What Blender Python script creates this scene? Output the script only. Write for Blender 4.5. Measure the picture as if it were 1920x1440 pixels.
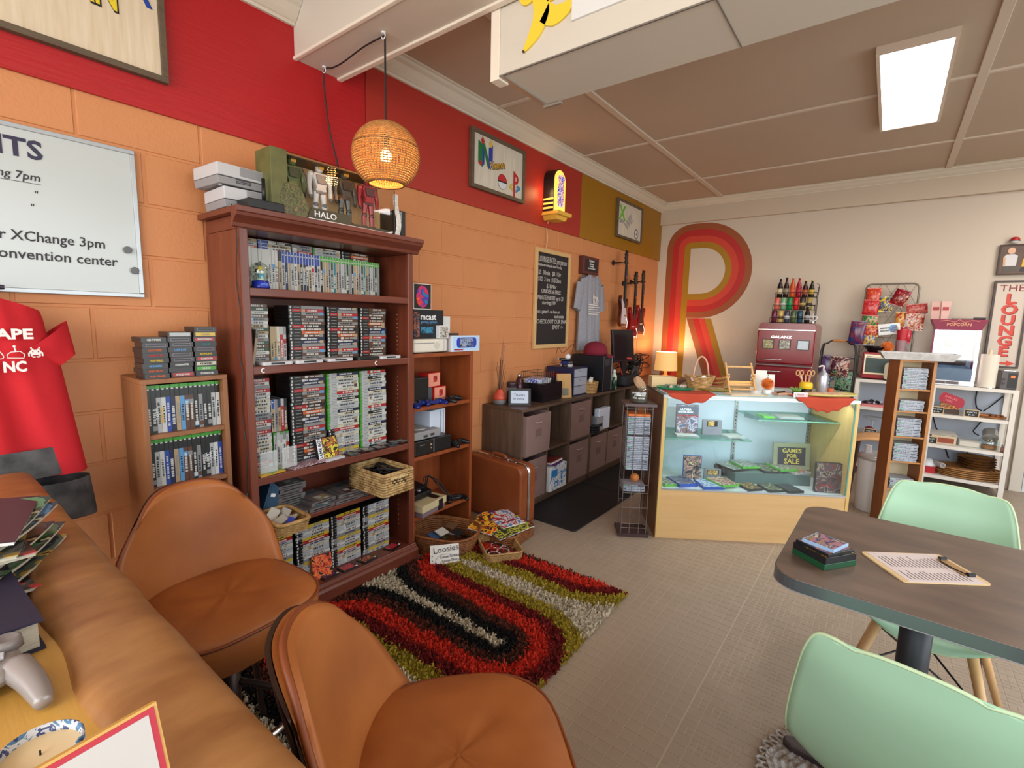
import bpy, bmesh, math, random
from math import pi, sin, cos, radians as RD
from mathutils import Vector as V, Matrix
random.seed(11)
S = bpy.context.scene
COL = S.collection
for o in list(bpy.data.objects): bpy.data.objects.remove(o)

# ---------------------------------------------------------------- camera
def lin(c):
    r = []
    for x in c[:3]:
        x = x / 255.0
        r.append(x / 12.92 if x <= 0.04045 else ((x + 0.055) / 1.055) ** 2.4)
    return (r[0], r[1], r[2], 1.0)

def make_camera():
    a, b, c = 0.653705, 0.130987, -0.024317
    f = V((-sin(a) * cos(b), cos(a) * cos(b), -sin(b)))
    r = V((cos(a), sin(a), 0)); d = f.cross(r)
    r2 = r * cos(c) + d * sin(c); d2 = -r * sin(c) + d * cos(c)
    cam = bpy.data.cameras.new('camera'); cam.sensor_width = 36.0; cam.sensor_fit = 'HORIZONTAL'
    cam.lens = 36.0 * 913.9 / 1920.0; cam.clip_start = 0.02; cam.clip_end = 100
    o = bpy.data.objects.new('camera', cam); COL.objects.link(o)
    m = Matrix.Identity(4)
    for i in range(3):
        m[i][0] = r2[i]; m[i][1] = -d2[i]; m[i][2] = -f[i]
    m[0][3], m[1][3], m[2][3] = 2.405, 0.0, 1.41
    o.matrix_world = m
    S.camera = o
make_camera()

# ---------------------------------------------------------------- world, lights, exposure
S.view_settings.view_transform = 'Standard'; S.view_settings.look = 'None'
S.view_settings.gamma = 1.0; S.view_settings.use_curve_mapping = False
S.view_settings.exposure = 0.0
w = bpy.data.worlds.new('daylight'); S.world = w; w.use_nodes = True
nt = w.node_tree; bg = nt.nodes['Background']
sky = nt.nodes.new('ShaderNodeTexSky')
try:
    sky.sky_type = 'NISHITA'; sky.sun_disc = False; sky.sun_elevation = RD(40); sky.sun_rotation = RD(160)
except Exception: pass
nt.links.new(sky.outputs[0], bg.inputs[0]); bg.inputs[1].default_value = 0.30

def area(name, loc, rot, sx, sy, power, col):
    l = bpy.data.lights.new(name, 'AREA'); l.shape = 'RECTANGLE'; l.size = sx; l.size_y = sy
    l.energy = power; l.color = col
    o = bpy.data.objects.new(name, l); COL.objects.link(o); o.location = loc; o.rotation_euler = rot
    return o
# daylight through the shop windows behind and to the right of the camera
area('window_light', (2.6, -2.25, 1.55), (RD(90), 0, 0), 5.0, 2.4, 170, (0.93, 0.97, 1.0))
area('window_light', (5.85, 1.6, 1.6), (RD(90), 0, RD(90)), 4.2, 2.4, 120, (0.90, 0.96, 1.0))
# added fill lights under the ceiling, standing in for assumed panels out of frame
area('ceiling_fill_light', (3.9, 2.4, 2.84), (0, 0, 0), 0.3, 1.2, 26, (1.0, 0.96, 0.92))
area('ceiling_fill_light', (3.9, 4.9, 2.84), (0, 0, 0), 0.3, 1.2, 26, (1.0, 0.96, 0.92))
area('ceiling_fill_light', (2.4, -0.9, 2.84), (0, 0, 0), 0.3, 1.2, 12, (1.0, 0.96, 0.92))

# ---------------------------------------------------------------- materials
MC = {}
def mat(name, col, rough=0.55, metal=0.0, var=None, bump=None, emit=None, trans=0.0, alpha=1.0, coat=0.0,
        col2=None, scale=(1, 1, 1), ior=1.45, spec=None):
    """principled material; var=(noise scale, contrast) mixes col with col2; bump=(scale, strength)"""
    if name in MC: return MC[name]
    m = bpy.data.materials.new(name); m.use_nodes = True; MC[name] = m
    n = m.node_tree; b = n.nodes['Principled BSDF']
    b.inputs['Base Color'].default_value = lin(col)
    b.inputs['Roughness'].default_value = rough; b.inputs['Metallic'].default_value = metal
    b.inputs['IOR'].default_value = ior
    if spec is not None: b.inputs['Specular IOR Level'].default_value = spec
    if trans: b.inputs['Transmission Weight'].default_value = trans
    if coat: b.inputs['Coat Weight'].default_value = coat; b.inputs['Coat Roughness'].default_value = 0.15
    if alpha < 1: b.inputs['Alpha'].default_value = alpha
    if emit: b.inputs['Emission Color'].default_value = lin(emit[0]); b.inputs['Emission Strength'].default_value = emit[1]
    if var or bump:
        tc = n.nodes.new('ShaderNodeTexCoord'); mp = n.nodes.new('ShaderNodeMapping')
        mp.inputs['Scale'].default_value = scale; n.links.new(tc.outputs['Object'], mp.inputs[0])
    if var:
        nz = n.nodes.new('ShaderNodeTexNoise'); nz.inputs['Scale'].default_value = var[0]; nz.inputs['Detail'].default_value = 5
        n.links.new(mp.outputs[0], nz.inputs['Vector'])
        rp = n.nodes.new('ShaderNodeValToRGB')
        lo = 0.5 - 0.25 / var[1]; hi = 0.5 + 0.25 / var[1]
        rp.color_ramp.elements[0].position = max(0, lo); rp.color_ramp.elements[1].position = min(1, hi)
        rp.color_ramp.elements[0].color = lin(col2 or [x * 0.8 for x in col]); rp.color_ramp.elements[1].color = lin(col)
        n.links.new(nz.outputs['Fac'], rp.inputs[0]); n.links.new(rp.outputs[0], b.inputs['Base Color'])
    if bump:
        nz = n.nodes.new('ShaderNodeTexNoise'); nz.inputs['Scale'].default_value = bump[0]; nz.inputs['Detail'].default_value = 4
        n.links.new(mp.outputs[0], nz.inputs['Vector'])
        bp = n.nodes.new('ShaderNodeBump'); bp.inputs['Strength'].default_value = bump[1]; bp.inputs['Distance'].default_value = 0.004
        n.links.new(nz.outputs['Fac'], bp.inputs['Height']); n.links.new(bp.outputs[0], b.inputs['Normal'])
    return m

def thin_glass(name, tint, gloss=.07):
    """window-thin glass: straight-through tint plus a faint reflection, no refraction"""
    if name in MC: return MC[name]
    m = bpy.data.materials.new(name); m.use_nodes = True; MC[name] = m; n = m.node_tree
    n.nodes.remove(n.nodes['Principled BSDF']); o = n.nodes['Material Output']
    t = n.nodes.new('ShaderNodeBsdfTransparent'); t.inputs[0].default_value = lin(tint)
    g = n.nodes.new('ShaderNodeBsdfGlossy'); g.inputs['Roughness'].default_value = .03; f = n.nodes.new('ShaderNodeMixShader'); f.inputs[0].default_value = gloss
    n.links.new(t.outputs[0], f.inputs[1]); n.links.new(g.outputs[0], f.inputs[2]); n.links.new(f.outputs[0], o.inputs[0])
    return m

def cover_art(name, cols, scale=14, rough=0.3, glow=0):
    """printed picture: hard-edged patches of a few inks"""
    if name in MC: return MC[name]
    m = bpy.data.materials.new(name); m.use_nodes = True; MC[name] = m
    n = m.node_tree; b = n.nodes['Principled BSDF']; b.inputs['Roughness'].default_value = rough
    tc = n.nodes.new('ShaderNodeTexCoord'); nz = n.nodes.new('ShaderNodeTexNoise'); nz.inputs['Scale'].default_value = scale
    nz.inputs['Detail'].default_value = 3; nz.inputs['Distortion'].default_value = 1.2
    n.links.new(tc.outputs['Object'], nz.inputs['Vector'])
    rp = n.nodes.new('ShaderNodeValToRGB'); rp.color_ramp.interpolation = 'CONSTANT'
    k = len(cols); e = rp.color_ramp.elements
    while len(e) < k: e.new(0.5)
    for i, c in enumerate(cols):
        e[i].position = 0.0 if i == 0 else 0.30 + 0.40 * i / k; e[i].color = lin(c)
    n.links.new(nz.outputs['Fac'], rp.inputs[0]); n.links.new(rp.outputs[0], b.inputs['Base Color'])
    if glow:
        n.links.new(rp.outputs[0], b.inputs['Emission Color']); b.inputs['Emission Strength'].default_value = glow
    return m

def printed():
    """one plastic / paper material whose ink colours come from the mesh's colour attribute"""
    if 'printed_plastic' in MC: return MC['printed_plastic']
    m = bpy.data.materials.new('printed_plastic'); m.use_nodes = True; MC['printed_plastic'] = m
    n = m.node_tree; b = n.nodes['Principled BSDF']; b.inputs['Roughness'].default_value = 0.32
    a = n.nodes.new('ShaderNodeAttribute'); a.attribute_name = 'Col'
    n.links.new(a.outputs['Color'], b.inputs['Base Color'])
    return m

def wood(name, c1, c2, scale=3.0, axis='z', rough=0.45, stretch=12, coat=0.0):
    sc = {'x': (1, stretch, stretch), 'y': (stretch, 1, stretch), 'z': (stretch, stretch, 1)}[axis]
    return mat(name, c1, rough, col2=c2, var=(scale, 0.9), bump=(scale * 3, 0.15), scale=sc, coat=coat)

# ---------------------------------------------------------------- mesh builder
class MB:
    def __init__(s): s.v = []; s.f = []; s.m = []; s.c = []
    def add(s, vs, fs, m=0, c=None, T=None):
        k = len(s.v)
        for p in vs:
            p = V(p)
            if T is not None: p = T @ p
            s.v.append(tuple(p))
        for i, f in enumerate(fs):
            s.f.append(tuple(j + k for j in f)); s.m.append(m); s.c.append(c)
        return s
    def box(s, x0, x1, y0, y1, z0, z1, m=0, c=None, T=None):
        vs = [(x0, y0, z0), (x1, y0, z0), (x1, y1, z0), (x0, y1, z0), (x0, y0, z1), (x1, y0, z1), (x1, y1, z1), (x0, y1, z1)]
        return s.add(vs, [(0, 3, 2, 1), (4, 5, 6, 7), (0, 1, 5, 4), (1, 2, 6, 5), (2, 3, 7, 6), (3, 0, 4, 7)], m, c, T)
    def quad(s, a, b, c_, d, m=0, c=None): return s.add([a, b, c_, d], [(0, 1, 2, 3)], m, c)
    def prism(s, poly, h0, h1, plane='xy', m=0, c=None, T=None):
        n = len(poly)
        def P(p, h):
            return {'xy': (p[0], p[1], h), 'yz': (h, p[0], p[1]), 'xz': (p[0], h, p[1])}[plane]
        vs = [P(p, h0) for p in poly] + [P(p, h1) for p in poly]
        fs = [tuple(range(n - 1, -1, -1)), tuple(range(n, 2 * n))] + [(i, (i + 1) % n, (i + 1) % n + n, i + n) for i in range(n)]
        return s.add(vs, fs, m, c, T)
    def cyl(s, p0, p1, r0, r1=None, n=16, m=0, c=None, cap=True, T=None):
        r1 = r0 if r1 is None else r1
        p0, p1 = V(p0), V(p1); d = (p1 - p0).normalized()
        a = d.orthogonal().normalized(); b = d.cross(a)
        vs = []
        for p, r in ((p0, r0), (p1, r1)):
            for i in range(n):
                t = 2 * pi * i / n; vs.append(p + a * (r * cos(t)) + b * (r * sin(t)))
        fs = [(i, (i + 1) % n, (i + 1) % n + n, i + n) for i in range(n)]
        if cap: fs += [tuple(range(n - 1, -1, -1)), tuple(range(n, 2 * n))]
        return s.add(vs, fs, m, c, T)
    def tube(s, pts, r, n=8, m=0, c=None, closed=False, T=None):
        pts = [V(p) for p in pts]; k = len(pts); vs = []; prev = None
        rr = r if isinstance(r, (list, tuple)) else [r] * k
        for i, p in enumerate(pts):
            q0 = pts[(i - 1) % k] if (closed or i > 0) else p
            q1 = pts[(i + 1) % k] if (closed or i < k - 1) else p
            d = (q1 - q0).normalized()
            if prev is None: a = d.orthogonal().normalized()
            else:
                a = prev - d * prev.dot(d)
                a = a.normalized() if a.length > 1e-6 else d.orthogonal().normalized()
            prev = a; b = d.cross(a)
            for j in range(n):
                t = 2 * pi * j / n; vs.append(p + a * (rr[i] * cos(t)) + b * (rr[i] * sin(t)))
        fs = []
        for i in range(k if closed else k - 1):
            o0, o1 = i * n, ((i + 1) % k) * n
            for j in range(n): fs.append((o0 + j, o0 + (j + 1) % n, o1 + (j + 1) % n, o1 + j))
        if not closed: fs += [tuple(range(n - 1, -1, -1)), tuple(range((k - 1) * n, k * n))]
        return s.add(vs, fs, m, c, T)
    def lathe(s, prof, n=32, m=0, c=None, T=None, sx=1, sy=1):
        vs = []; k = len(prof)
        for r, z in prof:
            for i in range(n): t = 2 * pi * i / n; vs.append((r * cos(t) * sx, r * sin(t) * sy, z))
        fs = []
        for j in range(k - 1):
            for i in range(n): fs.append((j * n + i, j * n + (i + 1) % n, (j + 1) * n + (i + 1) % n, (j + 1) * n + i))
        if prof[0][0] > 1e-5: fs.append(tuple(range(n - 1, -1, -1)))
        if prof[-1][0] > 1e-5: fs.append(tuple(range((k - 1) * n, k * n)))
        return s.add(vs, fs, m, c, T)
    def ball(s, c0, r, n=16, m=0, c=None, sz=1.0, T=None):
        pr = [(max(1e-6, r * sin(pi * i / (n // 2))), -r * sz * cos(pi * i / (n // 2))) for i in range(n // 2 + 1)]
        M = Matrix.Translation(c0); M = M if T is None else T @ M
        return s.lathe(pr, n, m, c, M)
    def grid(s, fn, nu, nv, m=0, c=None, closeu=False, T=None):
        vs = [fn(i / (nu if closeu else nu - 1), j / (nv - 1)) for j in range(nv) for i in range(nu)]
        fs = []
        for j in range(nv - 1):
            for i in range(nu if closeu else nu - 1):
                fs.append((j * nu + i, j * nu + (i + 1) % nu, (j + 1) * nu + (i + 1) % nu, (j + 1) * nu + i))
        return s.add(vs, fs, m, c, T)
    def mesh(s, name, mats, smooth=False):
        me = bpy.data.meshes.new(name); me.from_pydata(s.v, [], s.f); 
        if not isinstance(mats, (list, tuple)): mats = [mats]
        for m in mats: me.materials.append(m)
        me.polygons.foreach_set('material_index', s.m)
        if any(x is not None for x in s.c):
            at = me.color_attributes.new('Col', 'FLOAT_COLOR', 'CORNER'); buf = []
            for p, cc in zip(me.polygons, s.c):
                q = lin(cc or (128, 128, 128))
                buf += list(q) * p.loop_total
            at.data.foreach_set('color', buf)
        if smooth: me.polygons.foreach_set('use_smooth', [True] * len(me.polygons))
        me.update()
        return me
    def obj(s, name, mats, parent=None, loc=(0, 0, 0), rot=(0, 0, 0), smooth=False, bevel=0, seg=2, solid=0, sub=0, label=None):
        o = bpy.data.objects.new(name, s.mesh(name, mats, smooth)); COL.objects.link(o)
        o.location = loc; o.rotation_euler = rot
        if parent is not None: o.parent = parent
        if solid:
            md = o.modifiers.new('thick', 'SOLIDIFY'); md.thickness = solid; md.offset = 0
        if sub:
            md = o.modifiers.new('sub', 'SUBSURF'); md.levels = sub; md.render_levels = sub
        if bevel:
            md = o.modifiers.new('bevel', 'BEVEL'); md.width = bevel; md.segments = seg; md.limit_method = 'ANGLE'; md.angle_limit = RD(40)
        if smooth:
            md = o.modifiers.new('wn', 'WEIGHTED_NORMAL') if bevel else None
        if label: o['label'] = label
        return o

def tag(o, label, cat, group=None):
    o['label'] = label; o['category'] = cat
    if group: o['group'] = group
    return o
def thing(name, label, cat, loc=(0, 0, 0), rz=0.0, group=None, rot=None):
    o = bpy.data.objects.new(name, None); COL.objects.link(o); o.empty_display_size = 0.05
    o.location = loc; o.rotation_euler = rot or (0, 0, rz)
    return tag(o, label, cat, group)
def struct(o): o['kind'] = 'structure'; return o
def rrect(w, h, r, n=6, cx=0, cy=0):
    pts = []
    for (sx, sy, a0) in ((1, 1, 0), (-1, 1, 90), (-1, -1, 180), (1, -1, 270)):
        for i in range(n + 1):
            a = RD(a0 + 90 * i / n); pts.append((cx + sx * (w / 2 - r) + r * cos(a), cy + sy * (h / 2 - r) + r * sin(a)))
    return pts
def smoothpath(pts, k=6):
    """Catmull-Rom through the points"""
    P = [V(p) for p in pts]; out = []
    for i in range(len(P) - 1):
        p0 = P[max(0, i - 1)]; p1 = P[i]; p2 = P[i + 1]; p3 = P[min(len(P) - 1, i + 2)]
        for j in range(k):
            t = j / k
            out.append(0.5 * ((2 * p1) + (p2 - p0) * t + (2 * p0 - 5 * p1 + 4 * p2 - p3) * t * t + (3 * p1 - p0 - 3 * p2 + p3) * t ** 3))
    out.append(P[-1]); return out
TXT = {}
def text(s, size, m, parent, loc, rot, name='lettering', ex=0.0004, bold=0.0, align='LEFT', sx=1.0, shear=0):
    """flat lettering with a hair of thickness; rot maps its XY plane onto the thing"""
    cu = bpy.data.curves.new(name, 'FONT'); cu.body = s; cu.size = size; cu.extrude = ex; cu.offset = bold; cu.align_x = align; cu.shear = shear
    cu.resolution_u = 2
    o = bpy.data.objects.new(name, cu); COL.objects.link(o)
    dg = bpy.context.evaluated_depsgraph_get()
    me = bpy.data.meshes.new_from_object(o.evaluated_get(dg)); me.name = name
    bpy.data.objects.remove(o); bpy.data.curves.remove(cu)
    me.materials.clear(); me.materials.append(m)
    o = bpy.data.objects.new(name, me); COL.objects.link(o)
    o.location = loc; o.rotation_euler = rot; o.scale = (sx, 1, 1)
    if parent is not None: o.parent = parent
    return o
FX = (pi / 2, 0, pi / 2)      # lettering on a plane facing +x (left wall), reading towards +y
FY = (pi / 2, 0, 0)           # lettering on a plane facing -y (back wall), reading towards +x
ORD = ['first', 'second', 'third', 'fourth', 'fifth', 'sixth', 'seventh', 'eighth', 'ninth', 'tenth', 'eleventh', 'twelfth',
       'thirteenth', 'fourteenth', 'fifteenth', 'sixteenth', 'seventeenth', 'eighteenth', 'nineteenth', 'twentieth', 'twenty-first',
       'twenty-second', 'twenty-third', 'twenty-fourth', 'twenty-fifth', 'twenty-sixth', 'twenty-seventh', 'twenty-eighth',
       'twenty-ninth', 'thirtieth', 'thirty-first', 'thirty-second']
# ================================================================ the room
ORANGE = mat('orange_wall_paint', (205, 137, 88), 0.6, bump=(90, 0.35), var=(2.0, 0.6), col2=(195, 127, 80))
WHITEP = mat('cream_paint', (208, 200, 186), 0.55, bump=(60, 0.08))
CEILP = mat('ceiling_panel_paint', (190, 172, 152), 0.7, var=(1.2, 0.5), col2=(180, 161, 141))
TRIMW = mat('ceiling_batten_paint', (205, 190, 172), 0.5)
TILE = mat('taupe_floor_tile', (164, 148, 130), 0.42, var=(9, 0.7), col2=(150, 134, 116))
GROUT = mat('floor_grout', (184, 168, 148), 0.85)
REDP = mat('red_panel_paint', (176, 24, 28), 0.45, bump=(8, 0.25), scale=(1, 1, 9), var=(3, 0.6), col2=(166, 22, 26))
ORP = mat('brick_red_panel_paint', (166, 44, 32), 0.45, bump=(8, 0.2), scale=(1, 1, 9))
MUSP = mat('mustard_panel_paint', (152, 104, 6), 0.45, bump=(8, 0.2), scale=(1, 1, 9))

def build_floor():
    b = MB(); b.box(-0.02, 5.8, -2.0, 6.2, -0.06, -0.0012)
    fl = struct(b.obj('floor', GROUT))
    g = 0.003
    t = MB(); h = 0.0235
    t.add([(-h, -h, 0), (h, -h, 0), (h, h, 0), (-h, h, 0), (-h - .0008, -h - .0008, -.003), (h + .0008, -h - .0008, -.003), (h + .0008, h + .0008, -.003), (-h - .0008, h + .0008, -.003)],
          [(0, 1, 2, 3), (4, 5, 1, 0), (5, 6, 2, 1), (6, 7, 3, 2), (7, 4, 0, 3)])
    tm = t.mesh('tile', TILE)
    fld = MB(); cells = []
    for i in range(0, 39):
        for j in range(-26, 93):
            cells.append((1.95 - 0.05 * (i + 0.5), 1.482 + 0.05 * (j + 0.5)))
    def score(c): return math.hypot(c[0] - 1.85, (c[1] - 1.5) * 0.75) + (0 if (c[0] > 1.38 and c[1] > 0.9) else 9)
    cells.sort(key=score)
    for k, (x, y) in enumerate(cells):
        if k < 300:
            o = bpy.data.objects.new('tile', tm); COL.objects.link(o); o.parent = fl; o.location = (x, y, 0.0003 * random.random())
        else:
            fld.add([(x - h, y - h, 0), (x + h, y - h, 0), (x + h, y + h, 0), (x - h, y + h, 0), (x - h, y - h, -.003), (x + h, y - h, -.003), (x + h, y + h, -.003), (x - h, y + h, -.003)],
                    [(0, 1, 2, 3), (4, 5, 1, 0), (5, 6, 2, 1), (6, 7, 3, 2), (7, 4, 0, 3)])
    o = fld.obj('tile_field', TILE, fl); o['kind'] = 'stuff'
    ms = MB(); rnd = random.Random(4)
    def tl(x0, x1, y0, y1, z):
        e = 0.0016
        x0 += e; x1 -= e; y0 += e; y1 -= e
        ms.add([(x0, y0, z), (x1, y0, z), (x1, y1, z), (x0, y1, z), (x0, y0, -.003), (x1, y0, -.003), (x1, y1, -.003), (x0, y1, -.003)],
               [(0, 1, 2, 3), (4, 5, 1, 0), (5, 6, 2, 1), (6, 7, 3, 2), (7, 4, 0, 3)], 0)
    for i in range(72):
        for j in range(-36, 93):
            x = 1.953 + 0.05 * i; y = 1.482 + 0.05 * j; r = rnd.random(); z = 0.0002 * rnd.random(); q = 0.025
            if r < 0.3: tl(x, x + .05, y, y + .05, z)
            elif r < 0.55: tl(x, x + q, y, y + .05, z); tl(x + q, x + .05, y, y + .05, z)
            elif r < 0.8: tl(x, x + .05, y, y + q, z); tl(x, x + .05, y + q, y + .05, z)
            else:
                tl(x, x + q, y, y + q, z); tl(x + q, x + .05, y, y + q, z); tl(x, x + q, y + q, y + .05, z); tl(x + q, x + .05, y + q, y + .05, z)
    o = ms.obj('mosaic_tile_field', TILE, fl); o['kind'] = 'stuff'
build_floor()

def build_left_wall():
    b = MB(); b.box(-0.2, 0.0, -2.0, 6.2, -0.05, 2.95)
    wl = struct(b.obj('wall_left', ORANGE))
    bm = MB(); L = 0.4064 - 0.007; H = 0.2032 - 0.007; e = 0.004
    bm.add([(0.0042, e, e), (0.0042, L - e, e), (0.0042, L - e, H - e), (0.0042, e, H - e), (-.002, 0, 0), (-.002, L, 0), (-.002, L, H), (-.002, 0, H)],
           [(0, 1, 2, 3), (4, 5, 1, 0), (5, 6, 2, 1), (6, 7, 3, 2), (7, 4, 0, 3)])
    me = bm.mesh('block', ORANGE)
    for k in range(0, 11):
        off = 0.10 if k % 2 == 0 else 0.297
        y = off - 0.4064 * 5
        while y < 6.1:
            if y + L > 6.13: break
            o = bpy.data.objects.new('block', me); COL.objects.link(o); o.parent = wl; o.location = (0, y + 0.0035, k * 0.2032 + 0.0035)
            y += 0.4064
    for i, (y0, y1, m) in enumerate(((-0.72, 1.738, REDP), (1.742, 4.098, ORP), (4.102, 6.12, MUSP))):
        p = MB(); p.box(0.0065, 0.020, y0, y1, 2.19, 2.87); struct(p.obj('trim_%d' % (i + 1), m, bevel=0.002))
    p = MB(); p.box(0.0065, 0.020, -2, -0.724, 2.19, 2.87); struct(p.obj('trim_4', REDP))
build_left_wall()

def crown_profile():
    return [(0, 0), (0.014, 0), (0.018, 0.012), (0.026, 0.016), (0.045, 0.034), (0.066, 0.062), (0.084, 0.074), (0.086, 0.088), (0.100, 0.092), (0.100, 0.104), (0, 0.104)]
def build_room():
    b = MB(); b.box(-0.2, 6.0, 6.12, 6.3, -0.05, 2.95)
    wb = struct(b.obj('wall_back', mat('warm_white_wall_paint', (200, 187, 171), 0.6, bump=(70, 0.06))))
    # mural of the letter R, each stripe a coat of paint
    cols = [mat('mural_mustard', (162, 118, 16), 0.5), mat('mural_coral', (198, 62, 44), 0.5), mat('mural_red', (178, 36, 34), 0.5), mat('mural_brown', (148, 78, 40), 0.5)]
    W = 0.0725; cx, cz, r = 0.542, 2.0455, 0.2695; xl = 0.398
    def outline(d):
        p = [(xl - d, 0.55)]
        for i in range(9):
            a = pi - pi / 2 * i / 8; p.append((xl + d * cos(a), 2.315 + d * sin(a)))
        for i in range(25):
            a = pi / 2 - pi * i / 24; p.append((cx + (r + d) * cos(a), cz + (r + d) * sin(a)))
        p.append((xl, cz - r - d)); return p
    for k in range(4):
        m = MB(); a = outline(k * W + (0.0001 if k == 0 else 0)); c = outline((k + 1) * W)
        n = len(a); y = 6.1185
        vs = [(p[0], y, p[1]) for p in a] + [(p[0], y, p[1]) for p in c] + [(p[0], 6.1205, p[1]) for p in a] + [(p[0], 6.1205, p[1]) for p in c]
        fs = []
        for i in range(n - 1):
            fs += [(i, i + 1, n + i + 1, n + i), (i, 2 * n + i, 2 * n + i + 1, i + 1), (n + i, n + i + 1, 3 * n + i + 1, 3 * n + i)]
        m.add(vs, fs)
        m.obj('painted_stripe', cols[k], wb)
        x0 = xl + (3 - k) * W + 0.006
        dz = 1.487 - 0.55; dx = 0.291 / 0.84 * dz
        m = MB(); m.prism([(x0, 1.4825), (x0 + W, 1.4825), (x0 + W + dx, 0.55), (x0 + dx, 0.55)], 6.1185, 6.1205, 'xz')
        m.obj('painted_stripe', cols[k], wb)
    b = MB(); b.box(0.0, 6.0, 6.065, 6.12, 2.615, 2.87); struct(b.obj('trim_5', mat('frieze_paint', (196, 180, 160), 0.5), bevel=0.004))
    # ceiling: backing, panels, battens
    b = MB(); b.box(-0.2, 6.0, -2.2, 6.3, 2.87, 2.96)
    ce = struct(b.obj('ceiling', CEILP))
    xs = [-0.0, 0.74, 2.68, 4.62, 5.8]; ys = [-2.0, -0.92, 0.30, 1.52, 2.76, 3.96, 5.19, 6.12]
    for i in range(4):
        for j in range(7):
            m = MB(); m.box(xs[i] + 0.004, xs[i + 1] - 0.004, ys[j] + 0.004, ys[j + 1] - 0.004, 2.862, 2.871); m.obj('panel', CEILP, ce)
    for x in xs[1:4]:
        m = MB(); m.box(x - 0.024, x + 0.024, -2.0, 6.1, 2.85, 2.864); m.obj('batten', TRIMW, ce, bevel=0.003)
    for y in ys[1:7]:
        m = MB(); m.box(0.0, 5.8, y - 0.014, y + 0.014, 2.852, 2.866); m.obj('batten', TRIMW, ce, bevel=0.003)
    pr = crown_profile()
    def crown(n, x0, y0, x1, y1):
        m = MB()
        if abs(x0 - x1) < 1e-4: m.prism([(0.02 + p[0], 2.762 + p[1]) for p in pr], y0, y1, 'xz')
        else: m.prism([(6.07 - p[0] * 0.8, 2.79 + p[1] * 0.75) for p in pr], x0, x1, 'yz')
        struct(m.obj('trim_%d' % n, mat('crown_moulding_paint', (206, 196, 178), 0.45)))
    crown(6, 0, 1.59, 0, 6.12); crown(7, 0, -2.0, 0, 1.338); crown(8, 0.0, 6.1, 6.0, 6.1)
    # boxed beam across the room
    m = MB(); m.box(0.0, 6.0, 1.34, 1.587, 2.622, 2.88); bm_ = struct(m.obj('trim_9', WHITEP, bevel=0.004)); bm_['name_hint'] = 'ceiling beam'
    m = MB(); m.box(0.0, 6.0, 1.567, 1.595, 2.612, 2.636); m.box(0.0, 6.0, 1.332, 1.352, 2.617, 2.632); m.obj('edge_strip', mat('strip_paint', (232, 222, 205), 0.4), bm_, bevel=0.003)
    # right wall and the glazed shop front, outside the frame
    m = MB()
    for (y0, y1, z0, z1) in ((-2.0, -0.5, 0, 2.9), (3.7, 6.2, 0, 2.9), (-0.5, 3.7, 0, 0.45), (-0.5, 3.7, 2.75, 2.9)): m.box(5.62, 5.75, y0, y1, z0, z1)
    struct(m.obj('wall_right', WHITEP))
    m = MB()
    for (x0, x1, z0, z1) in ((-0.2, 0.15, 0, 2.9), (5.1, 5.75, 0, 2.9), (0.15, 5.1, 0, 0.4), (0.15, 5.1, 2.7, 2.9)): m.box(x0, x1, -2.12, -2.0, z0, z1)
    for x in (1.4, 2.65, 3.9): m.box(x - 0.03, x + 0.03, -2.1, -2.02, 0.4, 2.7)
    struct(m.obj('wall_front', WHITEP))
    # white door at the far right of the back wall
    d = struct(MB().box(3.47, 4.32, 6.085, 6.12, 0.0, 2.06).obj('door_1', mat('cool_white_door_paint', (214, 214, 216), 0.4), bevel=0.004))
    fr = MB()
    fr.box(3.385, 3.465, 6.07, 6.125, 0, 2.14); fr.box(4.325, 4.405, 6.07, 6.125, 0, 2.14); fr.box(3.385, 4.405, 6.07, 6.125, 2.065, 2.14)
    fr.obj('door_frame', WHITEP, d, bevel=0.004)
    h = MB(); h.cyl((3.54, 6.085, 1.0), (3.54, 6.03, 1.0), 0.012); h.cyl((3.54, 6.035, 1.0), (3.64, 6.035, 1.0), 0.009)
    h.obj('door_handle', mat('brushed_steel', (170, 170, 172), 0.3, 1.0), d, smooth=True)
build_room()

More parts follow.
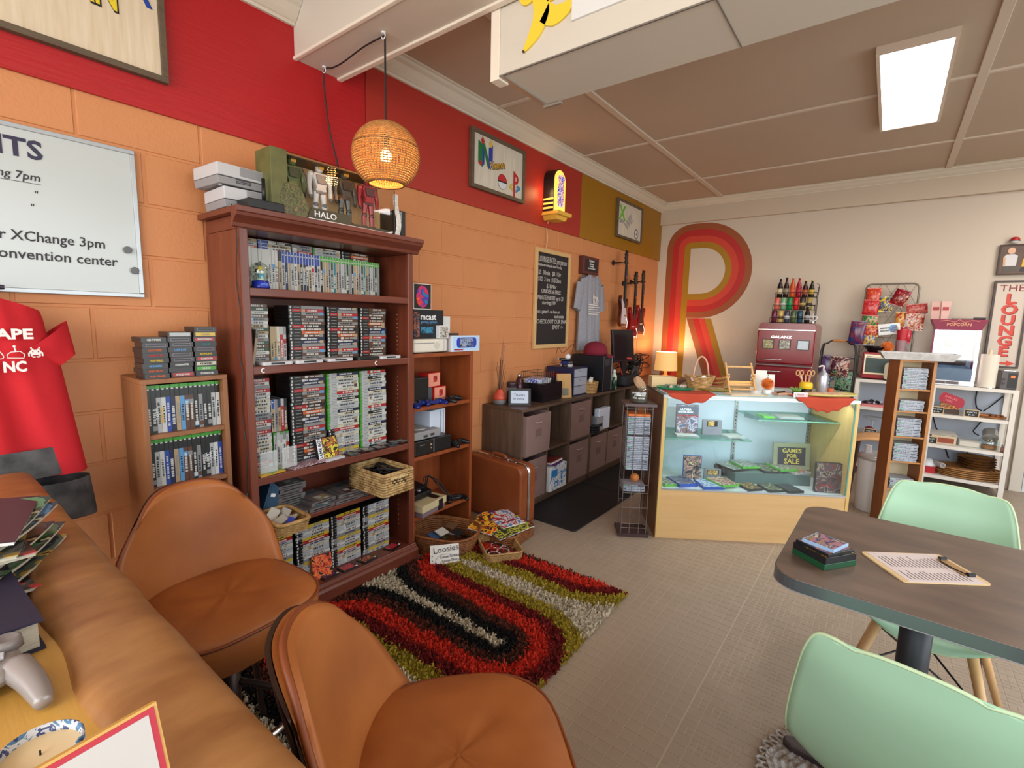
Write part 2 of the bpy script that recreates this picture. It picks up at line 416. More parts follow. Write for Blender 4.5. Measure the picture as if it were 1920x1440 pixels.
# ---------------------------------------------------------------- boxed air unit hung behind the beam
def build_air_unit():
    t = thing('air_handler_box', 'large cream boxed air unit hanging below the ceiling with a yellow banana cut-out', 'air unit', (0, 0, 0))
    x0, x1, y0, y1, z0 = 1.075, 5.0, 1.605, 1.93, 2.37
    m = MB(); m.box(x0, x1, y0, y1, z0, 2.862); m.obj('casing', WHITEP, t, bevel=0.003)
    m = MB(); m.box(x0 - 0.045, x0, y0 - 0.004, y0 + 0.03, z0 - 0.012, 2.62); m.box(x0 - 0.045, x0 + .0, y0 + 0.03, y0 + 0.06, z0 - 0.012, 2.6); m.obj('corner_trim', mat('strip_paint', (232, 222, 205), 0.4), t, bevel=0.002)
    m = MB()
    for i, xx in enumerate((1.9, 2.72, 3.54)): m.box(xx - 0.002, xx + 0.002, y0 + 0.004, y1 - 0.004, z0 - 0.003, z0 + 0.002)
    m.box(x0, x1, y0 - 0.003, y0 + 0.004, z0 - 0.004, z0 + 0.001)
    m.obj('underside_seams', mat('seam_grey', (120, 112, 104), 0.6), t)
    # rough metal flange along the far lower corner
    m = MB(); m.box(x0 - 0.004, x0 + 0.02, y0, y1, z0 - 0.006, z0 + 0.0); m.box(x0 + 0.0, x0 + 0.09, y1 - 0.012, y1 + 0.004, z0 - 0.014, z0 - 0.006)
    m.obj('flange', mat('galvanised', (190, 186, 178), 0.35, 0.8), t)
    g = MB(); g.box(1.405, 2.10, y0 - 0.010, y0 + 0.002, 2.462, 2.80)
    gg = g.obj('vent_grille', mat('grille_white', (222, 222, 220), 0.4), t, bevel=0.003)
    for i in range(24):
        s_ = MB(); xx = 1.465 + i * 0.024; s_.box(xx, xx + 0.006, y0 - 0.0135, y0 - 0.009, 2.535, 2.74); s_.obj('louvre', mat('louvre_grey', (168, 166, 162), 0.5), gg)
    # plain yellow banana-peel cut-out, face left out
    yel = mat('banana_yellow', (240, 206, 60), 0.4)
    def leg(pts, ws):
        q = smoothpath([(p[0], 0, p[1]) for p in pts], 5); n = len(q); L = []; Rr = []
        for i, p in enumerate(q):
            d = (q[min(n - 1, i + 1)] - q[max(0, i - 1)]).normalized(); nn = V((-d.z, 0, d.x))
            f = i / (n - 1) * (len(ws) - 1); k = min(len(ws) - 2, int(f)); w_ = ws[k] + (ws[k + 1] - ws[k]) * (f - k)
            L.append((p + nn * w_)); Rr.append((p - nn * w_))
        return [(a.x, a.z) for a in L + Rr[::-1]]
    b = MB()
    for pts, ws in (([(1.262, 2.72), (1.262, 2.62), (1.275, 2.53), (1.245, 2.47), (1.20, 2.425)], (0.016, 0.030, 0.036, 0.026, 0.006)),
                    ([(1.29, 2.53), (1.33, 2.505), (1.385, 2.515), (1.405, 2.55)], (0.034, 0.034, 0.022, 0.004)),
                    ([(1.30, 2.58), (1.345, 2.585), (1.365, 2.63), (1.365, 2.69)], (0.020, 0.022, 0.016, 0.008)),
                    ([(1.235, 2.60), (1.20, 2.60), (1.175, 2.64), (1.17, 2.69)], (0.012, 0.018, 0.014, 0.006))):
        b.prism(leg(pts, ws), y0 - 0.009, y0 - 0.001, 'xz')
    c = b.obj('banana_cutout', yel, t)
    for x, z in ((1.197, 2.422), (1.408, 2.553)): MB().cyl((x, y0 - 0.0095, z), (x, y0 - 0.006, z), 0.005).obj('brown_tip', mat('banana_tip', (70, 45, 25), 0.5), c)
build_air_unit()

def build_ceiling_light():
    t = thing('ceiling_light', 'flat rectangular ceiling light panel glowing white', 'light', (2.37, 3.94, 2.85))
    m = MB()
    for a in ((-.165, -.148, -.63, .63), (.148, .165, -.63, .63), (-.148, .148, -.63, -.613), (-.148, .148, .613, .63)): m.box(a[0], a[1], a[2], a[3], -0.028, 0.012)
    m.obj('frame', mat('light_frame_white', (214, 198, 180), 0.4), t)
    m = MB(); m.box(-.148, .148, -.613, .613, -0.012, 0.0); m.obj('diffuser', mat('light_diffuser', (255, 250, 244), 0.5, emit=((255, 250, 244), 9.0)), t)
build_ceiling_light()
# ================================================================ bookcases
CHERRY = wood('cherry_wood', (120, 60, 40), (94, 42, 28), 2.2, 'z', 0.38, 10, coat=0.2)
CHERRYH = wood('cherry_wood_shelf', (114, 56, 38), (92, 42, 30), 2.2, 'y', 0.38, 10, coat=0.2)
OAKB = wood('honey_brown_wood', (150, 98, 60), (126, 80, 48), 2.0, 'z', 0.45, 10)
PINEB = wood('red_brown_wood', (150, 76, 36), (122, 56, 26), 2.2, 'z', 0.4, 9, coat=0.1)
BLACKP = mat('black_plastic', (24, 24, 26), 0.35)
DARKG = mat('dark_grey_plastic', (54, 54, 58), 0.4)
LGREY = mat('light_grey_plastic', (188, 186, 188), 0.45)
MGREY = mat('mid_grey_plastic', (140, 138, 140), 0.45)
WHITEPL = mat('white_plastic', (226, 228, 230), 0.35)
CABLE = mat('black_cable', (30, 26, 26), 0.5)

def build_bookcase():
    t = thing('bookcase', 'tall cherry-wood bookcase with moulded top, crammed with game cases', 'bookcase', (0, 0, 0))
    y0, y1, xb, xf = 0.912, 1.803, 0.012, 0.33
    for a, b_ in ((y0, y0 + .02), (y1 - .02, y1)):
        m = MB(); m.box(xb, xf - .018, a, b_, 0.105, 1.744); m.obj('side_panel', CHERRY, t, bevel=0.002)
    for a, b_ in ((y0, y0 + .032), (y1 - .032, y1)):
        m = MB(); m.box(xf - .018, xf, a, b_, 0.11, 1.755); m.obj('stile', CHERRY, t, bevel=0.003)
    m = MB(); m.box(xb, xb + .006, y0 + .02, y1 - .02, 0.05, 1.745); m.obj('back_panel', CHERRY, t)
    for z in (1.515, 1.19, 0.708, 0.478, 0.095):
        m = MB(); m.box(xb, xf - .004, y0 + .02, y1 - .02, z - (0.034 if z > 0.5 else 0.022), z); m.obj('shelf', CHERRYH, t, bevel=0.003)
    m = MB(); m.box(xb, xf + .006, y0 - .0, y1 + .0, 1.745, 1.80)
    m.obj('top_rail', CHERRYH, t, bevel=0.004)
    m = MB(); pr = [(xf, 1.745), (xf + .010, 1.748), (xf + .014, 1.762), (xf + .03, 1.776), (xf + .046, 1.788), (xf + .05, 1.80), (xf + .056, 1.802), (xf + .056, 1.822), (xb, 1.822), (xb, 1.80), (xf, 1.80)]
    m.prism(pr, y0 - .03, y1 + .03, 'xz'); m.obj('cornice', CHERRYH, t, bevel=0.0015)
    m = MB(); pr = [(xb, 0), (xf + .03, 0), (xf + .03, .075), (xf + .024, .088), (xf + .012, .096), (xf + .008, .11), (xb, .11)]
    m.prism(pr, y0 - .012, y1 + .012, 'xz'); m.obj('plinth', CHERRYH, t, bevel=0.002)
    h = MB()
    for z in [1.23 + .024 * i for i in range(9)] + [0.76 + .024 * i for i in range(14)] + [0.2 + .03 * i for i in range(7)]:
        h.cyl((0.22, y1 - .0202, z), (0.22, y1 - .0212, z), 0.0028, n=8)
    q = h.obj('peg_hole_row', mat('peg_hole', (205, 180, 150), 0.6), t); q['kind'] = 'stuff'
    for yy in (0.985, 1.56):
        c = MB(); pts = [(0.327, yy + 0.008 * cos(RD(a)), 1.172 + 0.009 * sin(RD(a))) for a in range(60, 301, 30)]
        c.tube(pts, 0.0022, 6); c.obj('crescent_sticker', WHITEPL, t)
build_bookcase()

def shelf_unit(name, label, y0, y1, x1, top, shelves, m, th=0.018, lip=None):
    t = thing(name, label, 'bookcase', (0, 0, 0))
    for a, b_ in ((y0, y0 + th), (y1 - th, y1)):
        q = MB(); q.box(0.012, x1, a, b_, 0, top - th); q.obj('side_panel', m, t, bevel=0.0015)
    q = MB(); q.box(0.012, x1, y0, y1, top - th, top); q.obj('top_board', m, t, bevel=0.0015)
    q = MB(); q.box(0.012, 0.018, y0 + th, y1 - th, 0.03, top - th); q.obj('back_panel', m, t)
    for z in shelves:
        q = MB(); q.box(0.018, x1 - 0.006, y0 + th, y1 - th, z - th, z); q.obj('shelf', m, t, bevel=0.0015)
    return t
shelf_unit('media_shelf', 'narrow honey-brown wooden media shelf holding two rows of upright game cases', 0.575, 0.872, 0.25, 1.157, (0.945, 0.735, 0.525, 0.3, 0.08), OAKB)
shelf_unit('console_shelf', 'reddish pine open shelf unit stacked with game consoles beside the big bookcase', 1.815, 2.33, 0.30, 1.205, (0.893, 0.600, 0.235), PINEB, 0.022)

# ---------------------------------------------------------------- game cases
P0 = printed()
INK = {'white': (226, 226, 220), 'grey': (150, 150, 150), 'lgrey': (196, 198, 198), 'black': (22, 22, 24), 'red': (186, 28, 34), 'green': (70, 172, 44),
       'blue': (36, 74, 170), 'lblue': (96, 160, 214), 'yellow': (220, 186, 50), 'orange': (222, 96, 34), 'brown': (96, 60, 40), 'tan': (186, 160, 120),
       'purple': (96, 54, 120), 'dgreen': (28, 74, 40), 'cream': (222, 214, 190), 'teal': (44, 130, 140), 'navy': (24, 32, 74), 'dred': (110, 22, 26)}
for _k in INK: INK[_k] = tuple(int(v * (.84 if min(INK[_k]) > 120 else .86)) if max(INK[_k]) > 60 else v for v in INK[_k])
CDIM = (0.132, 0.178, 0.0145)     # depth, height, thickness
def case_mesh(style, seed, thick=0.0145, hh=0.178, dd=0.132):
    """upright case: thickness along y, height along z, spine on the +x face at x=0"""
    r = random.Random(seed * 977 + len(style)); b = MB()
    t2 = thick / 2 - 0.0004
    body = {'ps2': 'black', 'x360': 'green', 'xbox': 'black', 'ps4': 'blue', 'xone': 'green', 'wii': 'white', 'cube': 'black', 'psp': 'grey', 'ps3': 'lgrey', 'mix': 'black', 'paper': 'cream'}[style]
    bc = INK[body]
    if style == 'xbox': bc = (30, 120, 40) if False else (24, 30, 24)
    b.box(-dd, -0.001, -t2, t2, 0, hh, 0, bc)
    # printed sleeve wraps the sides a little
    art = INK[r.choice(['white', 'grey', 'black', 'red', 'blue', 'tan', 'orange', 'navy', 'brown', 'teal', 'dgreen', 'lgrey', 'cream'])]
    segs = []
    if style == 'ps2': segs = [(0, .03, 'black'), (.03, .66, r.choice(['black', 'black', 'black', 'white', 'tan', 'grey', 'red', 'navy', 'teal', 'brown', 'navy', 'brown', 'dred', 'grey', 'black', 'lgrey', 'black', 'grey', 'orange'])), (.66, .90, r.choice(['black', 'black', 'black', 'red'])), (.90, 1, 'black')]
    elif style == 'x360': segs = [(0, .70, r.choice(['white', 'white', 'lgrey', 'lgrey', 'black', 'grey', 'navy', 'cream', 'red'])), (.70, .93, 'lgrey'), (.93, 1, 'green')]
    elif style == 'xbox': segs = [(0, .74, r.choice(['black', 'blue', 'tan', 'lgrey', 'white', 'brown', 'lblue', 'dgreen', 'black', 'brown', 'navy', 'grey', 'black', 'navy'])), (.74, .93, 'black'), (.93, 1, 'green')]
    elif style == 'ps4': segs = [(0, .72, r.choice(['black', 'black', 'white', 'lgrey', 'tan', 'navy', 'red', 'lblue'])), (.72, 1, 'blue')]
    elif style == 'xone': segs = [(0, .86, r.choice(['grey', 'grey', 'lgrey', 'black', 'tan', 'dgreen', 'teal'])), (.86, 1, 'green')]
    elif style == 'wii': segs = [(0, 1, 'white')]
    elif style == 'psp': segs = [(0, .75, r.choice(['black', 'tan', 'grey', 'brown', 'white', 'dgreen', 'black', 'cream'])), (.75, 1, 'black')]
    elif style == 'ps3': segs = [(0, .78, r.choice(['white', 'lgrey', 'white', 'tan', 'grey', 'cream', 'red'])), (.78, 1, r.choice(['lgrey', 'white', 'grey']))]
    elif style == 'cube': segs = [(0, .8, r.choice(['white', 'lgrey', 'white', 'lgrey', 'cream', 'white', 'grey', 'yellow', 'red'])), (.8, 1, r.choice(['black', 'black', 'grey']))]
    elif style == 'mix': segs = [(0, .75, r.choice(list(INK))), (.75, 1, r.choice(['black', 'navy', 'white', 'red']))]
    elif style == 'paper': segs = [(0, 1, r.choice(['cream', 'white', 'tan']))]
    x = 0.0
    for a, c, k in segs:
        b.quad((x, -t2, a * hh), (x, t2, a * hh), (x, t2, c * hh), (x, -t2, c * hh), 0, INK[k])
    # title lettering too small to read: a row of short strokes
    main = segs[0][2] if style != 'ps2' else segs[1][2]
    ink = INK['white'] if main in ('black', 'red', 'blue', 'navy', 'brown', 'dgreen', 'teal', 'dred', 'purple', 'orange') else INK[r.choice(['black', 'navy', 'dred', 'grey', 'black'])]
    z = (0.12 + 0.1 * r.random()) * hh; end = (0.45 + 0.2 * r.random()) * hh; h2 = t2 * (0.35 + 0.25 * r.random())
    while z < end:
        L = 0.003 + 0.005 * r.random()
        b.quad((x + .0003, -h2, z), (x + .0003, h2, z), (x + .0003, h2, z + L), (x + .0003, -h2, z + L), 0, ink); z += L + 0.0018 + (0.004 if r.random() < .2 else 0)
    if r.random() < .4:
        k = INK[r.choice(['red', 'brown', 'tan', 'lblue', 'tan', 'white', 'grey', 'grey'])]; z0 = 0.05 * hh if r.random() < .5 else 0.55 * hh
        b.quad((x + .0002, -t2, z0), (x + .0002, t2, z0), (x + .0002, t2, z0 + .018), (x + .0002, -t2, z0 + .018), 0, k)
    if style in ('ps2', 'cube', 'x360'):
        b.quad((x + .0003, -t2 * .7, .925 * hh), (x + .0003, t2 * .7, .925 * hh), (x + .0003, t2 * .7, .965 * hh), (x + .0003, -t2 * .7, .965 * hh), 0, INK['white'] if style != 'x360' else INK['grey'])
        b.quad((x + .0003, -t2 * .2, .70 * hh), (x + .0003, t2 * .2, .70 * hh), (x + .0003, t2 * .2, .86 * hh), (x + .0003, -t2 * .2, .86 * hh), 0, INK['grey'])
    if style in ('xone', 'ps4', 'xbox'):
        b.quad((x + .0003, -t2 * .5, .90 * hh), (x + .0003, t2 * .5, .90 * hh), (x + .0003, t2 * .5, .93 * hh), (x + .0003, -t2 * .5, .93 * hh), 0, INK['white'])
    if style in ('xone', 'ps4'):   # white strips paint the glint of clear plastic edges into the colour
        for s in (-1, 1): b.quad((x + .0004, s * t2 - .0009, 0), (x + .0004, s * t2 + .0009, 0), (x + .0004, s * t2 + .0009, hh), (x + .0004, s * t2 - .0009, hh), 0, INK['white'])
    if r.random() < .22:
        z0 = r.choice([0.06, 0.5, 0.6]) * hh
        b.quad((x + .0005, -t2 * .8, z0), (x + .0005, t2 * .8, z0), (x + .0005, t2 * .8, z0 + .014), (x + .0005, -t2 * .8, z0 + .014), 0, INK['white'])
    return b.mesh('game_case', P0), main
CM = {}
def case(style, seed, thick=0.0145, hh=0.178, dd=0.132):
    k = (style, seed % 12, thick, hh, dd)
    if k not in CM: CM[k] = case_mesh(*k)
    return CM[k]
WORD = {'lgrey': 'pale grey', 'lblue': 'light blue', 'dred': 'dark red', 'dgreen': 'dark green', 'navy': 'navy', 'tan': 'tan'}
def put_case(me, loc, rot, label, group, name='game_case', cat='game case'):
    o = bpy.data.objects.new(name, me); COL.objects.link(o); o.location = loc; o.rotation_euler = rot
    return tag(o, label, cat, group)
def lying(x, y, z, n, style, where, seed=0, thick=0.0145, hh=0.178, dd=0.132, jit=0.004, red=None, drift=0.0, flip=True):
    """stack of cases lying flat, spines towards the room; y is the left end"""
    for i in range(n):
        st = style(i) if callable(style) else style
        me, main = case(st, seed + i * 5, thick, hh, dd)
        L = '%s-spined case, %s from the bottom of %s' % (WORD.get(main, main), ORD[i], where)
        j = (random.random() - .5) * jit
        # upright case tipped on its side: height runs along y; the logo end (top) to the left
        put_case(me, (x + (random.random() - .5) * jit + drift * i, y + hh + j, z + thick * (i + 0.5)), (pi / 2, 0, 0), L, 'game cases lying in ' + where)
def standing(x, y, z, n, style, where, seed=0, thick=0.0145, hh=0.178, dd=0.132, jit=0.003, lean=0):
    for i in range(n):
        st = style(i) if callable(style) else style
        me, main = case(st, seed + i * 7, thick, hh, dd)
        L = '%s-spined case, %s from the left in %s' % (WORD.get(main, main), ORD[i], where)
        put_case(me, (x + (random.random() - .5) * jit, y + thick * (i + .5), z), (lean, 0, 0), L, 'game cases upright in ' + where)

def fill_bookcase():
    # top shelf: a standing row and lying cases pushed on top of it
    z = 1.515
    standing(0.185, 0.948, z, 13, 'wii', 'the white group of the top shelf', 1)
    standing(0.187, 0.948 + 13 * .0145, z, 1, lambda i: 'mix', 'the gap after the white group of the top shelf', 3)
    standing(0.186, 1.153, z, 13, 'ps4', 'the blue-topped group of the top shelf', 2)
    standing(0.185, 1.343, z, 24, 'xone', 'the green-topped group of the top shelf', 4)
    zt = z + 0.1785
    lying(0.145, 0.950, zt, 3, 'mix', 'the leftmost pile on top of the standing row', 5, hh=.115, jit=.002)
    lying(0.145, 1.070, zt, 3, lambda i: 'ps4', 'the blue pile on top of the standing row', 0, hh=.15, jit=.002)
    lying(0.145, 1.228, zt, 3, 'ps3', 'the pale pile on top of the standing row', 2, hh=.10, jit=.002)
    lying(0.140, 1.335, zt, 3, 'x360', 'the pile above the first green-topped cases', 9, jit=.002, hh=.15)
    lying(0.140, 1.490, zt, 3, 'ps2', 'the pile at the right end above the green-topped cases', 7, jit=.002, hh=.17)
    # second shelf
    z = 1.19
    lying(0.245, 0.944, z, 18, 'psp', 'the far left stack on the second shelf', 1, hh=.108, dd=.14)
    standing(0.235, 1.064, z, 5, lambda i: 'paper' if i < 3 else 'ps3', 'the short upright row on the second shelf', 2, hh=.165)
    lying(0.250, 1.143, z, 18, 'ps2', 'the left wide stack on the second shelf', 3)
    lying(0.250, 1.330, z, 18, 'ps2', 'the middle wide stack on the second shelf', 8)
    lying(0.250, 1.517, z, 18, 'ps2', 'the right wide stack on the second shelf', 12, hh=.165)
    # third shelf, the tallest
    z = 0.708
    lying(0.235, 0.944, z, 27, 'ps3', 'the far left stack on the third shelf', 4, thick=.0155, hh=.108)
    standing(0.235, 1.060, z, 5, lambda i: 'ps3' if i % 2 else 'x360', 'the lower upright row on the third shelf', 6, hh=.165)
    standing(0.225, 1.060, z + .167, 5, lambda i: ['ps4', 'ps3', 'mix', 'ps3', 'mix'][i], 'the upper upright row on the third shelf', 5, hh=.15)
    lying(0.245, 1.140, z, 27, 'ps2', 'the left wide stack on the third shelf', 21, thick=.0155)
    lying(0.250, 1.325, z, 27, lambda i: 'x360' if i > 8 else 'cube', 'the middle wide stack on the third shelf', 30, thick=.0155)
    lying(0.250, 1.512, z, 27, 'x360', 'the right wide stack on the third shelf', 36, thick=.0155, hh=.165)
    # bottom compartment
    z = 0.095
    lying(0.235, 0.946, z, 19, 'cube', 'the far left stack in the bottom compartment', 2, thick=.0155, hh=.185)
    lying(0.245, 1.140, z, 19, lambda i: 'cube', 'the second stack in the bottom compartment', 5, thick=.0155)
    lying(0.240, 1.330, z, 19, lambda i: 'cube', 'the third stack in the bottom compartment', 9, thick=.0155)
    lying(0.245, 1.518, z, 19, 'cube', 'the right stack in the bottom compartment', 1, thick=.0155, hh=.175)
    # narrow media shelf
    standing(0.215, 0.596, 0.945, 16, 'xbox', 'the upper row of the narrow media shelf', 3, thick=.0160, hh=.185)
    standing(0.215, 0.596, 0.735, 16, 'xbox', 'the lower row of the narrow media shelf', 10, thick=.0160, hh=.185)
fill_bookcase()
def spine_word(y, z, s, col=None):
    o = text(s, 0.0135, WHITEPL, None, (0.2175, y, z), (0, pi / 2, 0), bold=0.0004)
    return o
def small_shelf_items():
    # readable spines on the media shelf belong to three cases of the lower row and one of the upper row
    for nm, y, z in (('HALO', 11, 0.735), ('HALO 2', 12, 0.735), ('HALO', 13, 0.735), ('HALO 2', 1, 0.945), ('NFL FEVER', 2, 0.945)):
        yy = 0.596 + .016 * (y + .5)
        for o in COL.objects:
            if o.name.startswith('game_case') and abs(o.location.y - yy) < .004 and abs(o.location.z - z) < .01:
                text(nm, 0.0135, WHITEPL if nm != 'NFL FEVER' else mat('spine_gold', (216, 170, 50), 0.4), o, (0.0008, 0.005, 0.10), (pi / 2, pi / 2, pi / 2), bold=0.0003); break
small_shelf_items()

def cartridge_mesh(kind, seed):
    r = random.Random(seed); b = MB()
    if kind == 'ridged':    # dark 1970s cartridge, label on its end facing +x
        b.box(-0.09, 0, 0, 0.08, 0, 0.0185, 0, (38, 34, 34)); b.box(-0.086, -0.004, .004, .076, 0.0185, 0.0205, 0, (48, 42, 40))
        c = r.choice(['red', 'yellow', 'orange', 'teal', 'green', 'lgrey', 'red', 'lblue', 'black'])
        if c == 'black':
            b.box(-.0002, .0006, .012, .072, .005, .0145, 0, (120, 100, 110)); b.box(0, .0008, .014, .07, .0065, .013, 0, (20, 20, 22))
        elif r.random() < .35:
            b.box(-.0002, .0006, .008, .074, .003, .0165, 0, INK[c])
        return b
    if kind == 'grey_big':  # flat grey cartridge
        b.box(-0.12, 0, 0, 0.135, 0, 0.0165, 0, (104, 98, 98)); b.box(-0.0005, 0.0008, 0.02, 0.115, .0055, .010, 0, (30, 28, 30))
        for i in range(5): b.box(-.115, -.02, .006 + i * .004, .0075 + i * .004, .0165, .0175, 0, (84, 78, 78))
        b.box(-.075, -.012, .05, .118, .0165, .0169, 0, INK[r.choice(['grey', 'navy', 'tan', 'teal', 'brown', 'purple', 'dgreen'])])
        b.box(-.07, -.04, .058, .085, .0169, .0171, 0, INK[r.choice(['lblue', 'orange', 'tan', 'white', 'yellow'])])
        b.box(-.03, -.016, .085, .11, .0169, .0172, 0, INK['white'])
        return b
def atari_stack():
    words = {(0, 0): ('WAR GAMES', 'orange'), (0, 1): ('BASIC MATH', 'orange'), (0, 2): ('AIR RAIDERS', 'lblue'), (0, 3): ('VIDEO PINBALL', 'yellow'), (0, 4): ('DEFENDER', 'red'), (0, 5): ('NIGHT DRIVER', 'orange'), (0, 7): ('CENTIPEDE', 'white'),
             (1, 0): ('SPACE WAR', 'white'), (1, 1): ('', 'red'), (1, 2): ('STARMASTER', 'white'), (1, 5): ('LASER BLAST', 'lblue'), (1, 8): ('', 'lgrey'),
             (2, 0): ('STARMASTER', 'white'), (2, 1): ('TENNIS', 'white'), (2, 2): ('ICE HOCKEY', 'cream'), (2, 3): ('KABOOM', 'white'), (2, 4): ('BOWLING', 'yellow'), (2, 6): ('SKIING', 'teal'), (2, 7): ('BARNSTORMING', 'white'), (2, 8): ('TANKS', 'tan')}
    bg = {(2, 1): 'green', (2, 2): 'cream', (2, 3): 'red', (1, 0): 'red', (2, 7): 'red', (2, 8): 'yellow', (1, 8): 'lgrey'}
    names = ['left', 'middle', 'right']
    for c, (y, n, x) in enumerate(((0.590, 8, 0.235), (0.677, 9, 0.228), (0.763, 10, 0.228))):
        for i in range(n):
            b = MB(); xx = 0.0; b.box(-0.10, 0, 0, 0.080, 0, 0.0185, 0, (40, 36, 36)); b.box(-0.096, -.004, .003, .077, .0185, .0192, 0, (52, 46, 44))
            k = (c, i)
            if k in bg: b.box(-.0002, .0006, .006, .076, .003, .0165, 0, INK[bg[k]])
            elif k not in words: b.box(-.0002, .0006, .010, .072, .004, .0145, 0, (126, 108, 118)); b.box(0, .0009, .012, .070, .0055, .013, 0, (20, 20, 22))
            rot = 0.06 * (random.random() - .5)
            o = b.obj('game_cartridge', P0, None, (x + (random.random() - .5) * .008, y + (random.random() - .5) * .006 + (0.004 * (i % 3 == 0)), 1.157 + .0195 * i), (0, 0, rot))
            desc = ('%s-labelled ' % WORD.get(bg[k], bg[k])) if k in bg else ('black ')
            tag(o, '%sgame cartridge, %s from the bottom of the %s pile on the narrow media shelf' % (desc, ORD[i], names[c]), 'game cartridge', 'dark cartridges piled on the narrow media shelf')
            if k in words and words[k][0]:
                fg = words[k][1]; col = INK[fg] if not (k in bg and bg[k] in ('cream',)) else INK['black']
                nm = words[k][0]
                text(nm, 0.0098, mat('ink_' + fg + ('_d' if col == INK['black'] else ''), col, 0.4), o, (0.0011, 0.04, 0.0062), FX, bold=0.0004, align='CENTER', sx=min(1.0, 8.0 / len(nm)))
atari_stack()
# ================================================================ things in and on the bookcases
RATTAN = mat('rattan', (196, 158, 100), 0.6, var=(40, 1.2), col2=(150, 110, 62), bump=(60, 0.4))
HYA = mat('water_hyacinth_weave', (206, 172, 116), 0.65, var=(34, 1.6), col2=(140, 104, 58), bump=(50, 0.5))
WICK = mat('brown_wicker', (150, 92, 48), 0.6, var=(40, 1.2), col2=(104, 60, 30), bump=(60, 0.4))
CLEAR = mat('clear_plastic', (235, 240, 240), 0.08, alpha=0.28, spec=0.6)
GLASS = thin_glass('clear_glass', (232, 242, 238), .12)
CHROME = mat('chrome', (214, 214, 216), 0.12, 1.0)
PAPER = mat('white_paper', (226, 222, 214), 0.7)
INKB = mat('black_ink', (26, 24, 26), 0.6)
def ink(n): return mat('ink_' + n, INK[n], 0.5)

def nes(label, loc, rz):
    t = thing('game_console', label, 'game console', loc, rz, 'two boxy grey game consoles stacked on the bookcase')
    m = MB(); w, d = 0.235, 0.20
    m.add([(0, 0.006, 0), (0, w - .006, 0), (-d, w - .006, 0), (-d, .006, 0), (.0, 0, .028), (.0, w, .028), (-d, w, .028), (-d, 0, .028)],
          [(0, 1, 2, 3), (0, 4, 5, 1), (1, 5, 6, 2), (2, 6, 7, 3), (3, 7, 4, 0)]); m.obj('lower_shell', MGREY, t, bevel=0.002)
    m = MB(); m.box(-d, 0.004, 0, w, 0.031, 0.078); m.obj('upper_shell', LGREY, t, bevel=0.003)
    m = MB(); m.box(-.004, .005, .085, .20, .040, .076); m.obj('front_door', MGREY, t, bevel=0.002)
    m = MB()
    for z in (.012, .018, .024): m.box(.0, .002, .07, .13, z, z + .003)
    o = m.obj('vent_slot', mat('vent_dark', (60, 56, 60), 0.5), t); o['kind'] = 'stuff'
    for y in (.02, .21):
        m = MB(); m.cyl((-.02, y, -.006), (-.02, y, 0), .008, n=10); m.obj('foot', MGREY, t)
    return t
nes('grey boxy game console, lower of two overhanging the left end of the bookcase', (0.272, 0.885, 1.829), -0.03)
nes('grey boxy game console, upper of two overhanging the left end of the bookcase', (0.278, 0.862, 1.914), 0.05)
def router():
    t = thing('wireless_router', 'black wireless box with one upright antenna on the bookcase front edge', 'router', (0.383, 0.928, 1.8225))
    m = MB(); m.box(-.10, 0, 0, .145, 0, .036); m.obj('body', BLACKP, t, bevel=0.004)
    m = MB(); m.cyl((-.05, .085, .034), (-.05, .085, .13), .0085, .007, 12); m.obj('antenna', BLACKP, t, smooth=True)
router()
# thin charging cable hanging down the side of the bookcase
b = MB(); b.tube(smoothpath([(0.30, .90, 1.835), (0.335, .893, 1.80), (0.325, .903, 1.70), (0.30, .905, 1.55), (0.322, .905, 1.40), (0.30, .904, 1.24), (0.318, .905, 1.15), (0.296, .904, 1.0), (0.31, .905, .90), (0.322, .902, .80), (0.315, .902, .70), (0.312, .902, .65)], 6), 0.0022, 6)
b.cyl((0.312, .901, .655), (0.308, .901, .60), .0055, .0045, 8); b.cyl((0.308, .901, .60), (0.306, .901, .585), .0035, n=8)
tag(b.obj('charging_cable', CABLE, smooth=True), 'thin black charging cable hanging down the left side of the bookcase', 'cable')

def figure_mesh(c1, c2, gold):
    """plain generic armoured toy soldier"""
    b = MB(); 
    for s in (-1, 1):
        b.cyl((0, .021 * s, 0.005), (0, .019 * s, .055), .010, .012, 10, 0, c1); b.cyl((0, .019 * s, .055), (0, .014 * s, .105), .0095, .014, 10, 0, c1)
        b.box(-.010, .018, .021 * s - .009, .021 * s + .009, 0, .010, 0, c2); b.ball((.004, .019 * s, .056), .011, 10, 0, c2)
        b.cyl((0, .040 * s, .165), (.004, .046 * s, .125), .0115, .009, 10, 0, c1); b.cyl((.004, .046 * s, .125), (.010, .044 * s, .088), .009, .008, 10, 0, c1)
        b.ball((0, .037 * s, .166), .0155, 10, 0, c1); b.ball((.011, .044 * s, .084), .008, 8, 0, c2)
    b.prism([(-.024, .108), (.024, .108), (.020, .122), (.034, .160), (.028, .176), (-.028, .176), (-.034, .160), (-.020, .122)], -.014, .017, 'yz', 0, c1)
    b.prism([(-.018, .135), (.018, .135), (.024, .168), (-.024, .168)], .017, .024, 'yz', 0, c2)
    b.box(-.014, .015, -.021, .021, .098, .112, 0, c2)
    b.cyl((0, 0, .174), (0, 0, .184), .009, n=10, c=c2); b.ball((.002, 0, .196), .0165, 14, 0, c1, 1.15); b.box(.010, .0195, -.011, .011, .190, .201, 0, gold)
    return b
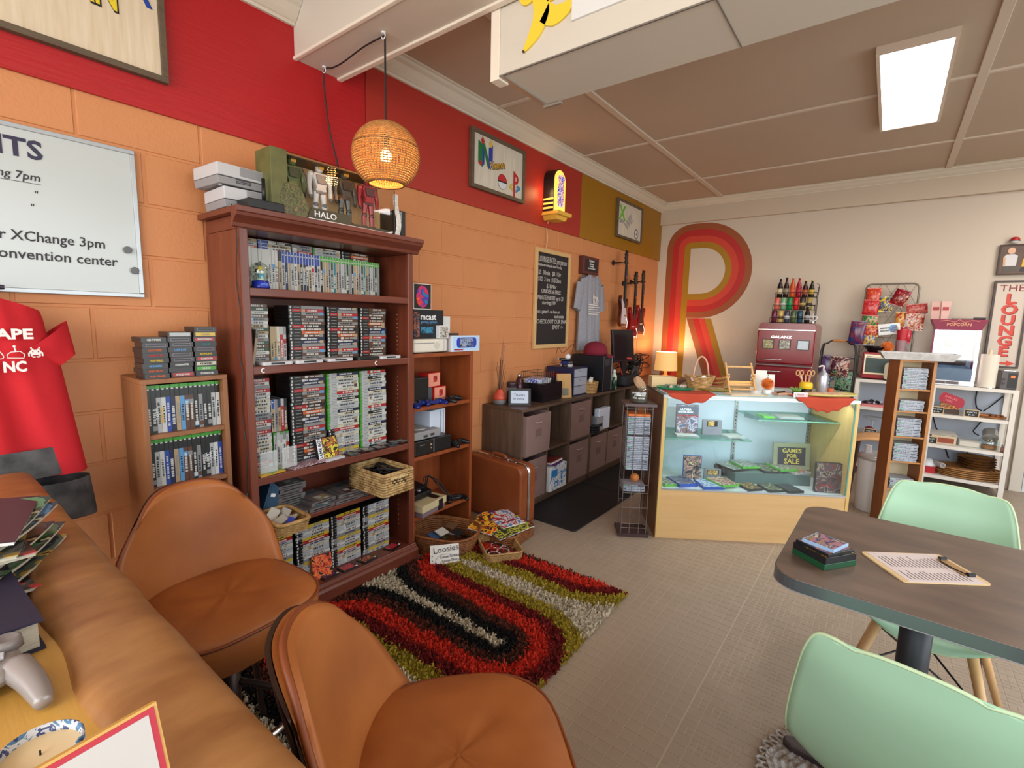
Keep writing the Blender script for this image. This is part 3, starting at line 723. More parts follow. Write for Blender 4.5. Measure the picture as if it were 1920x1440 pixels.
def figure_box():
    t = thing('figure_display_box', 'olive display box of toy soldiers lettered HALO on the bookcase', 'toy box', (0.345, 1.075, 1.8225))
    ol = mat('olive_card', (104, 104, 60), 0.5, var=(20, 1), col2=(82, 84, 48)); tanm = mat('tan_card', (206, 170, 122), 0.6); dk = mat('dark_olive_card', (66, 62, 42), 0.5)
    L, D, H = 0.60, 0.13, 0.265
    m = MB(); m.box(-D, -D + .004, 0, L, 0, H - .012); m.obj('backing_card', tanm, t)
    m = MB(); m.box(-D, 0, -0.035, .035, 0, H); m.obj('left_end_panel', ol, t, bevel=0.002)
    m = MB(); m.box(-D, -.005, .035, L, H - .016, H - .012); m.obj('top_flap', dk, t)
    m = MB(); m.box(-D, -.0, .035, L, 0, .012); m.prism([(.12, .012), (.34, .012), (.33, .055), (.14, .055)], -.006, 0, 'yz'); m.prism([(.34, .012), (L, .012), (L - .03, .020), (.35, .020)], -.006, 0, 'yz'); m.obj('front_band', dk, t)
    m = MB(); m.prism([(.12, .0), (L - .05, .0), (L - .02, .012), (L - .02, .020), (L - .055, .008), (.125, .010)], -.001, .002, 'yz'); m.obj('white_stripe', WHITEPL, t)
    m = MB(); m.box(-D + .005, -.003, L - .002, L, .01, H - .014); m.quad((-.001, .04, .02), (-.001, L, .02), (-.001, L, H - .016), (-.001, .04, H - .016)); m.obj('clear_window', thin_glass('film_window', (250, 250, 248), .04), t)
    text('HALO', .036, WHITEPL, t, (.0008, .150, .020), FX, bold=0.0004, sx=1.15)
    m = MB(); m.obj  # printed portrait panel reduced to a camouflage patch
    m = MB(); m.prism([(.0, .002), (.115, .002), (.125, .05), (.10, .11), (.06, .15), (.02, .13), (0, .08)], .0005, .0015, 'yz'); m.obj('printed_corner', cover_art('camouflage_print', [(52, 54, 30), (96, 98, 50), (70, 64, 40), (120, 104, 60)], 45), t)
    lab = [('green', (78, 96, 46), (50, 60, 34), .085), ('white', (196, 196, 196), (110, 110, 116), .215), ('dark grey', (64, 66, 62), (40, 42, 40), .345), ('crimson', (146, 30, 46), (80, 40, 46), .475)]
    for n_, c1, c2, y in lab:
        f = figure_mesh(c1, c2, (196, 150, 60)).obj('toy_figure', P0, t, (-.06, y + .0, .02), smooth=False, bevel=0.0015); f.scale = (1.1, 1.12, 1.14)
        f['label'] = n_ + ' armoured toy figure'
    m = MB(); m.tube(smoothpath([(-.05, .12, .03), (-.02, .13, .15), (-.03, .11, .22)], 3), .0035, 6); m.obj('toy_rifle', BLACKP, t)
figure_box()
def banner():
    t = thing('pennant', 'narrow white printed ribbon standing beside the toy display box', 'ribbon', (0.36, 1.672, 1.8225))
    m = MB(); m.grid(lambda u, v: (0.006 * sin(v * 6), -.014 + .030 * u + .006 * sin(v * 5), .002 + .20 * v), 4, 12); m.obj('ribbon_strip', cover_art('ribbon_print', [(214, 212, 206), (190, 188, 184), (222, 220, 214), (96, 96, 100)], 60), t, solid=0.001)
    m = MB(); m.cyl((0, -.016, 0), (0, -.016, .215), .0022, n=8); m.obj('rod', BLACKP, t)
banner()
def tower_console(label, loc, size, group=None, m_=None, ridge=True):
    t = thing('game_console', label, 'game console', loc)
    x, y, z = size
    m = MB(); m.box(-x, 0, 0, y, 0, z); m.obj('body', m_ or BLACKP, t, bevel=0.005)
    if ridge:
        m = MB(); m.box(-.002, .0025, y * .42, y * .55, .006, z - .006); m.obj('front_ridge', mat('gloss_black', (40, 40, 44), 0.12), t)
    return t
tower_console('black slab game console standing upright at the right end of the bookcase top', (0.31, 1.705, 1.8225), (0.20, 0.066, 0.142))

def snow_globe():
    t = thing('snow_globe', 'glass snow globe on a royal blue base at the left of the top shelf', 'snow globe', (0.275, 1.012, 1.516))
    m = MB(); m.lathe([(.036, 0), (.038, .006), (.034, .014), (.033, .030), (.030, .032)], 28); m.obj('base', mat('royal_blue_gloss', (30, 48, 150), 0.2), t, smooth=True)
    m = MB(); m.ball((0, 0, .068), .041, 28); m.obj('glass_dome', thin_glass('globe_glass', (240, 246, 240), .14), t, smooth=True)
    m = MB(); m.lathe([(.018, .034), (.017, .05), (.012, .066), (.006, .072)], 14, 0, (210, 220, 200)); m.ball((0, 0, .083), .010, 12, 0, (230, 200, 40)); m.box(-.01, .016, -.014, .012, .04, .062, 0, (60, 150, 190))
    m.ball((.0, -.013, .072), .009, 10, 0, (40, 60, 40)); m.obj('ornament', P0, t)
    m = MB(); m.box(.0325, .0345, -.016, .016, .010, .022); m.obj('name_plate', mat('plate_blue', (60, 90, 190), 0.3), t)
snow_globe()
def handheld(i, y, x, rz, dark=False, z=1.191):
    names = ['grey slim handheld console lying at the front of the second shelf, leftmost of the row', 'grey slim handheld console, second from the left at the front of the second shelf', 'grey slim handheld console, third from the left at the front of the second shelf', 'grey slim handheld console at the right end of the second shelf front', 'small black case between the grey handheld consoles on the second shelf']
    t = thing('handheld_console', names[i], 'handheld console', (x, y, z), rz, None if dark else 'grey handheld consoles along the second shelf')
    k = BLACKP if dark else LGREY
    m = MB(); m.prism(rrect(.075, .135, .012, 4, -.0375, .0675), 0, .015, 'xy'); m.obj('body', k, t, bevel=0.002)
    if not dark:
        m = MB(); m.box(-.0005, .0012, .035, .095, .004, .012); m.obj('front_slot', mat('slot_dark', (40, 40, 44), 0.4), t)
        m = MB(); m.box(-.055, -.02, .03, .105, .0148, .0158); m.obj('lid_panel', MGREY, t)
handheld(0, 0.985, 0.325, 0.0); handheld(1, 1.133, 0.327, 0.02); handheld(2, 1.29, 0.326, -0.02, z=1.192); handheld(3, 1.585, 0.335, 0.03); handheld(4, 1.455, 0.322, 0.0, dark=True)
def leaning_magazine():
    t = thing('game_book', 'thin dark game box leaning against the left stack on the second shelf', 'game box', (0.295, 0.952, 1.191), 0, None, (RD(-9), 0, 0))
    m = MB(); m.box(-.11, 0, 0, .012, 0, .155); m.obj('box', cover_art('dark_box_print', [(30, 30, 34), (60, 56, 50), (120, 104, 80), (40, 44, 60)], 40), t)
    m = MB(); m.box(0, .0012, .001, .011, .01, .12); m.obj('spine_label', mat('spine_tan', (150, 130, 104), 0.4), t)
leaning_magazine()
def gameboy_box():
    t = thing('game_box', 'black boxed game with a white strip reading GAME BOY leaning on third-shelf stacks', 'game box', (0.300, 1.245, 0.709), 0.10, None, (0, RD(-14), 0.10))
    m = MB(); m.box(-.022, 0, 0, .118, 0, .112); m.obj('box', BLACKP, t, bevel=0.001)
    m = MB(); m.box(.0, .0008, .030, .116, .002, .110); m.obj('cover_picture', cover_art('fighter_cover', [(24, 20, 22), (190, 110, 60), (60, 30, 24), (220, 200, 60), (30, 24, 28)], 30), t)
    m = MB(); m.box(0, .0009, .001, .028, .001, .111); m.obj('title_strip', WHITEPL, t)
    text('GAME BOY', .0225, ink('navy'), t, (.0012, .0225, .006), (pi / 2, -pi / 2, pi / 2), bold=0.0006)
gameboy_box()
def flat_card(name, label, cat, loc, size, m_, rz=0, tilt=(0, 0), group=None, edge=None):
    """thin box lying flat or tilted, with a picture or label part on top"""
    t = thing(name, label, cat, loc, 0, group, (tilt[0], tilt[1], rz))
    m = MB(); m.box(-size[0], 0, 0, size[1], 0, size[2]); m.obj('shell', edge or m_, t, bevel=0.0008)
    m = MB(); m.box(-size[0] * .92, -size[0] * .06, size[1] * .06, size[1] * .94, size[2], size[2] + .0006); m.obj('cover', m_, t)
    return t
greenart = cover_art('green_card_print', [(60, 120, 50), (120, 180, 90), (180, 200, 140), (40, 80, 40)], 40)
flat_card('game_card_case', 'thin green game case fanned flat at the left front of the third shelf', 'game case', (0.322, 1.005, 0.709), (.125, .11, .008), greenart, 0.5, edge=mat('green_plastic', (70, 140, 50), 0.3))
flat_card('game_card_case', 'thin yellow game case under the green one at the third shelf front', 'game case', (0.328, 0.955, 0.709), (.10, .12, .007), mat('yellow_card', (206, 180, 70), 0.4), 0.15, edge=mat('yellow_card_edge', (190, 150, 50), 0.4))
for i, (y, x, a, w) in enumerate(((0.965, .305, -.72, 'left'), (1.065, .30, -.62, 'right'))):
    t = thing('clear_case', 'empty clear plastic case standing open at the third shelf front, %s one' % w, 'plastic case', (x, y, 0.718), 0.15 * i, 'empty clear cases on the third shelf', )
    m = MB(); m.box(-.004, 0, 0, .075, 0, .095); m.obj('lid', CLEAR, t); m = MB(); m.box(-.07, 0, 0, .075, 0, .006); m.obj('tray', CLEAR, t)
pink = cover_art('pink_disc_cards', [(150, 110, 120), (196, 176, 180), (110, 70, 84), (170, 140, 150)], 60)
for i in range(6):
    flat_card('cartridge_case', 'mauve handheld-game card, %s of the fan at the third shelf front' % ['far left', 'second', 'third', 'fourth', 'fifth', 'far right'][i], 'game card', (0.33 - .02 * (i % 2), 1.105 + .025 * i, .709 + .0018 * i), (.075, .055, .003), pink, 0.3 - .1 * i, group='mauve cards fanned on the third shelf')
flat_card('clear_case', 'frosted clear game case lying flat in front of the boxed game', 'plastic case', (0.328, 1.262, 0.709), (.085, .11, .010), mat('frosted_plastic', (190, 190, 200), 0.3), 0.1)
dgp = [cover_art('handheld_cover_%d' % i, c, 50) for i, c in enumerate([[(40, 46, 50), (90, 110, 110), (30, 30, 34), (150, 140, 120)], [(110, 40, 50), (30, 30, 36), (160, 160, 150), (60, 60, 70)], [(60, 80, 110), (30, 34, 44), (180, 170, 150), (80, 60, 50)]])]
for i in range(9):
    flat_card('handheld_game', 'small dark handheld game, %s from the left along the third shelf front' % ORD[i], 'game case', (0.322 - .03 * (i % 2), 1.40 + .041 * i, .709 + .004 * (i % 3)), (.062, .058, .006), dgp[i % 3], 0.3 * (random.random() - .5), group='dark handheld games at the third shelf front', edge=DARKG)

# compartment under the third shelf
t = thing('binder', 'dark blue plastic wallet leaning in the left corner above the grey cartridges', 'binder', (0.27, 0.962, 0.480), 0.0, None, (RD(-20), 0, 0.1))
MB().box(-.20, 0, 0, .012, 0, .20).obj('cover', mat('dark_blue_cover', (34, 66, 92), 0.5), t, bevel=0.003)
m = MB(); m.prism([(0.012, 0), (0.10, 0), (0.05, .17), (.012, .19)], -.012, -.006, 'yz'); m.obj('front_flap', mat('dark_blue_flap', (40, 74, 100), 0.5), t)
m = MB(); m.box(-.004, .001, .018, .04, .125, .14); m.obj('price_tag', WHITEPL, t)
for i in range(7):
    b = cartridge_mesh('grey_big', 40 + i)
    o = b.obj('game_cartridge', P0, None, (0.20 + .006 * (i % 2), 1.075 + .006 * ((i * 3) % 4), .479 + .0178 * i), (0, 0, .05 * (i % 3 - 1)))
    tag(o, 'grey game cartridge, %s from the bottom of the pile behind the small wicker basket' % ORD[i], 'game cartridge', 'pile of grey cartridges in the middle compartment')
n = 0
for (x, y, a) in ((.325, 1.035, .04), (.325, 1.175, .02), (.325, 1.315, -.02), (.325, 1.455, .03), (.19, 1.215, .05), (.19, 1.352, 0), (.19, 1.49, -.03)):
    o = cartridge_mesh('grey_big', 60 + n).obj('game_cartridge', P0, None, (x - .004, y, .4795), (0, 0, a))
    tag(o, 'grey game cartridge lying flat, %s in the %s row of the middle compartment' % (ORD[n if n < 4 else n - 4], 'front' if n < 4 else 'back'), 'game cartridge', 'grey cartridges laid flat on the middle shelf'); n += 1
for n, (x, y, a, z) in enumerate(((.318, 1.20, .3, .4965), (.318, 1.345, -.2, .4965))):
    o = cartridge_mesh('grey_big', 80 + n).obj('game_cartridge', P0, None, (x - .02, y, z + .001), (0, 0, a * .3))
    tag(o, 'grey game cartridge stacked on top of the front row, %s one' % ('left', 'right')[n], 'game cartridge', 'grey cartridges laid flat on the middle shelf')

def weave_basket(name, label, loc, rz, L, W, H, m_, rows, r=.006, group=None, flare=0.0, handle=None, rim=None, amp=.0025, per=.022, roundr=.02):
    """open basket: woven wall of wavy horizontal strands, base and rim; L along y, W along x"""
    t = thing(name, label, 'basket', loc, rz, group)
    def loop(w, l, z, ph, a, k=48):
        P = rrect(w, l, min(roundr, w / 2.2, l / 2.2), 5); n = len(P); out = []; per_ = 0
        segs = []
        for i in range(n):
            p, q = V((P[i][0], P[i][1], 0)), V((P[(i + 1) % n][0], P[(i + 1) % n][1], 0)); d = (q - p).length; c = max(1, int(d / (per / 2)))
            for j in range(c): segs.append(p.lerp(q, j / c))
        for i, p in enumerate(segs):
            nn = p.normalized() * (a * (1 if (i + ph) % 2 else -1)); out.append((p.x + nn.x, p.y + nn.y, z))
        return out
    m = MB(); dz = H / rows
    for k in range(rows):
        f = 1 + flare * (k / rows); m.tube(loop(W * f, L * f, dz * (k + .5), k % 2, amp), dz * .56, 5, closed=True)
    m.obj('woven_wall', m_, t, smooth=True)
    m = MB(); m.prism(rrect(W * .98, L * .98, min(roundr, W / 2.2), 5), 0, .006); m.obj('base', m_, t)
    m = MB(); f = 1 + flare; m.tube(loop(W * f, L * f, H + r * .2, 0, 0), r, 6, closed=True); m.obj('rim', rim or m_, t, smooth=True)
    return t
t = weave_basket('storage_basket', 'rectangular woven basket with a cut-out handle, jutting out above grey cartridges', (0.395, 1.560, 0.515), 0.02, .19, .27, .115, HYA, 9, r=.005, roundr=.008, amp=.003)
t.location = (0.368, 1.552, .5165)
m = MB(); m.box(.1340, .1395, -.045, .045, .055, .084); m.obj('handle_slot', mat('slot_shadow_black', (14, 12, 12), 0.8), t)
m = MB(); m.tube([(.137, -.055, .088), (.139, 0, .09), (.137, .055, .088)], .005, 6); m.obj('handle_bar', mat('hyacinth_bar', (214, 188, 136), 0.6), t)
t2 = thing('adapter_bundle', 'tangle of black power adapters filling the woven basket', 'adapters', (0.368, 1.552, .53), 0)
for i in range(7):
    m = MB(); x, y = -.09 + .055 * (i % 4), -.05 + .034 * (i % 4); m.box(x - .02, x + .03, y - .03, y + .03, .025 + .008 * (i % 3), .08 + .01 * (i % 2)); m.obj('adapter', BLACKP, t2, rot=(0, 0, 0), bevel=0.004)
m = MB()
for i in range(5):
    rr = random.Random(i); pts = [((rr.random() - .5) * .23, (rr.random() - .5) * .15, .078 + .02 * rr.random()) for _ in range(6)]; m.tube(smoothpath(pts, 4), .003, 5)
m.obj('tangled_cord', CABLE, t2)
t = weave_basket('small_basket', 'small shallow wicker basket with a rolled rim holding grey memory cards', (0.36, 1.005, 0.4795), 0.0, .13, .20, .05, RATTAN, 9, r=.009, roundr=.03, flare=.08)
t.location = (0.372, 1.022, .4795)
for i, (x, y, z, rx, ry, c) in enumerate(((.39, 1.0, .515, .5, .3, 'pale grey'), (.345, 1.045, .52, 1.1, .2, 'pale grey'), (.40, 1.04, .512, .2, -.3, 'pale grey'), (.33, .995, .53, .9, .5, 'pale grey'))):
    t = thing('memory_card', 'pale grey plastic accessory in the small wicker basket, %s one' % ['front', 'tall right', 'right', 'rear'][i], 'game accessory', (x, y, z), 0, 'grey accessories in the small basket', (rx, ry, .3 * i))
    MB().box(-.022, .022, -.03, .03, 0, .012).obj('shell', mat('warm_grey_plastic', (176, 170, 158), 0.5), t, bevel=0.003); MB().box(-.015, .015, .026, .031, .002, .010).obj('connector', MGREY, t)
t = thing('memory_card', 'small royal blue accessory in the small wicker basket', 'game accessory', (.43, 1.02, .514), 0, None, (.6, .3, .8)); MB().box(-.014, .014, -.025, .025, 0, .012).obj('shell', mat('blue_plastic', (34, 60, 160), 0.4), t, bevel=0.004)

# black cartridges and standing discs at the front of the bottom compartment
arts = [cover_art('cart_label_%d' % i, c, 60) for i, c in enumerate([[(180, 40, 40), (60, 30, 90), (30, 30, 40), (220, 160, 60)], [(200, 60, 70), (150, 30, 50), (220, 120, 110)], [(210, 140, 60), (150, 60, 50), (60, 40, 50), (230, 200, 140)], [(60, 120, 60), (150, 130, 60), (30, 40, 60), (200, 60, 50)], [(40, 60, 120), (200, 90, 60), (230, 220, 200), (30, 30, 40)]])]
nn = 0
for (x, y, a, up) in ((.325, 1.24, .1, 0), (.330, 1.345, .05, 0), (.335, 1.47, .2, 0), (.255, 1.335, .1, 1), (.26, 1.44, -.1, 1), (.25, 1.545, .05, 1), (.33, 1.655, .35, 0), (.262, 1.665, .1, 1)):
    t = thing('game_cartridge', 'black cartridge with a colour label, %s %s the front of the bottom compartment' % (ORD[nn if nn < 6 else nn], 'propped at' if up else 'lying at'), 'game cartridge', (x, y, .0965 if not up else .099), 0, 'black cartridges along the bottom compartment', (0, -1.05 if up else 0, a))
    m = MB(); m.box(-.07, 0, 0, .092, 0, .018); m.obj('shell', BLACKP, t, bevel=0.003)
    m = MB(); m.box(-.062, -.014, .012, .080, .018, .0188); m.obj('label_art', arts[nn % 5], t)
    m = MB(); m.cyl((-.012, .084, .018), (-.012, .084, .0195), .006, n=10); m.obj('price_dot', WHITEPL, t); nn += 1
t = thing('clear_boxed_cartridge', 'tall clear-sleeved cartridge box with red artwork behind the front stool', 'game box', (.285, 1.205, .0965), 0, None, (0, -.15, -.1))
MB().box(-.02, 0, 0, .10, 0, .13).obj('box', cover_art('red_monster_art', [(30, 26, 30), (200, 60, 40), (230, 120, 60), (24, 30, 50)], 30), t)

# ---------------------------------------------------------------- console shelf
def simple_box(name, label, cat, loc, size, m_, rz=0, face=None, bevel=.001, group=None, top=None):
    """box whose front (+x) face carries printed art"""
    t = thing(name, label, cat, loc, rz, group)
    m = MB(); m.box(-size[0], 0, 0, size[1], 0, size[2]); m.obj('carton' if face else 'body', m_, t, bevel=bevel)
    if face: m = MB(); m.box(0, .0009, .004, size[1] - .004, .004, size[2] - .004); m.obj('front_print', face, t)
    return t
t = simple_box('disc_console_box', 'small glossy box with a rainbow-coloured face, on top of the black console box', 'box', (0.27, 1.858, 1.4565), (.11, .135, .145), mat('box_pale', (210, 206, 200), 0.4), face=BLACKP)
m = MB(); m.prism([(.067 + .048 * cos(a * pi / 12), .072 + .062 * sin(a * pi / 12)) for a in range(24)], .001, .0018, 'yz'); m.obj('rainbow_oval', cover_art('rainbow_art', [(240, 170, 40), (220, 60, 40), (190, 40, 90), (70, 50, 150), (30, 110, 160)], 14), t)
t = simple_box('console_box', 'black game console box lettered mcast on the console shelf top', 'box', (0.272, 1.845, 1.2905), (.13, .245, .165), BLACKP, face=mat('dark_box_face', (20, 26, 34), 0.3))
text('mcast', .052, WHITEPL, t, (.0012, .062, .108), FX, bold=0.0008); text('gaming system', .022, ink('lblue'), t, (.0012, .064, .088), FX, bold=0.0003)
m = MB(); m.box(.0009, .0015, .012, .055, .01, .15); m.obj('side_picture', cover_art('hand_art', [(100, 104, 130), (30, 30, 40), (140, 80, 60), (120, 124, 150)], 20), t)
m = MB(); m.box(.0009, .0016, .066, .16, .03, .066); m.obj('feature_panel', cover_art('blue_feature', [(30, 90, 130), (50, 130, 160), (20, 50, 80)], 40), t)
t = thing('game_console', 'off-white slim game console lying on the console shelf top, in front of the black box', 'game console', (0.297, 1.838, 1.2065))
m = MB(); m.box(-.24, 0, 0, .265, .004, .082); m.obj('body', mat('bone_plastic', (216, 210, 196), 0.4), t, bevel=0.012, seg=3)
m = MB(); m.cyl((-.001, .175, .043), (.003, .175, .043), .020, n=20); m.obj('power_ring', mat('bone_ring', (196, 190, 178), 0.3), t); m = MB(); m.box(-.001, .002, .005, .155, .056, .060); m.obj('disc_tray', MGREY, t); m = MB(); m.box(0, .002, .225, .238, .01, .075); m.obj('grip_panel', LGREY, t)
t = simple_box('accessory_box', 'small white box printed with little pictures leaning on the black console box', 'box', (0.302, 2.03, 1.2905), (.03, .075, .075), WHITEPL, face=cover_art('sticker_sheet', [(216, 210, 200), (120, 110, 100), (206, 200, 190), (60, 50, 50), (222, 216, 206)], 50))
t = simple_box('white_console_box', 'plain white carton standing behind the blue handheld box', 'box', (0.15, 2.10, 1.206), (.10, .17, .215), WHITEPL, face=mat('box_white_print', (220, 224, 220), 0.5))
m = MB(); m.box(.001, .0014, .02, .14, .055, .058); m.box(.001, .0014, .02, .14, .035, .038); m.obj('printed_lines', ink('grey'), t)
t = simple_box('handheld_box', 'white and blue box picturing a blue handheld console, at the right front corner', 'box', (0.30, 2.135, 1.2065), (.06, .255, .098), mat('box_white', (224, 222, 226), 0.4), face=mat('pale_blue_face', (176, 206, 236), 0.4))
m = MB(); m.prism(rrect(.18, .064, .022, 5, .132, .055), .0012, .0022, 'yz'); q = m.obj('printed_handheld', mat('print_blue', (44, 60, 170), 0.3), t); m = MB(); m.box(.0022, .0028, .072, .19, .028, .082); m.obj('printed_screen', cover_art('screen_scene', [(30, 34, 60), (90, 110, 160), (160, 170, 190), (40, 60, 40)], 40), q)
m = MB(); m.box(.0012, .0018, .02, .10, .008, .016); m.obj('red_lettering_band', ink('red'), t)
t = simple_box('game_console', 'dark flat player lying behind the handheld box', 'media player', (0.21, 2.13, 1.206 + .0), (.04, .16, .11), DARKG)
# upper compartment of the console shelf
t = tower_console('large black game console standing in the upper compartment of the console shelf', (0.25, 1.842, 0.894), (.22, .15, .165), ridge=False)
def gamepad(label, loc, rot, m_, group=None):
    t = thing('game_controller', label, 'game controller', loc, 0, group, rot)
    m = MB(); m.prism(rrect(.055, .085, .02, 5), .006, .026); m.obj('body', m_, t, bevel=0.006, seg=3, smooth=True)
    for s in (-1, 1):
        m = MB(); m.tube(smoothpath([(.0, .042 * s, .017), (.02, .056 * s, .016), (.058, .064 * s, .010)], 5), [.019 - .0008 * i for i in range(11)], 10); m.obj('grip', m_, t, smooth=True)
        m = MB(); m.cyl((.006, .022 * s, .026), (.006, .022 * s, .034), .009, .010, 12); m.obj('thumbstick', DARKG, t)
    m = MB(); m.box(-.028, -.012, -.04, -.022, .026, .029); m.obj('direction_pad', DARKG, t)
    return t
bl = mat('blue_gloss_plastic', (26, 40, 110), 0.15)
gamepad('dark blue glossy controller at the front left of the upper compartment', (0.262, 1.885, .894), (0, 0, .3), bl, 'dark controllers in the console shelf')
gamepad('dark blue glossy controller, second in the upper compartment', (0.268, 2.01, .894), (0, 0, -.2), bl, 'dark controllers in the console shelf')
gamepad('black controller under the red boxes in the upper compartment', (0.262, 2.165, .894), (0, 0, .5), BLACKP, 'dark controllers in the console shelf')
for i, (y, z, s) in enumerate(((2.035, .985, 'upper'), (2.085, .894, 'lower'))):
    t = simple_box('toy_box', 'small red and salmon console box, %s of two in the console shelf' % s, 'box', (0.20 + .0 * i, y, z), (.08, .115, .088), mat('box_red', (196, 40, 36), 0.4), face=mat('box_salmon', (226, 150, 126), 0.4), rz=.12, group='two red mini console boxes')
    m = MB(); m.box(.001, .0018, .048, .083, .030, .070); m.obj('printed_device', cover_art('mini_device', [(120, 30, 40), (210, 60, 60), (60, 30, 50)], 60), t)
t = simple_box('grey_box', 'small dark grey box carrying the upper red box', 'box', (0.19, 2.005, .894), (.09, .075, .09), mat('slate_grey', (84, 86, 92), 0.4), bevel=.006)
# middle compartment
t = tower_console('white game console standing upright in the middle compartment of the console shelf', (0.235, 2.02, .680), (.23, .155, .165), m_=mat('cool_white_plastic', (206, 216, 232), 0.3), ridge=False); t.rotation_euler = (0, 0, .15)
m = MB(); m.box(-.001, .0015, .10, .106, .01, .155); m.box(-.001, .0015, .13, .134, .01, .155); m.obj('front_slot', MGREY, t)
t = thing('game_console', 'grey disc console with round lid lying on the black console', 'game console', (0.295, 1.842, .6985))
m = MB(); m.box(-.19, 0, 0, .21, 0, .048); m.obj('body', MGREY, t, bevel=0.006); m = MB(); m.cyl((-.10, .095, .048), (-.10, .095, .056), .062, n=28); m.obj('disc_lid', mat('lid_grey', (156, 152, 148), 0.4), t)
m = MB(); m.box(0, .002, .07, .10, .010, .024); m.box(0, .002, .125, .155, .014, .028); m.obj('front_port', DARKG, t)
t = thing('game_console', 'wide black game console at the bottom of the middle compartment', 'game console', (0.298, 1.842, .601))
m = MB(); m.box(-.24, 0, 0, .30, .004, .092); m.obj('body', BLACKP, t, bevel=0.006); m = MB(); m.box(0, .003, .145, .15, .008, .09); m.box(0, .0025, .04, .075, .064, .068); m.obj('trim_line', mat('trim_silver', (150, 152, 156), 0.3, 0.6), t)
m = MB(); m.cyl((0, .125, .06), (.004, .125, .06), .007, n=14); m.cyl((0, .125, .04), (.004, .125, .04), .005, n=14); m.obj('front_button', CHROME, t)
gamepad('black controller resting at the right end of the middle compartment', (0.262, 2.225, .601), (0, 0, .2), BLACKP, 'dark controllers in the console shelf')
# lower compartment
t = thing('game_console', 'beige and grey toaster-style game console tilted in the lowest compartment', 'game console', (0.345, 1.86, .2365), 0.16)
be = mat('beige_plastic', (196, 180, 140), 0.5)
m = MB(); m.box(-.20, 0, 0, .235, .032, .075); m.obj('upper_shell', be, t, bevel=0.003); m = MB(); m.box(-.19, -.006, .008, .225, 0, .032); m.obj('lower_shell', mat('mauve_grey_plastic', (120, 104, 110), 0.5), t, bevel=0.003)
m = MB(); m.box(-.002, .0025, .155, .195, .004, .070); m.box(-.12, -.02, .15, .2, .0745, .0765); m.obj('cartridge_gate', BLACKP, t)
t = thing('game_console', 'black flat game console heaped on the beige console', 'game console', (0.265, 1.86, .3165), 0.1, None, (0.0, .16, .1))
m = MB(); m.box(-.18, 0, 0, .16, 0, .04); m.obj('body', BLACKP, t, bevel=0.008, seg=3); m = MB(); m.box(-.05, -.03, .07, .09, .040, .043); m.obj('eject_button', LGREY, t)
m = MB(); m.box(-.15, -.04, .02, .15, .040, .055); m.obj('top_hump', BLACKP, t, bevel=.008)
t = gamepad('black controller with cable at the right of the lowest compartment', (0.262, 2.215, .236), (0, 0, -.4), BLACKP, 'dark controllers in the console shelf')
b = MB()
for k in range(3): b.tube(smoothpath([(.20, 2.02, .34), (.14, 2.06 + .02 * k, .40), (.20, 2.13, .37 - .02 * k), (.25, 2.18, .27), (.28, 2.25, .245 + .008 * k)], 6), .0035, 6)
tag(b.obj('cable_loop', CABLE), 'loops of black cable over the consoles in the lowest compartment', 'cable')
b = MB(); b.cyl((.15, 2.33, .66), (.19, 2.42, .6), .001) if False else None
# ================================================================ on the left wall
def frame_obj(name, label, cat, y0, y1, z0, z1, fw, mf, mp, depth=.03, face_in=.008, loc_x=.021):
    t = thing(name, label, cat, (loc_x, y0, z0)); W, H = y1 - y0, z1 - z0
    m = MB()
    m.box(0, depth, 0, W, 0, fw); m.box(0, depth, 0, W, H - fw, H); m.box(0, depth, 0, fw, fw, H - fw); m.box(0, depth, W - fw, W, fw, H - fw)
    m.obj('frame', mf, t, bevel=0.002)
    m = MB(); m.box(0, depth - face_in, fw, W - fw, fw, H - fw); m.obj('panel', mp, t)
    return t, depth - face_in
WB = mat('whiteboard_gloss', (186, 190, 188), 0.18)
ALU = mat('grey_aluminium', (168, 170, 172), 0.35, 0.6)
def whiteboard():
    t, d = frame_obj('whiteboard', 'large whiteboard with handwritten events, upper left on the orange wall', 'whiteboard', -0.55, .672, 1.462, 2.022, .016, ALU, WB, .018, .005, .006)
    mk = mat('marker_black', (50, 46, 50), 0.6); hd = mat('vinyl_navy', (40, 32, 62), 0.4)
    x = d + .001
    def w(s, y, z, sz, m_=mk, b=.0006, al='LEFT', sh=.1, sx=1): text(s, sz, m_, t, (x, y + .55, z - 1.462), FX, bold=b, align=al, shear=sh, sx=sx)
    w('EVENTS', .408, 1.918, .085, hd, .0022, 'RIGHT', 0, 1.05)
    w('gaming 7pm', .395, 1.845, .036, mk, .0004, 'RIGHT', .15)
    w('"', .385, 1.79, .03, mk, .0003, 'RIGHT'); w('"', .372, 1.745, .03, mk, .0003, 'RIGHT')
    m = MB(); m.box(x, x + .0006, .80, .945, .372, .3735); m.obj('underline', mk, t)
    w('Brunswick Beer XChange 3pm', .560, 1.640, .047, mk, .0006, 'RIGHT', .05, .93)
    w('Expo @ convention center', .592, 1.578, .048, mk, .0006, 'RIGHT', .05, .96)
    for i, (y, z) in enumerate(((.626, 1.643), (.644, 1.566))):
        g = tag(MB().cyl((.0, 0, 0), (.010, 0, 0), .0135, n=20).obj('magnet', mat('magnet_grey', (92, 92, 92), 0.4), None, (.024, y, z), bevel=.002), 'round grey magnet on the whiteboard, %s of two' % ('upper', 'lower')[i], 'magnet', 'round magnets on the whiteboard')
    m = MB(); m.box(.018, .06, .20, .80, .0, .006); m.obj('pen_tray', ALU, t)
    o = MB().cyl((0, 0, 0), (0, .13, 0), .008, n=12).obj('marker_pen', mat('pen_dark', (50, 42, 60), 0.4), None, (.045, .145, 1.477)); tag(o, 'dark marker pen lying on the whiteboard tray', 'pen')
whiteboard()
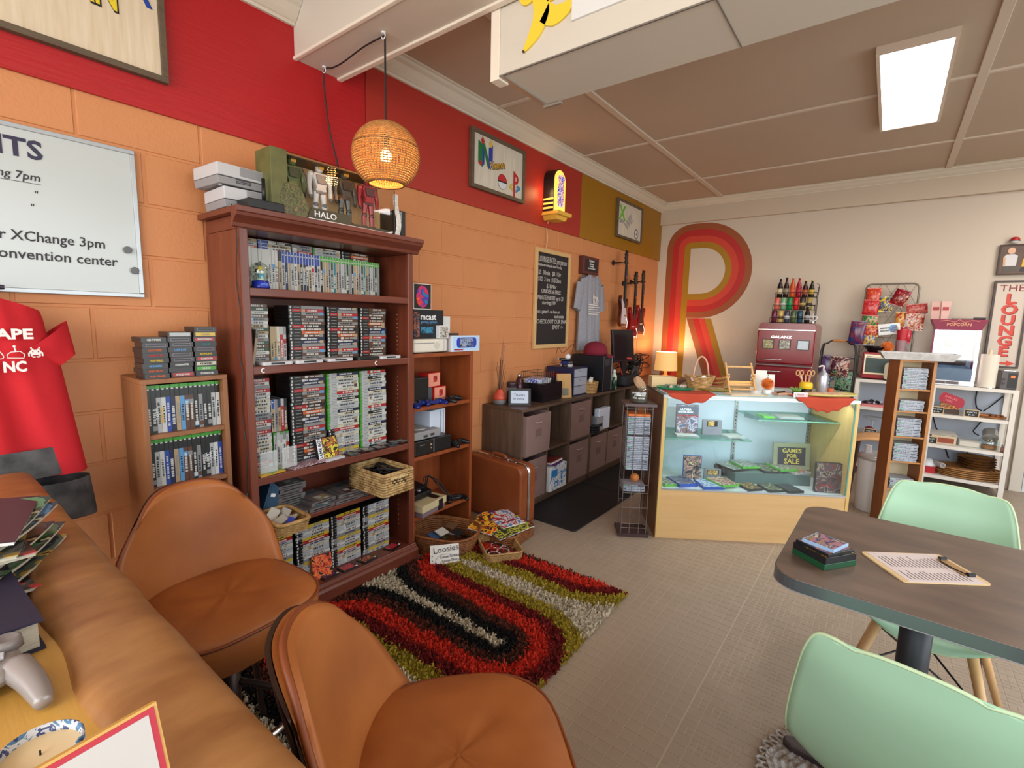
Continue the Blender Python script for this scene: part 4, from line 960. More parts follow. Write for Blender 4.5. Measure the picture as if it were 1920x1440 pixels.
RUST = wood('weathered_frame_wood', (104, 88, 68), (80, 66, 52), 4, 'y', 0.6, 8)
PLY = mat('whitewashed_plywood', (222, 206, 182), 0.6, var=(5, 0.9), col2=(204, 182, 150), scale=(1, 12, 1))
PLY2 = mat('pale_plank_board', (214, 208, 194), 0.6, var=(6, 0.9), col2=(190, 180, 160), scale=(1, 12, 1))
def posters():
    t, d = frame_obj('framed_sign', 'big framed plywood sign with game logos at the top left', 'sign', -0.45, .797, 2.303, 2.72, .022, RUST, PLY, .030, .012)
    t.location.x = 0.0205
    x = d + .0008; yy = lambda y: y + .45
    zz = lambda z: z - 2.303
    # controller decal, yellow arcade lettering, blue corner letter
    m = MB(); m.prism(rrect(.12, .056, .012, 4, yy(.325), zz(2.46)), x, x + .001, 'yz'); q = m.obj('pad_decal', ink('navy'), t)
    for k in range(2):
        m = MB(); m.prism(rrect(.018, .018, .003, 3, yy(.335 + .026 * k), zz(2.46)), x + .001, x + .0016, 'yz'); m.obj('button_decal', WHITEPL, q); m = MB(); m.cyl((x + .0016, yy(.335 + .026 * k), zz(2.46)), (x + .0022, yy(.335 + .026 * k), zz(2.46)), .0055, n=12); m.obj('button_dot', ink('red'), q)
    yl = mat('arcade_yellow', (226, 198, 40), 0.5)
    o = text('PAC-MAN', .15, INKB, t, (x, yy(.655), zz(2.497)), FX, bold=.006, align='RIGHT', sx=.62); o = text('PAC-MAN', .15, yl, t, (x + .0012, yy(.652), zz(2.500)), FX, bold=.002, align='RIGHT', sx=.62)
    text('A', .13, ink('blue'), t, (x, yy(.755), zz(2.560)), FX, bold=.003, align='RIGHT')
    t, d = frame_obj('framed_sign', 'framed plank sign with a coloured block N logo, red and white ball and P logo', 'sign', 2.567, 3.18, 2.308, 2.697, .026, RUST, PLY2, .030, .012)
    x = d + .0008
    def tri(poly, c, dx=0, name='logo_facet'): 
        m = MB(); m.prism(poly, x + dx, x + dx + .001, 'yz'); return m.obj(name, mat('decal_%d_%d_%d' % c, c, 0.45), t)
    # block N logo
    n = (.075, .155); g, bl_, rd, ye = (20, 110, 60), (40, 60, 150), (170, 44, 40), (210, 176, 70)
    o = lambda pts: [(n[0] + p[0] * .155, n[1] + p[1] * .2) for p in pts]
    tri(o([(0, .1), (.28, 0), (.28, .75), (0, .85)]), g); tri(o([(.72, 0), (1, .12), (1, .88), (.72, .72)]), bl_); tri(o([(.28, 0), (.42, .12), (.42, .5), (.28, .75)]), bl_); tri(o([(.28, .75), (.60, .12), (.72, .0), (.72, .3), (.42, .82)]), g, .0006)
    tri(o([(.16, .86), (.28, 1), (.42, .86), (.28, .72)]), rd, .001); tri(o([(.72, .86), (.86, 1), (1, .88), (.86, .74)]), ye, .001); tri(o([(0, .1), (.14, .02), (.28, .1), (.14, .2)]), rd, .001)
    q = text('Pokemon', .075, INKB, t, (x, .205, .158), FX, bold=.004, sx=.62); q.rotation_euler = (pi / 2, RD(-16), pi / 2); q = text('Pokemon', .075, mat('decal_gold', (204, 160, 60), .4), t, (x + .0012, .207, .160), FX, bold=.0012, sx=.62); q.rotation_euler = (pi / 2, RD(-16), pi / 2)
    def disc(cy, cz, r, a0, a1, k): return [(cy + r * cos(RD(a0 + (a1 - a0) * i / k)), cz + r * sin(RD(a0 + (a1 - a0) * i / k))) for i in range(k + 1)]
    tri(disc(.345, .105, .054, 0, 360, 28), (40, 36, 36)); tri(disc(.345, .107, .050, 4, 176, 14), (186, 36, 44), .001); tri(disc(.345, .103, .050, 184, 356, 14), (206, 210, 214), .001)
    tri([(.475, .03), (.498, .02), (.498, .205), (.475, .215)], (176, 32, 40), .001); tri([(.498, .20), (.525, .19), (.54, .165), (.53, .13), (.498, .12), (.498, .14), (.515, .148), (.517, .17), (.498, .18)], (176, 32, 40), .001)
    tri([(.43, .08), (.47, .065), (.47, .085), (.45, .1), (.47, .105), (.47, .12), (.435, .11)], (190, 170, 70)); tri([(.505, .06), (.56, .09), (.565, .11), (.53, .12), (.505, .10), (.53, .10), (.505, .08)], (60, 130, 170))
    t, d = frame_obj('framed_sign', 'small framed board with a green X and diagonal grey lettering near the far corner', 'sign', 4.815, 5.455, 2.305, 2.695, .024, RUST, PLY2, .030, .012)
    x = d + .0008
    text('X', .20, mat('decal_green', (100, 180, 50), .4), t, (x, .055, .19), FX, bold=.006)
    text('XBOX', .045, ink('grey'), t, (x, .06, .155), FX, bold=.0015)
    q = text('WII', .13, mat('decal_grey', (150, 146, 140), .4), t, (x, .24, .085), FX, bold=.003); q.rotation_euler = (pi / 2, RD(-40), pi / 2)
    for r, c in ((.055, (110, 116, 130)), (.038, (214, 208, 194)), (.014, (90, 110, 150))): tri(disc(.50, .09, r, 0, 360, 24), c, .0006 * (60 - r * 1000) / 10)
posters()

def lit_sign():
    t = thing('lit_sign', 'glowing arch-topped box sign in black, yellow and blue on the red wall', 'lamp sign', (.021, 3.475, 2.275))
    W, H, D = .185, .375, .10
    yl = mat('sign_yellow', (226, 176, 70), 0.4)
    P = [(0, 0), (W, 0), (W, H - W / 2)] + [(W / 2 + W / 2 * cos(RD(a)), H - W / 2 + W / 2 * sin(RD(a))) for a in range(15, 180, 15)] + [(0, H - W / 2)]
    m = MB(); m.prism(P, 0, D, 'yz'); m.obj('casing', BLACKP, t, bevel=.003)
    m = MB()
    P2 = [(W / 2 + (p[0] - W / 2) * .9, H / 2 + (p[1] - H / 2) * .95) for p in P]; m.prism(P2, D, D + .004, 'yz')
    m.obj('glowing_face', mat('sign_face_glow', (250, 190, 90), 0.4, emit=((250, 170, 70), 1.6)), t)
    for z in (.05, .085, .12): MB().box(-.0 + .004, D + .001, -.003, 0.0, z, z + .015).obj('yellow_stripe', mat('stripe_glow', (250, 190, 90), .4, emit=((250, 180, 80), 1.0)), t)
    g = cover_art('blue_white_panel', [(60, 60, 190), (220, 200, 170), (40, 50, 170), (230, 170, 120), (50, 50, 160)], 26, glow=.9)
    m = MB(); m.prism([(.055, .075), (.135, .075), (.145, .20), (.13, .27), (.155, .31), (.10, .335), (.045, .31), (.07, .27), (.05, .19)], D + .004, D + .014, 'yz'); m.obj('relief_panel', g, t, bevel=.003)
    m = MB(); m.prism([(-.02, -.0), (.20, -.0), (.205, .03), (-.005, .03)], 0, D + .06, 'yz'); m.prism([(0, 0), (.18, 0), (.16, -.035), (.02, -.035)], 0, D + .03, 'yz'); m.obj('pedestal', yl, t, bevel=.002)
    l = bpy.data.lights.new('lit_sign_glow', 'POINT'); l.energy = .9; l.color = (1, .62, .25); l.shadow_soft_size = .05
    o = bpy.data.objects.new('lit_sign_glow', l); COL.objects.link(o); o.location = (.10, 3.43, 2.45)
    b = MB(); b.tube(smoothpath([(.03, 3.56, 2.25), (.012, 3.555, 2.2), (.028, 3.545, 2.10), (.024, 3.54, 2.012)], 4), .004, 6); tag(b.obj('power_cord', mat('cream_cord', (214, 180, 140), .5)), 'pale power cord from the glowing sign down to the chalkboard', 'cord')
lit_sign()
def chalkboard():
    bw = wood('light_birch_frame', (212, 176, 122), (196, 158, 106), 3, 'z', .5, 8)
    t, d = frame_obj('chalkboard', 'tall narrow chalkboard headed LOUNGE RATES in a light wood frame', 'chalkboard', 3.39, 3.948, 1.17, 2.014, .034, bw, mat('chalkboard_black', (38, 32, 34), .7, var=(4, .6), col2=(30, 27, 30)), .022, .010, .007)
    ck = mat('chalk', (176, 170, 166), .9); x = d + .0008
    for s, z, sz, y, al in (('LOUNGE RATES per person', .735, .068, .05, 'LEFT'), ('includes two snack packs of your choosing', .70, .030, .045, 'LEFT'), ('$5  30min   $8  1 hr', .63, .052, .05, 'LEFT'), ('$12  2 hrs  $15 3hrs', .575, .052, .05, 'LEFT'), ('$18/4hr', .52, .050, .26, 'CENTER'), ('UNDER 6 FREE', .475, .048, .26, 'CENTER'),
                            ('PRIVATE PARTIES up to 23', .42, .050, .05, 'LEFT'), ('starting $99', .38, .044, .12, 'LEFT'), ("not a gamer? - we have art", .305, .042, .045, 'LEFT'), ('and crafts', .265, .040, .48, 'RIGHT'), ('CHECK OUT OUR SNACK', .215, .050, .045, 'LEFT'), ('SPOT ->', .165, .050, .47, 'RIGHT')):
        L = {'LEFT': .47 - y + .05, 'CENTER': .4, 'RIGHT': .4}[al]
        text(s, sz, ck, t, (x, y, z), FX, bold=.0008, align=al, sx=min(1, L / (len(s) * sz * .54)))
chalkboard()
def small_sign():
    t = thing('price_sign', 'small dark wooden sign with white lines of writing above the grey shirt', 'sign', (.007, 4.125, 1.862), 0, None, (0, 0, 0))
    MB().box(0, .055, 0, .30, 0, .165).obj('box', wood('dark_red_wood', (96, 44, 40), (74, 34, 32), 3, 'z'), t, bevel=.003); MB().box(.055, .0565, .03, .27, .025, .14).obj('face', mat('dark_face', (40, 26, 30), .5), t)
    for i, (s, z) in enumerate((('T-SHIRTS', .115), ('adult sizes', .09), ('kids sizes', .07), ('ask at the counter', .05))): text(s, .026 if i == 0 else .02, WHITEPL, t, (.0572, .15, z), FX, bold=.0004, align='CENTER')
small_sign()

def shirt(name, label, cx, zt, w, h, m_, loc_x, print_fn, slv, taper=1.0, hem_extra=None, rz=0, lump=.03, wave=.010):
    """hanging t-shirt: front and back skins joined at the sides, with sleeves, folds and neckline"""
    t = thing(name, label, 't-shirt', (loc_x, cx, 0), rz)
    hw = w / 2
    def hwz(v):   # half width at v (0 hem .. 1 shoulder)
        return hw * (taper * (1 - v) + v) if v < .78 else hw * (1 - .06 * (v - .78) / .22)
    def fn(side):
        def f(u, v):
            z = zt - h + h * v; a = u * 2 - 1; y = a * hwz(v)
            if v > .86: z -= (abs(a) ** 1.6) * .055 * (v - .86) / .14; 
            if v > .9 and abs(a) < .38: z -= (.38 - abs(a)) * .10 * (v - .9) / .1 * (1 if side > 0 else .4)
            bulge = (1 - a * a) ** .5 * lump * (0.6 + .4 * v)
            x = side * (bulge + .012) + wave * sin(a * 9 + v * 3) * (1 - v) + .5 * wave * sin(a * 17 + 2 + v * 5) * (1 - abs(v - .4)) * (1 - a * a)
            if abs(a) > .999: x = 0.0
            return (x, y, z)
        return f
    m = MB(); m.grid(fn(1), 41, 26); m.grid(fn(-1), 41, 26); m.obj('torso', m_, t, smooth=True)
    for s in (-1, 1):
        L, r0, r1, dz, dy = slv; sh = V((0, s * hw * .90, zt - dz)); dirv = V((0, s * dy, -1)).normalized(); nrm = V((0, s, dy)).normalized()
        def g(u, v, s=s):
            a = u * 2 * pi; c = sh + dirv * (L * v)
            return tuple(c + V((1, 0, 0)) * ((.012 + lump * .7 * (1 - .4 * v) + .003 * sin(a * 4 + v * 4)) * cos(a)) + nrm * ((r0 + (r1 - r0) * v) * sin(a)))
        m = MB(); m.grid(g, 24, 7, closeu=True); m.obj('sleeve', m_, t, smooth=True)
    m = MB(); pts = [(.014 + lump * .75 * (1 if cos(a) > 0 else -.3), .075 * sin(a), zt - .012 - .045 * max(0, cos(a))) for a in [2 * pi * i / 20 for i in range(20)]]
    m.tube(pts, .006, 6, closed=True); m.obj('collar', m_, t, smooth=True)
    print_fn(t, lump + .014)
    return t
REDC = mat('red_cotton', (190, 26, 36), .85, bump=(30, .3))
GREYC = mat('heather_grey_cotton', (150, 150, 158), .9, var=(60, 1), col2=(134, 134, 144), bump=(30, .3))
def red_print(t, x):
    x += .014
    wv = mat('shirt_print_white', (226, 220, 214), .7)
    text('ESCAPE', .044, wv, t, (x - .001, .150, 1.312), FX, bold=.0016, align='RIGHT', sx=1.15); text('Durham, NC', .046, wv, t, (x, .128, 1.208), FX, bold=.0018, align='RIGHT', sx=.8)
    def outl(P, n='pad_outline'):
        m = MB(); m.tube([(x + .001, p[0], p[1]) for p in P], .0014, 5, closed=True); m.obj(n, wv, t)
    outl([(.048 + .03 * cos(a), 1.262 + .017 * sin(a) - .006 * cos(2 * a)) for a in [2 * pi * i / 18 for i in range(18)]]); outl([(.086, 1.252), (.123, 1.250), (.126, 1.262), (.116, 1.272), (.094, 1.270), (.086, 1.262)], 'joystick_outline')
    m = MB(); m.cyl((x + .001, .106, 1.272), (x + .001, .104, 1.286), .002, n=6); m.ball((x + .001, .104, 1.288), .004, 8); m.obj('joystick', wv, t)
    px = ["00100000100", "00010001000", "00111111100", "01101110110", "11111111111", "10111111101", "10100000101", "00011011000"]
    m = MB()
    for r_, row in enumerate(px):
        for c, k in enumerate(row):
            if k == '1': y = .134 + c * .0032; z = 1.284 - r_ * .0042; m.box(x - .004, x + .0004, y, y + .0034, z - .0042, z)
    q = m.obj('pixel_print', wv, t); q['kind'] = 'stuff'
def grey_print(t, x):
    x += .006
    wv = mat('shirt_print_white', (226, 220, 214), .7)
    text('Free', .058, wv, t, (x, .03, 1.625), FX, bold=.001, align='CENTER'); text('PLAY', .05, wv, t, (x, .04, 1.585), FX, bold=.001, align='CENTER')
    for i in range(5):
        m = MB(); z = 1.575 - .022 * i; m.box(x, x + .001, -.10, .12 if i % 2 else .09, z - .007, z); m.obj('printed_bar', wv, t)
shirt('red_tshirt', 'red t-shirt printed ESCAPE and NC hanging below the whiteboard', 0.16, 1.455, .39, .62, REDC, .125, red_print, (.095, .098, .036, .150, .86), 1.38, lump=.055, wave=.014)
shirt('grey_tshirt', 'pale grey t-shirt with white print hanging right of the chalkboard', 4.29, 1.865, .40, .73, GREYC, .055, grey_print, (.25, .080, .056, .105, .30), 1.02, lump=.022, wave=.012)
t = thing('shorts', 'dark mottled grey shorts on the same form below the red t-shirt', 'shorts', (.12, .24, 0))
SH = mat('acid_wash_grey', (92, 90, 90), .85, var=(16, 1.6), col2=(58, 56, 58))
for s, y in ((-1, -.12), (1, .085)):
    m = MB(); m.grid(lambda u, v: (.012 + .062 * cos(2 * pi * u) * (1 + .05 * sin(u * 25)), y + (.108 + .012 * (1 - v)) * sin(2 * pi * u), .68 + .135 * v - (0.012 * s * sin(2 * pi * u) if v < .1 else 0)), 28, 6, closeu=True); m.obj('leg', SH, t, smooth=True)
m = MB(); m.grid(lambda u, v: (.012 + .05 * cos(2 * pi * u), -.02 + .18 * sin(2 * pi * u), .84 + .10 * v), 28, 3, closeu=True); m.obj('waist', SH, t, smooth=True)

def guitar(name, label, y, ztop, L, mb, pick, rz):
    t = thing(name, label, 'guitar controller', (.12, y, ztop - L), 0, 'toy guitars hung on the wall', (0, 0, rz))
    def body(sc=1.0, dx=0): 
        P = [(0, 0), (.07, .005), (.105, .04), (.112, .09), (.085, .145), (.080, .19), (.105, .235), (.115, .285), (.095, .30), (.06, .262), (.03, .25), (-.03, .25), (-.055, .262), (-.085, .325), (-.105, .32), (-.112, .27), (-.095, .215), (-.085, .17), (-.10, .12), (-.112, .07), (-.09, .02), (-.05, .002)]
        q = smoothpath([(p[0] * sc, p[1] * sc + dx, 0) for p in P + [P[0]]], 3)[:-1]; return [(p.x, p.y) for p in q]
    m = MB(); m.prism(body(), -.018, .018, 'yz'); m.obj('body', mb, t, bevel=.005, seg=2)
    if pick:
        m = MB(); P = [(-.085, .035), (.05, .03), (.095, .08), (.06, .15), (.03, .22), (-.02, .235), (-.06, .27), (-.088, .30), (-.10, .26), (-.075, .19), (-.085, .11)]; m.prism(P, .018, .021, 'yz'); m.obj('pickguard', pick, t)
    m = MB(); m.prism([(-.017, .20), (.017, .20), (.014, L - .15), (-.014, L - .15)], .004, .026, 'yz'); m.obj('neck', BLACKP, t, bevel=.003)
    m = MB(); m.prism([(-.016, L - .15), (.016, L - .15), (.030, L - .08), (.032, L), (.018, L - .012), (0, L - .03), (-.018, L), (-.026, L - .06)], .0, .02, 'yz'); m.obj('headstock', BLACKP, t, bevel=.003)
    for s in (-1, 1):
        m = MB()
        for i in range(3): m.cyl((.01, s * .022, L - .12 + .035 * i), (.01, s * .045, L - .12 + .035 * i), .005, .008, 8)
        o = m.obj('tuning_pegs', BLACKP, t); o['kind'] = 'stuff'
    for i, c in enumerate(('green', 'red', 'yellow', 'blue', 'orange')):
        m = MB(); m.box(.026, .030, -.012, .012, L - .18 - .028 * i, L - .162 - .028 * i); m.obj('fret_button', ink(c) if i > 2 else DARKG, t)
    m = MB(); m.box(.021, .028, -.03, .03, .11, .125); m.obj('strum_bar', CHROME, t); m = MB(); m.tube([(.022, .05, .10), (.035, .06, .05), (.032, .055, -.01)], .003, 6); m.obj('whammy_bar', CHROME, t)
    m = MB(); m.cyl((-.112, -.055, L - .13), (-.104, -.055, L - .13), .028, n=14); m.cyl((-.105, -.055, L - .13), (-.03, -.04, L - .13), .008, n=8); m.cyl((-.03, -.04, L - .13), (.03, .02, L - .13), .006, n=8); m.obj('wall_hook', BLACKP, t)
SUNB = mat('sunburst_lacquer', (110, 52, 24), .2, var=(5, 1.4), col2=(60, 24, 16)); REDL = mat('cherry_red_lacquer', (130, 14, 20), .15)
guitar('toy_guitar', 'toy guitar with sunburst body and white pickguard hung left of the red ones', 4.90, 2.165, .80, SUNB, mat('pickguard_white', (206, 196, 200), .4), .10)
guitar('toy_guitar', 'red double-horned toy guitar behind, leaning, between the white one and the front red one', 5.17, 1.97, .72, REDL, None, .0)
guitar('toy_guitar', 'glossy red toy guitar hung nearest the corner', 5.37, 2.0, .72, mat('red_lacquer', (150, 18, 22), .12), BLACKP, .05)

# ---------------------------------------------------------------- pendant lamp
def pendant():
    px, py, zt, r = .556, 1.453, 2.262, .145
    t = thing('pendant_lamp', 'round woven rattan pendant lamp, lit, hanging from the beam', 'lamp', (px, py, zt - 2 * r + .03))
    CAN = mat('rattan_shade', (190, 132, 70), .6, var=(50, 1.2), col2=(150, 98, 48)); rb = MB(); c = r - .03
    hz = r * 1.0
    def rad(a): return r * cos(a)
    NZ = 36; a0, a1 = RD(-58), RD(80); NM = 96
    for k in range(NZ):
        a = a0 + (a1 - a0) * k / (NZ - 1); R_ = rad(a); z = c + r * .97 * sin(a)
        pts = [((R_ + .0018 * (1 if (i + k) % 2 else -1)) * cos(2 * pi * i / NM), (R_ + .0018 * (1 if (i + k) % 2 else -1)) * sin(2 * pi * i / NM), z) for i in range(NM)]
        rb.tube(pts, .0030, 4, closed=True)
    o = rb.obj('woven_strands', CAN, t, smooth=True); o['kind'] = 'stuff'
    rb = MB()
    for i in range(60):
        th = 2 * pi * i / 60; pts = [((rad(a0 + (a1 - a0) * j / 14)) * cos(th), (rad(a0 + (a1 - a0) * j / 14)) * sin(th), c + r * .97 * sin(a0 + (a1 - a0) * j / 14)) for j in range(15)]
        rb.tube(pts, .0024, 4)
    o = rb.obj('upright_canes', mat('rattan_upright', (206, 148, 82), .6), t, smooth=True); o['kind'] = 'stuff'
    for a, q in ((a0, .0045), (a1, .003), (RD(14), .0026)): m = MB(); m.tube([(rad(a) * cos(2 * pi * i / 48) * 1.01, rad(a) * sin(2 * pi * i / 48) * 1.01, c + r * .97 * sin(a)) for i in range(48)], q, 6, closed=True); m.obj('hoop', mat('dark_rattan', (110, 70, 36), .6), t, smooth=True)
    m = MB(); m.cyl((0, 0, c + .03), (0, 0, c + .10), .016, n=14); m.obj('socket', BLACKP, t)
    m = MB(); m.ball((0, 0, c + .0), .026, 16); m.obj('bulb', mat('bulb_glow', (255, 214, 160), .3, emit=((255, 190, 110), 40)), t, smooth=True)
    H = 2.622 - (zt - 2 * r + .03)
    m = MB(); m.cyl((0, 0, c + .09), (0, 0, H - .01), .0042, n=8); m.obj('cord', CABLE, t)
    # cord swagged along the beam and down to the shelf
    B = V((-px, -py, -(zt - 2 * r + .03)))
    m = MB(); pts = smoothpath([V((.556, 1.453, 2.612)) + B, V((.42, 1.445, 2.604)) + B, V((.25, 1.452, 2.590)) + B, V((.15, 1.46, 2.596)) + B, V((.073, 1.468, 2.612)) + B, V((.055, 1.47, 2.55)) + B, V((.045, 1.50, 2.35)) + B, V((.04, 1.555, 2.15)) + B, V((.04, 1.56, 1.95)) + B], 5)
    m.tube(pts, .0038, 6); m.obj('swagged_cord', CABLE, t, smooth=True)
    for x, y in ((.556, 1.445), (.073, 1.462)):
        m = MB(); m.tube([(x - px + .012 * cos(RD(a)), y - py, H - .016 + .012 * sin(RD(a))) for a in range(-180, 91, 30)], .0022, 6); m.cyl((x - px, y - py, H - .006), (x - px, y - py, H + .002), .010, n=12); m.obj('ceiling_hook', WHITEPL, t)
    l = bpy.data.lights.new('pendant_bulb', 'POINT'); l.energy = 3.2; l.color = (1, .58, .26); l.shadow_soft_size = .03
    o = bpy.data.objects.new('pendant_bulb', l); COL.objects.link(o); o.location = (px, py, zt - 2 * r + .03 + c - .04)
pendant()

# ---------------------------------------------------------------- cube shelves along the wall
WAL = wood('dark_walnut_laminate', (106, 84, 68), (74, 56, 44), 2.5, 'z', .45, 12)
WALH = wood('dark_walnut_top', (96, 74, 60), (72, 54, 44), 2.5, 'y', .4, 12)
TAUPE = mat('taupe_fabric', (134, 106, 98), .9, bump=(120, .3), var=(6, .6), col2=(120, 94, 88)); TAUPE2 = mat('taupe_ribbon', (156, 128, 120), .8); TAUPED = mat('taupe_label', (108, 82, 78), .8)
def cube_shelf(label, y0, n, xf=.385, H=.772):
    t = thing('cube_shelf', label, 'shelf', (0, y0, 0)); th = .016; c = (1.03 if n == 3 else .70) ; pitch = (c - th) / n
    b = MB(); b.box(.012, xf, -.0, c + 0.0, H - .022, H); b.obj('top_board', WALH, t, bevel=.002)
    b = MB(); b.box(.012, xf, 0, c, .045, .062); b.obj('bottom_board', WALH, t, bevel=.0015)
    b = MB(); b.box(.03, xf - .012, .01, c - .01, 0, .045); b.obj('plinth', WALH, t)
    for s in range(n + 1):
        b = MB(); b.box(.012, xf - (0 if s in (0, n) else .003), s * pitch, s * pitch + th, .062, H - .022); b.obj('upright', WAL, t, bevel=.0015)
    b = MB(); b.box(.012, xf - .003, th, c - th, .405, .421); b.obj('middle_board', WALH, t)
    b = MB(); b.box(.012, .016, th, c - th, .062, H - .022); b.obj('back_panel', mat('dark_back', (48, 36, 30), .6), t)
    return t, pitch
def bin_(label, y, z, w, h, tilt=0, pull=0.0, xf=.378):
    t = thing('storage_bin', label, 'fabric bin', (xf + pull, y, z), 0, 'taupe fabric bins in the cube shelves', (0, 0, tilt))
    m = MB(); d = .30
    m.add([(0, 0, 0), (0, w, 0), (-d, w, 0), (-d, 0, 0), (.004, -.003, h), (.004, w + .003, h), (-d, w, h), (-d, 0, h)], [(0, 1, 2, 3), (0, 4, 5, 1), (1, 5, 6, 2), (2, 6, 7, 3), (3, 7, 4, 0)]); m.obj('fabric_body', TAUPE, t, solid=.004)
    m = MB(); m.tube(smoothpath([(.003, w * .36, h * .80), (.014, w * .42, h * .795), (.016, w * .55, h * .795), (.003, w * .64, h * .80)], 3), .006, 6); m.obj('handle', TAUPE2, t, smooth=True)
    m = MB(); m.box(.003, .0055, w * .38, w * .62, h * .44, h * .63); m.obj('label_patch', TAUPED, t)
A, pa = cube_shelf('dark walnut cube shelf unit with fabric bins, nearest the suitcase', 2.765, 3)
B_, pb = cube_shelf('dark walnut cube shelf unit further along the wall toward the lamp', 3.80, 3)
ba = lambda k: 2.765 + .016 + pa * k + .006
bb = lambda k: 3.80 + .016 + pb * k + .006
w_ = pa - .016 - .012
bin_('taupe fabric bin, upper left of the near cube shelf, sagging forward', ba(0), .424, w_, .30, pull=.03); bin_('taupe fabric bin, lower left of the near cube shelf, behind the suitcase', ba(0), .064, w_, .31)
bin_('taupe fabric bin, upper right of the near cube shelf', ba(2), .424, w_, .31, pull=.01); bin_('taupe fabric bin, lower right of the near cube shelf', ba(2), .064, w_, .32)
bin_('taupe fabric bin, lower left of the far cube shelf', bb(0), .064, w_, .32); bin_('taupe fabric bin, lower right of the far cube shelf', bb(2), .064, w_, .32)
bin_('taupe fabric bin, lower middle of the far cube shelf', bb(1), .064, w_, .32)
t = simple_box('paper_box', 'stack of white printed packets and cards bulging out of the lower middle cube', 'packets', (.40, ba(1) + .01, .064), (.28, .25, .20), WHITEPL, face=cover_art('packet_print', [(214, 214, 210), (196, 200, 206), (222, 220, 214), (60, 120, 180), (210, 212, 210)], 14))
MB().box(.001, .002, .02, .11, .11, .17).obj('blue_label', mat('label_blue', (40, 120, 180), .5), t); 
t = thing('purple_folder', 'purple folder lying on the white packets in the lower middle cube', 'folder', (.42, ba(1) + .05, .27), 0, None, (0, .15, .2)); MB().box(-.22, 0, 0, .17, 0, .006).obj('cover', mat('purple_card', (92, 50, 120), .5), t)
t = thing('paper_stack', 'open booklet with a red cover on top of the packets in the cube', 'booklet', (.40, ba(1) + .02, .30), 0, None, (0, -.12, .1)); MB().box(-.25, 0, 0, .20, 0, .008).obj('cover', mat('dark_red_card', (120, 50, 46), .5), t); MB().box(-.25, .004, .004, .198, -.012, -.001).obj('pages', PAPER, t)
t = tower_console('white game console standing behind a grey box in the upper left of the far cube shelf', (.39, bb(0) + .12, .423), (.05, .22, .20), m_=mat('cool_white_plastic', (206, 216, 232), 0.3), ridge=False)
t = simple_box('grey_box', 'grey boxed device with black discs in front, upper left of the far cube shelf', 'box', (.40, bb(0) + .06, .423), (.2, .13, .13), mat('slate_box', (120, 122, 130), .4), face=mat('slate_print', (150, 152, 158), .4)); MB().box(.001, .002, .02, .11, .04, .07).obj('printed_band', BLACKP, t)
for i in range(5): tag(MB().cyl((0, 0, 0), (0, 0, .011), .055, n=24).obj('black_puck', BLACKP, None, (.385 + .004 * (i % 2), bb(0) + .03, .424 + .0145 * i), bevel=.002), 'flat black round pod, %s from the bottom of the small pile in the cube shelf' % ORD[i], 'pod', 'black round pods in the cube shelf')

# ---- things on the cube shelves (top at .772)
ZT = .7725
def lathe_thing(name, label, cat, loc, prof, m_, n=24, group=None, part=None, smooth=True):
    t = thing(name, label, cat, loc, 0, group); MB().lathe(prof, n).obj(part or 'body', m_, t, smooth=smooth); return t
t = lathe_thing('vase', 'small coral and grey vase holding thin brown incense sticks', 'vase', (.10, 2.86, ZT), [(.045, 0), (.050, .004), (.052, .03), (.051, .034)], mat('grey_glaze', (120, 118, 116), .4), part='lower_band')
MB().lathe([(.051, .034), (.049, .05), (.036, .082), (.025, .10), (.023, .112), (.019, .112), (.018, .09)], 24).obj('coral_neck', mat('coral_glaze', (206, 84, 62), .4), t, smooth=True)
m = MB()
for i in range(12): r_ = random.Random(i); m.cyl((0, 0, .03), ((r_.random() - .5) * .06, (r_.random() - .5) * .07, .24 + .12 * r_.random()), .0016, n=5)
o = m.obj('incense_sticks', mat('dark_stick', (52, 34, 28), .7), t); o['kind'] = 'stuff'
m = MB()
for i in range(10): r_ = random.Random(i + 50); m.cyl((0, 0, .05), ((r_.random() - .5) * .03 + .02, (r_.random() - .5) * .03, .40 + .1 * r_.random()), .0008, n=4)
o = m.obj('dried_grass', mat('dry_grass', (150, 110, 90), .8), t); o['kind'] = 'stuff'
t = thing('highlighter', 'lime green highlighter lying at the front left of the cube shelf top', 'pen', (.20, 2.87, ZT), -.5); MB().cyl((0, 0, .008), (0, .10, .008), .008, n=12).obj('barrel', mat('lime_plastic', (150, 210, 40), .4, emit=((150, 210, 40), .0)), t); MB().cyl((0, .10, .008), (0, .118, .008), .005, n=10).obj('tip', mat('lime_dark', (110, 170, 30), .4), t)
t = lathe_thing('tumbler', 'dark brown travel cup with a grey band behind the small frame', 'cup', (.13, 2.965, ZT), [(.034, 0), (.036, .01), (.038, .09), (.040, .145), (.041, .155), (.036, .162)], mat('brown_tumbler', (52, 36, 40), .35)); MB().lathe([(.0385, .095), (.0392, .12)], 24).obj('grey_band', MGREY, t)
t = lathe_thing('soda_siphon', 'dark wine-coloured bottle with a chrome cap on the cube shelf', 'bottle', (.10, 3.10, ZT), [(.036, 0), (.038, .01), (.038, .10), (.030, .15), (.016, .175), (.014, .185)], mat('wine_gloss', (70, 24, 34), .15)); MB().lathe([(.016, .182), (.017, .20), (.010, .215), (.004, .218)], 16).obj('cap', CHROME, t, smooth=True)
t = thing('photo_frame', 'small black frame holding a handwritten white card at the shelf front', 'frame', (.20, 2.84, ZT), 0, None, (0, -.18, -.80))
m = MB(); 
for a in ((0, .17, 0, .018), (0, .17, .112, .13), (0, .018, .018, .112), (.152, .17, .018, .112)): m.box(-.012, .004, *a)
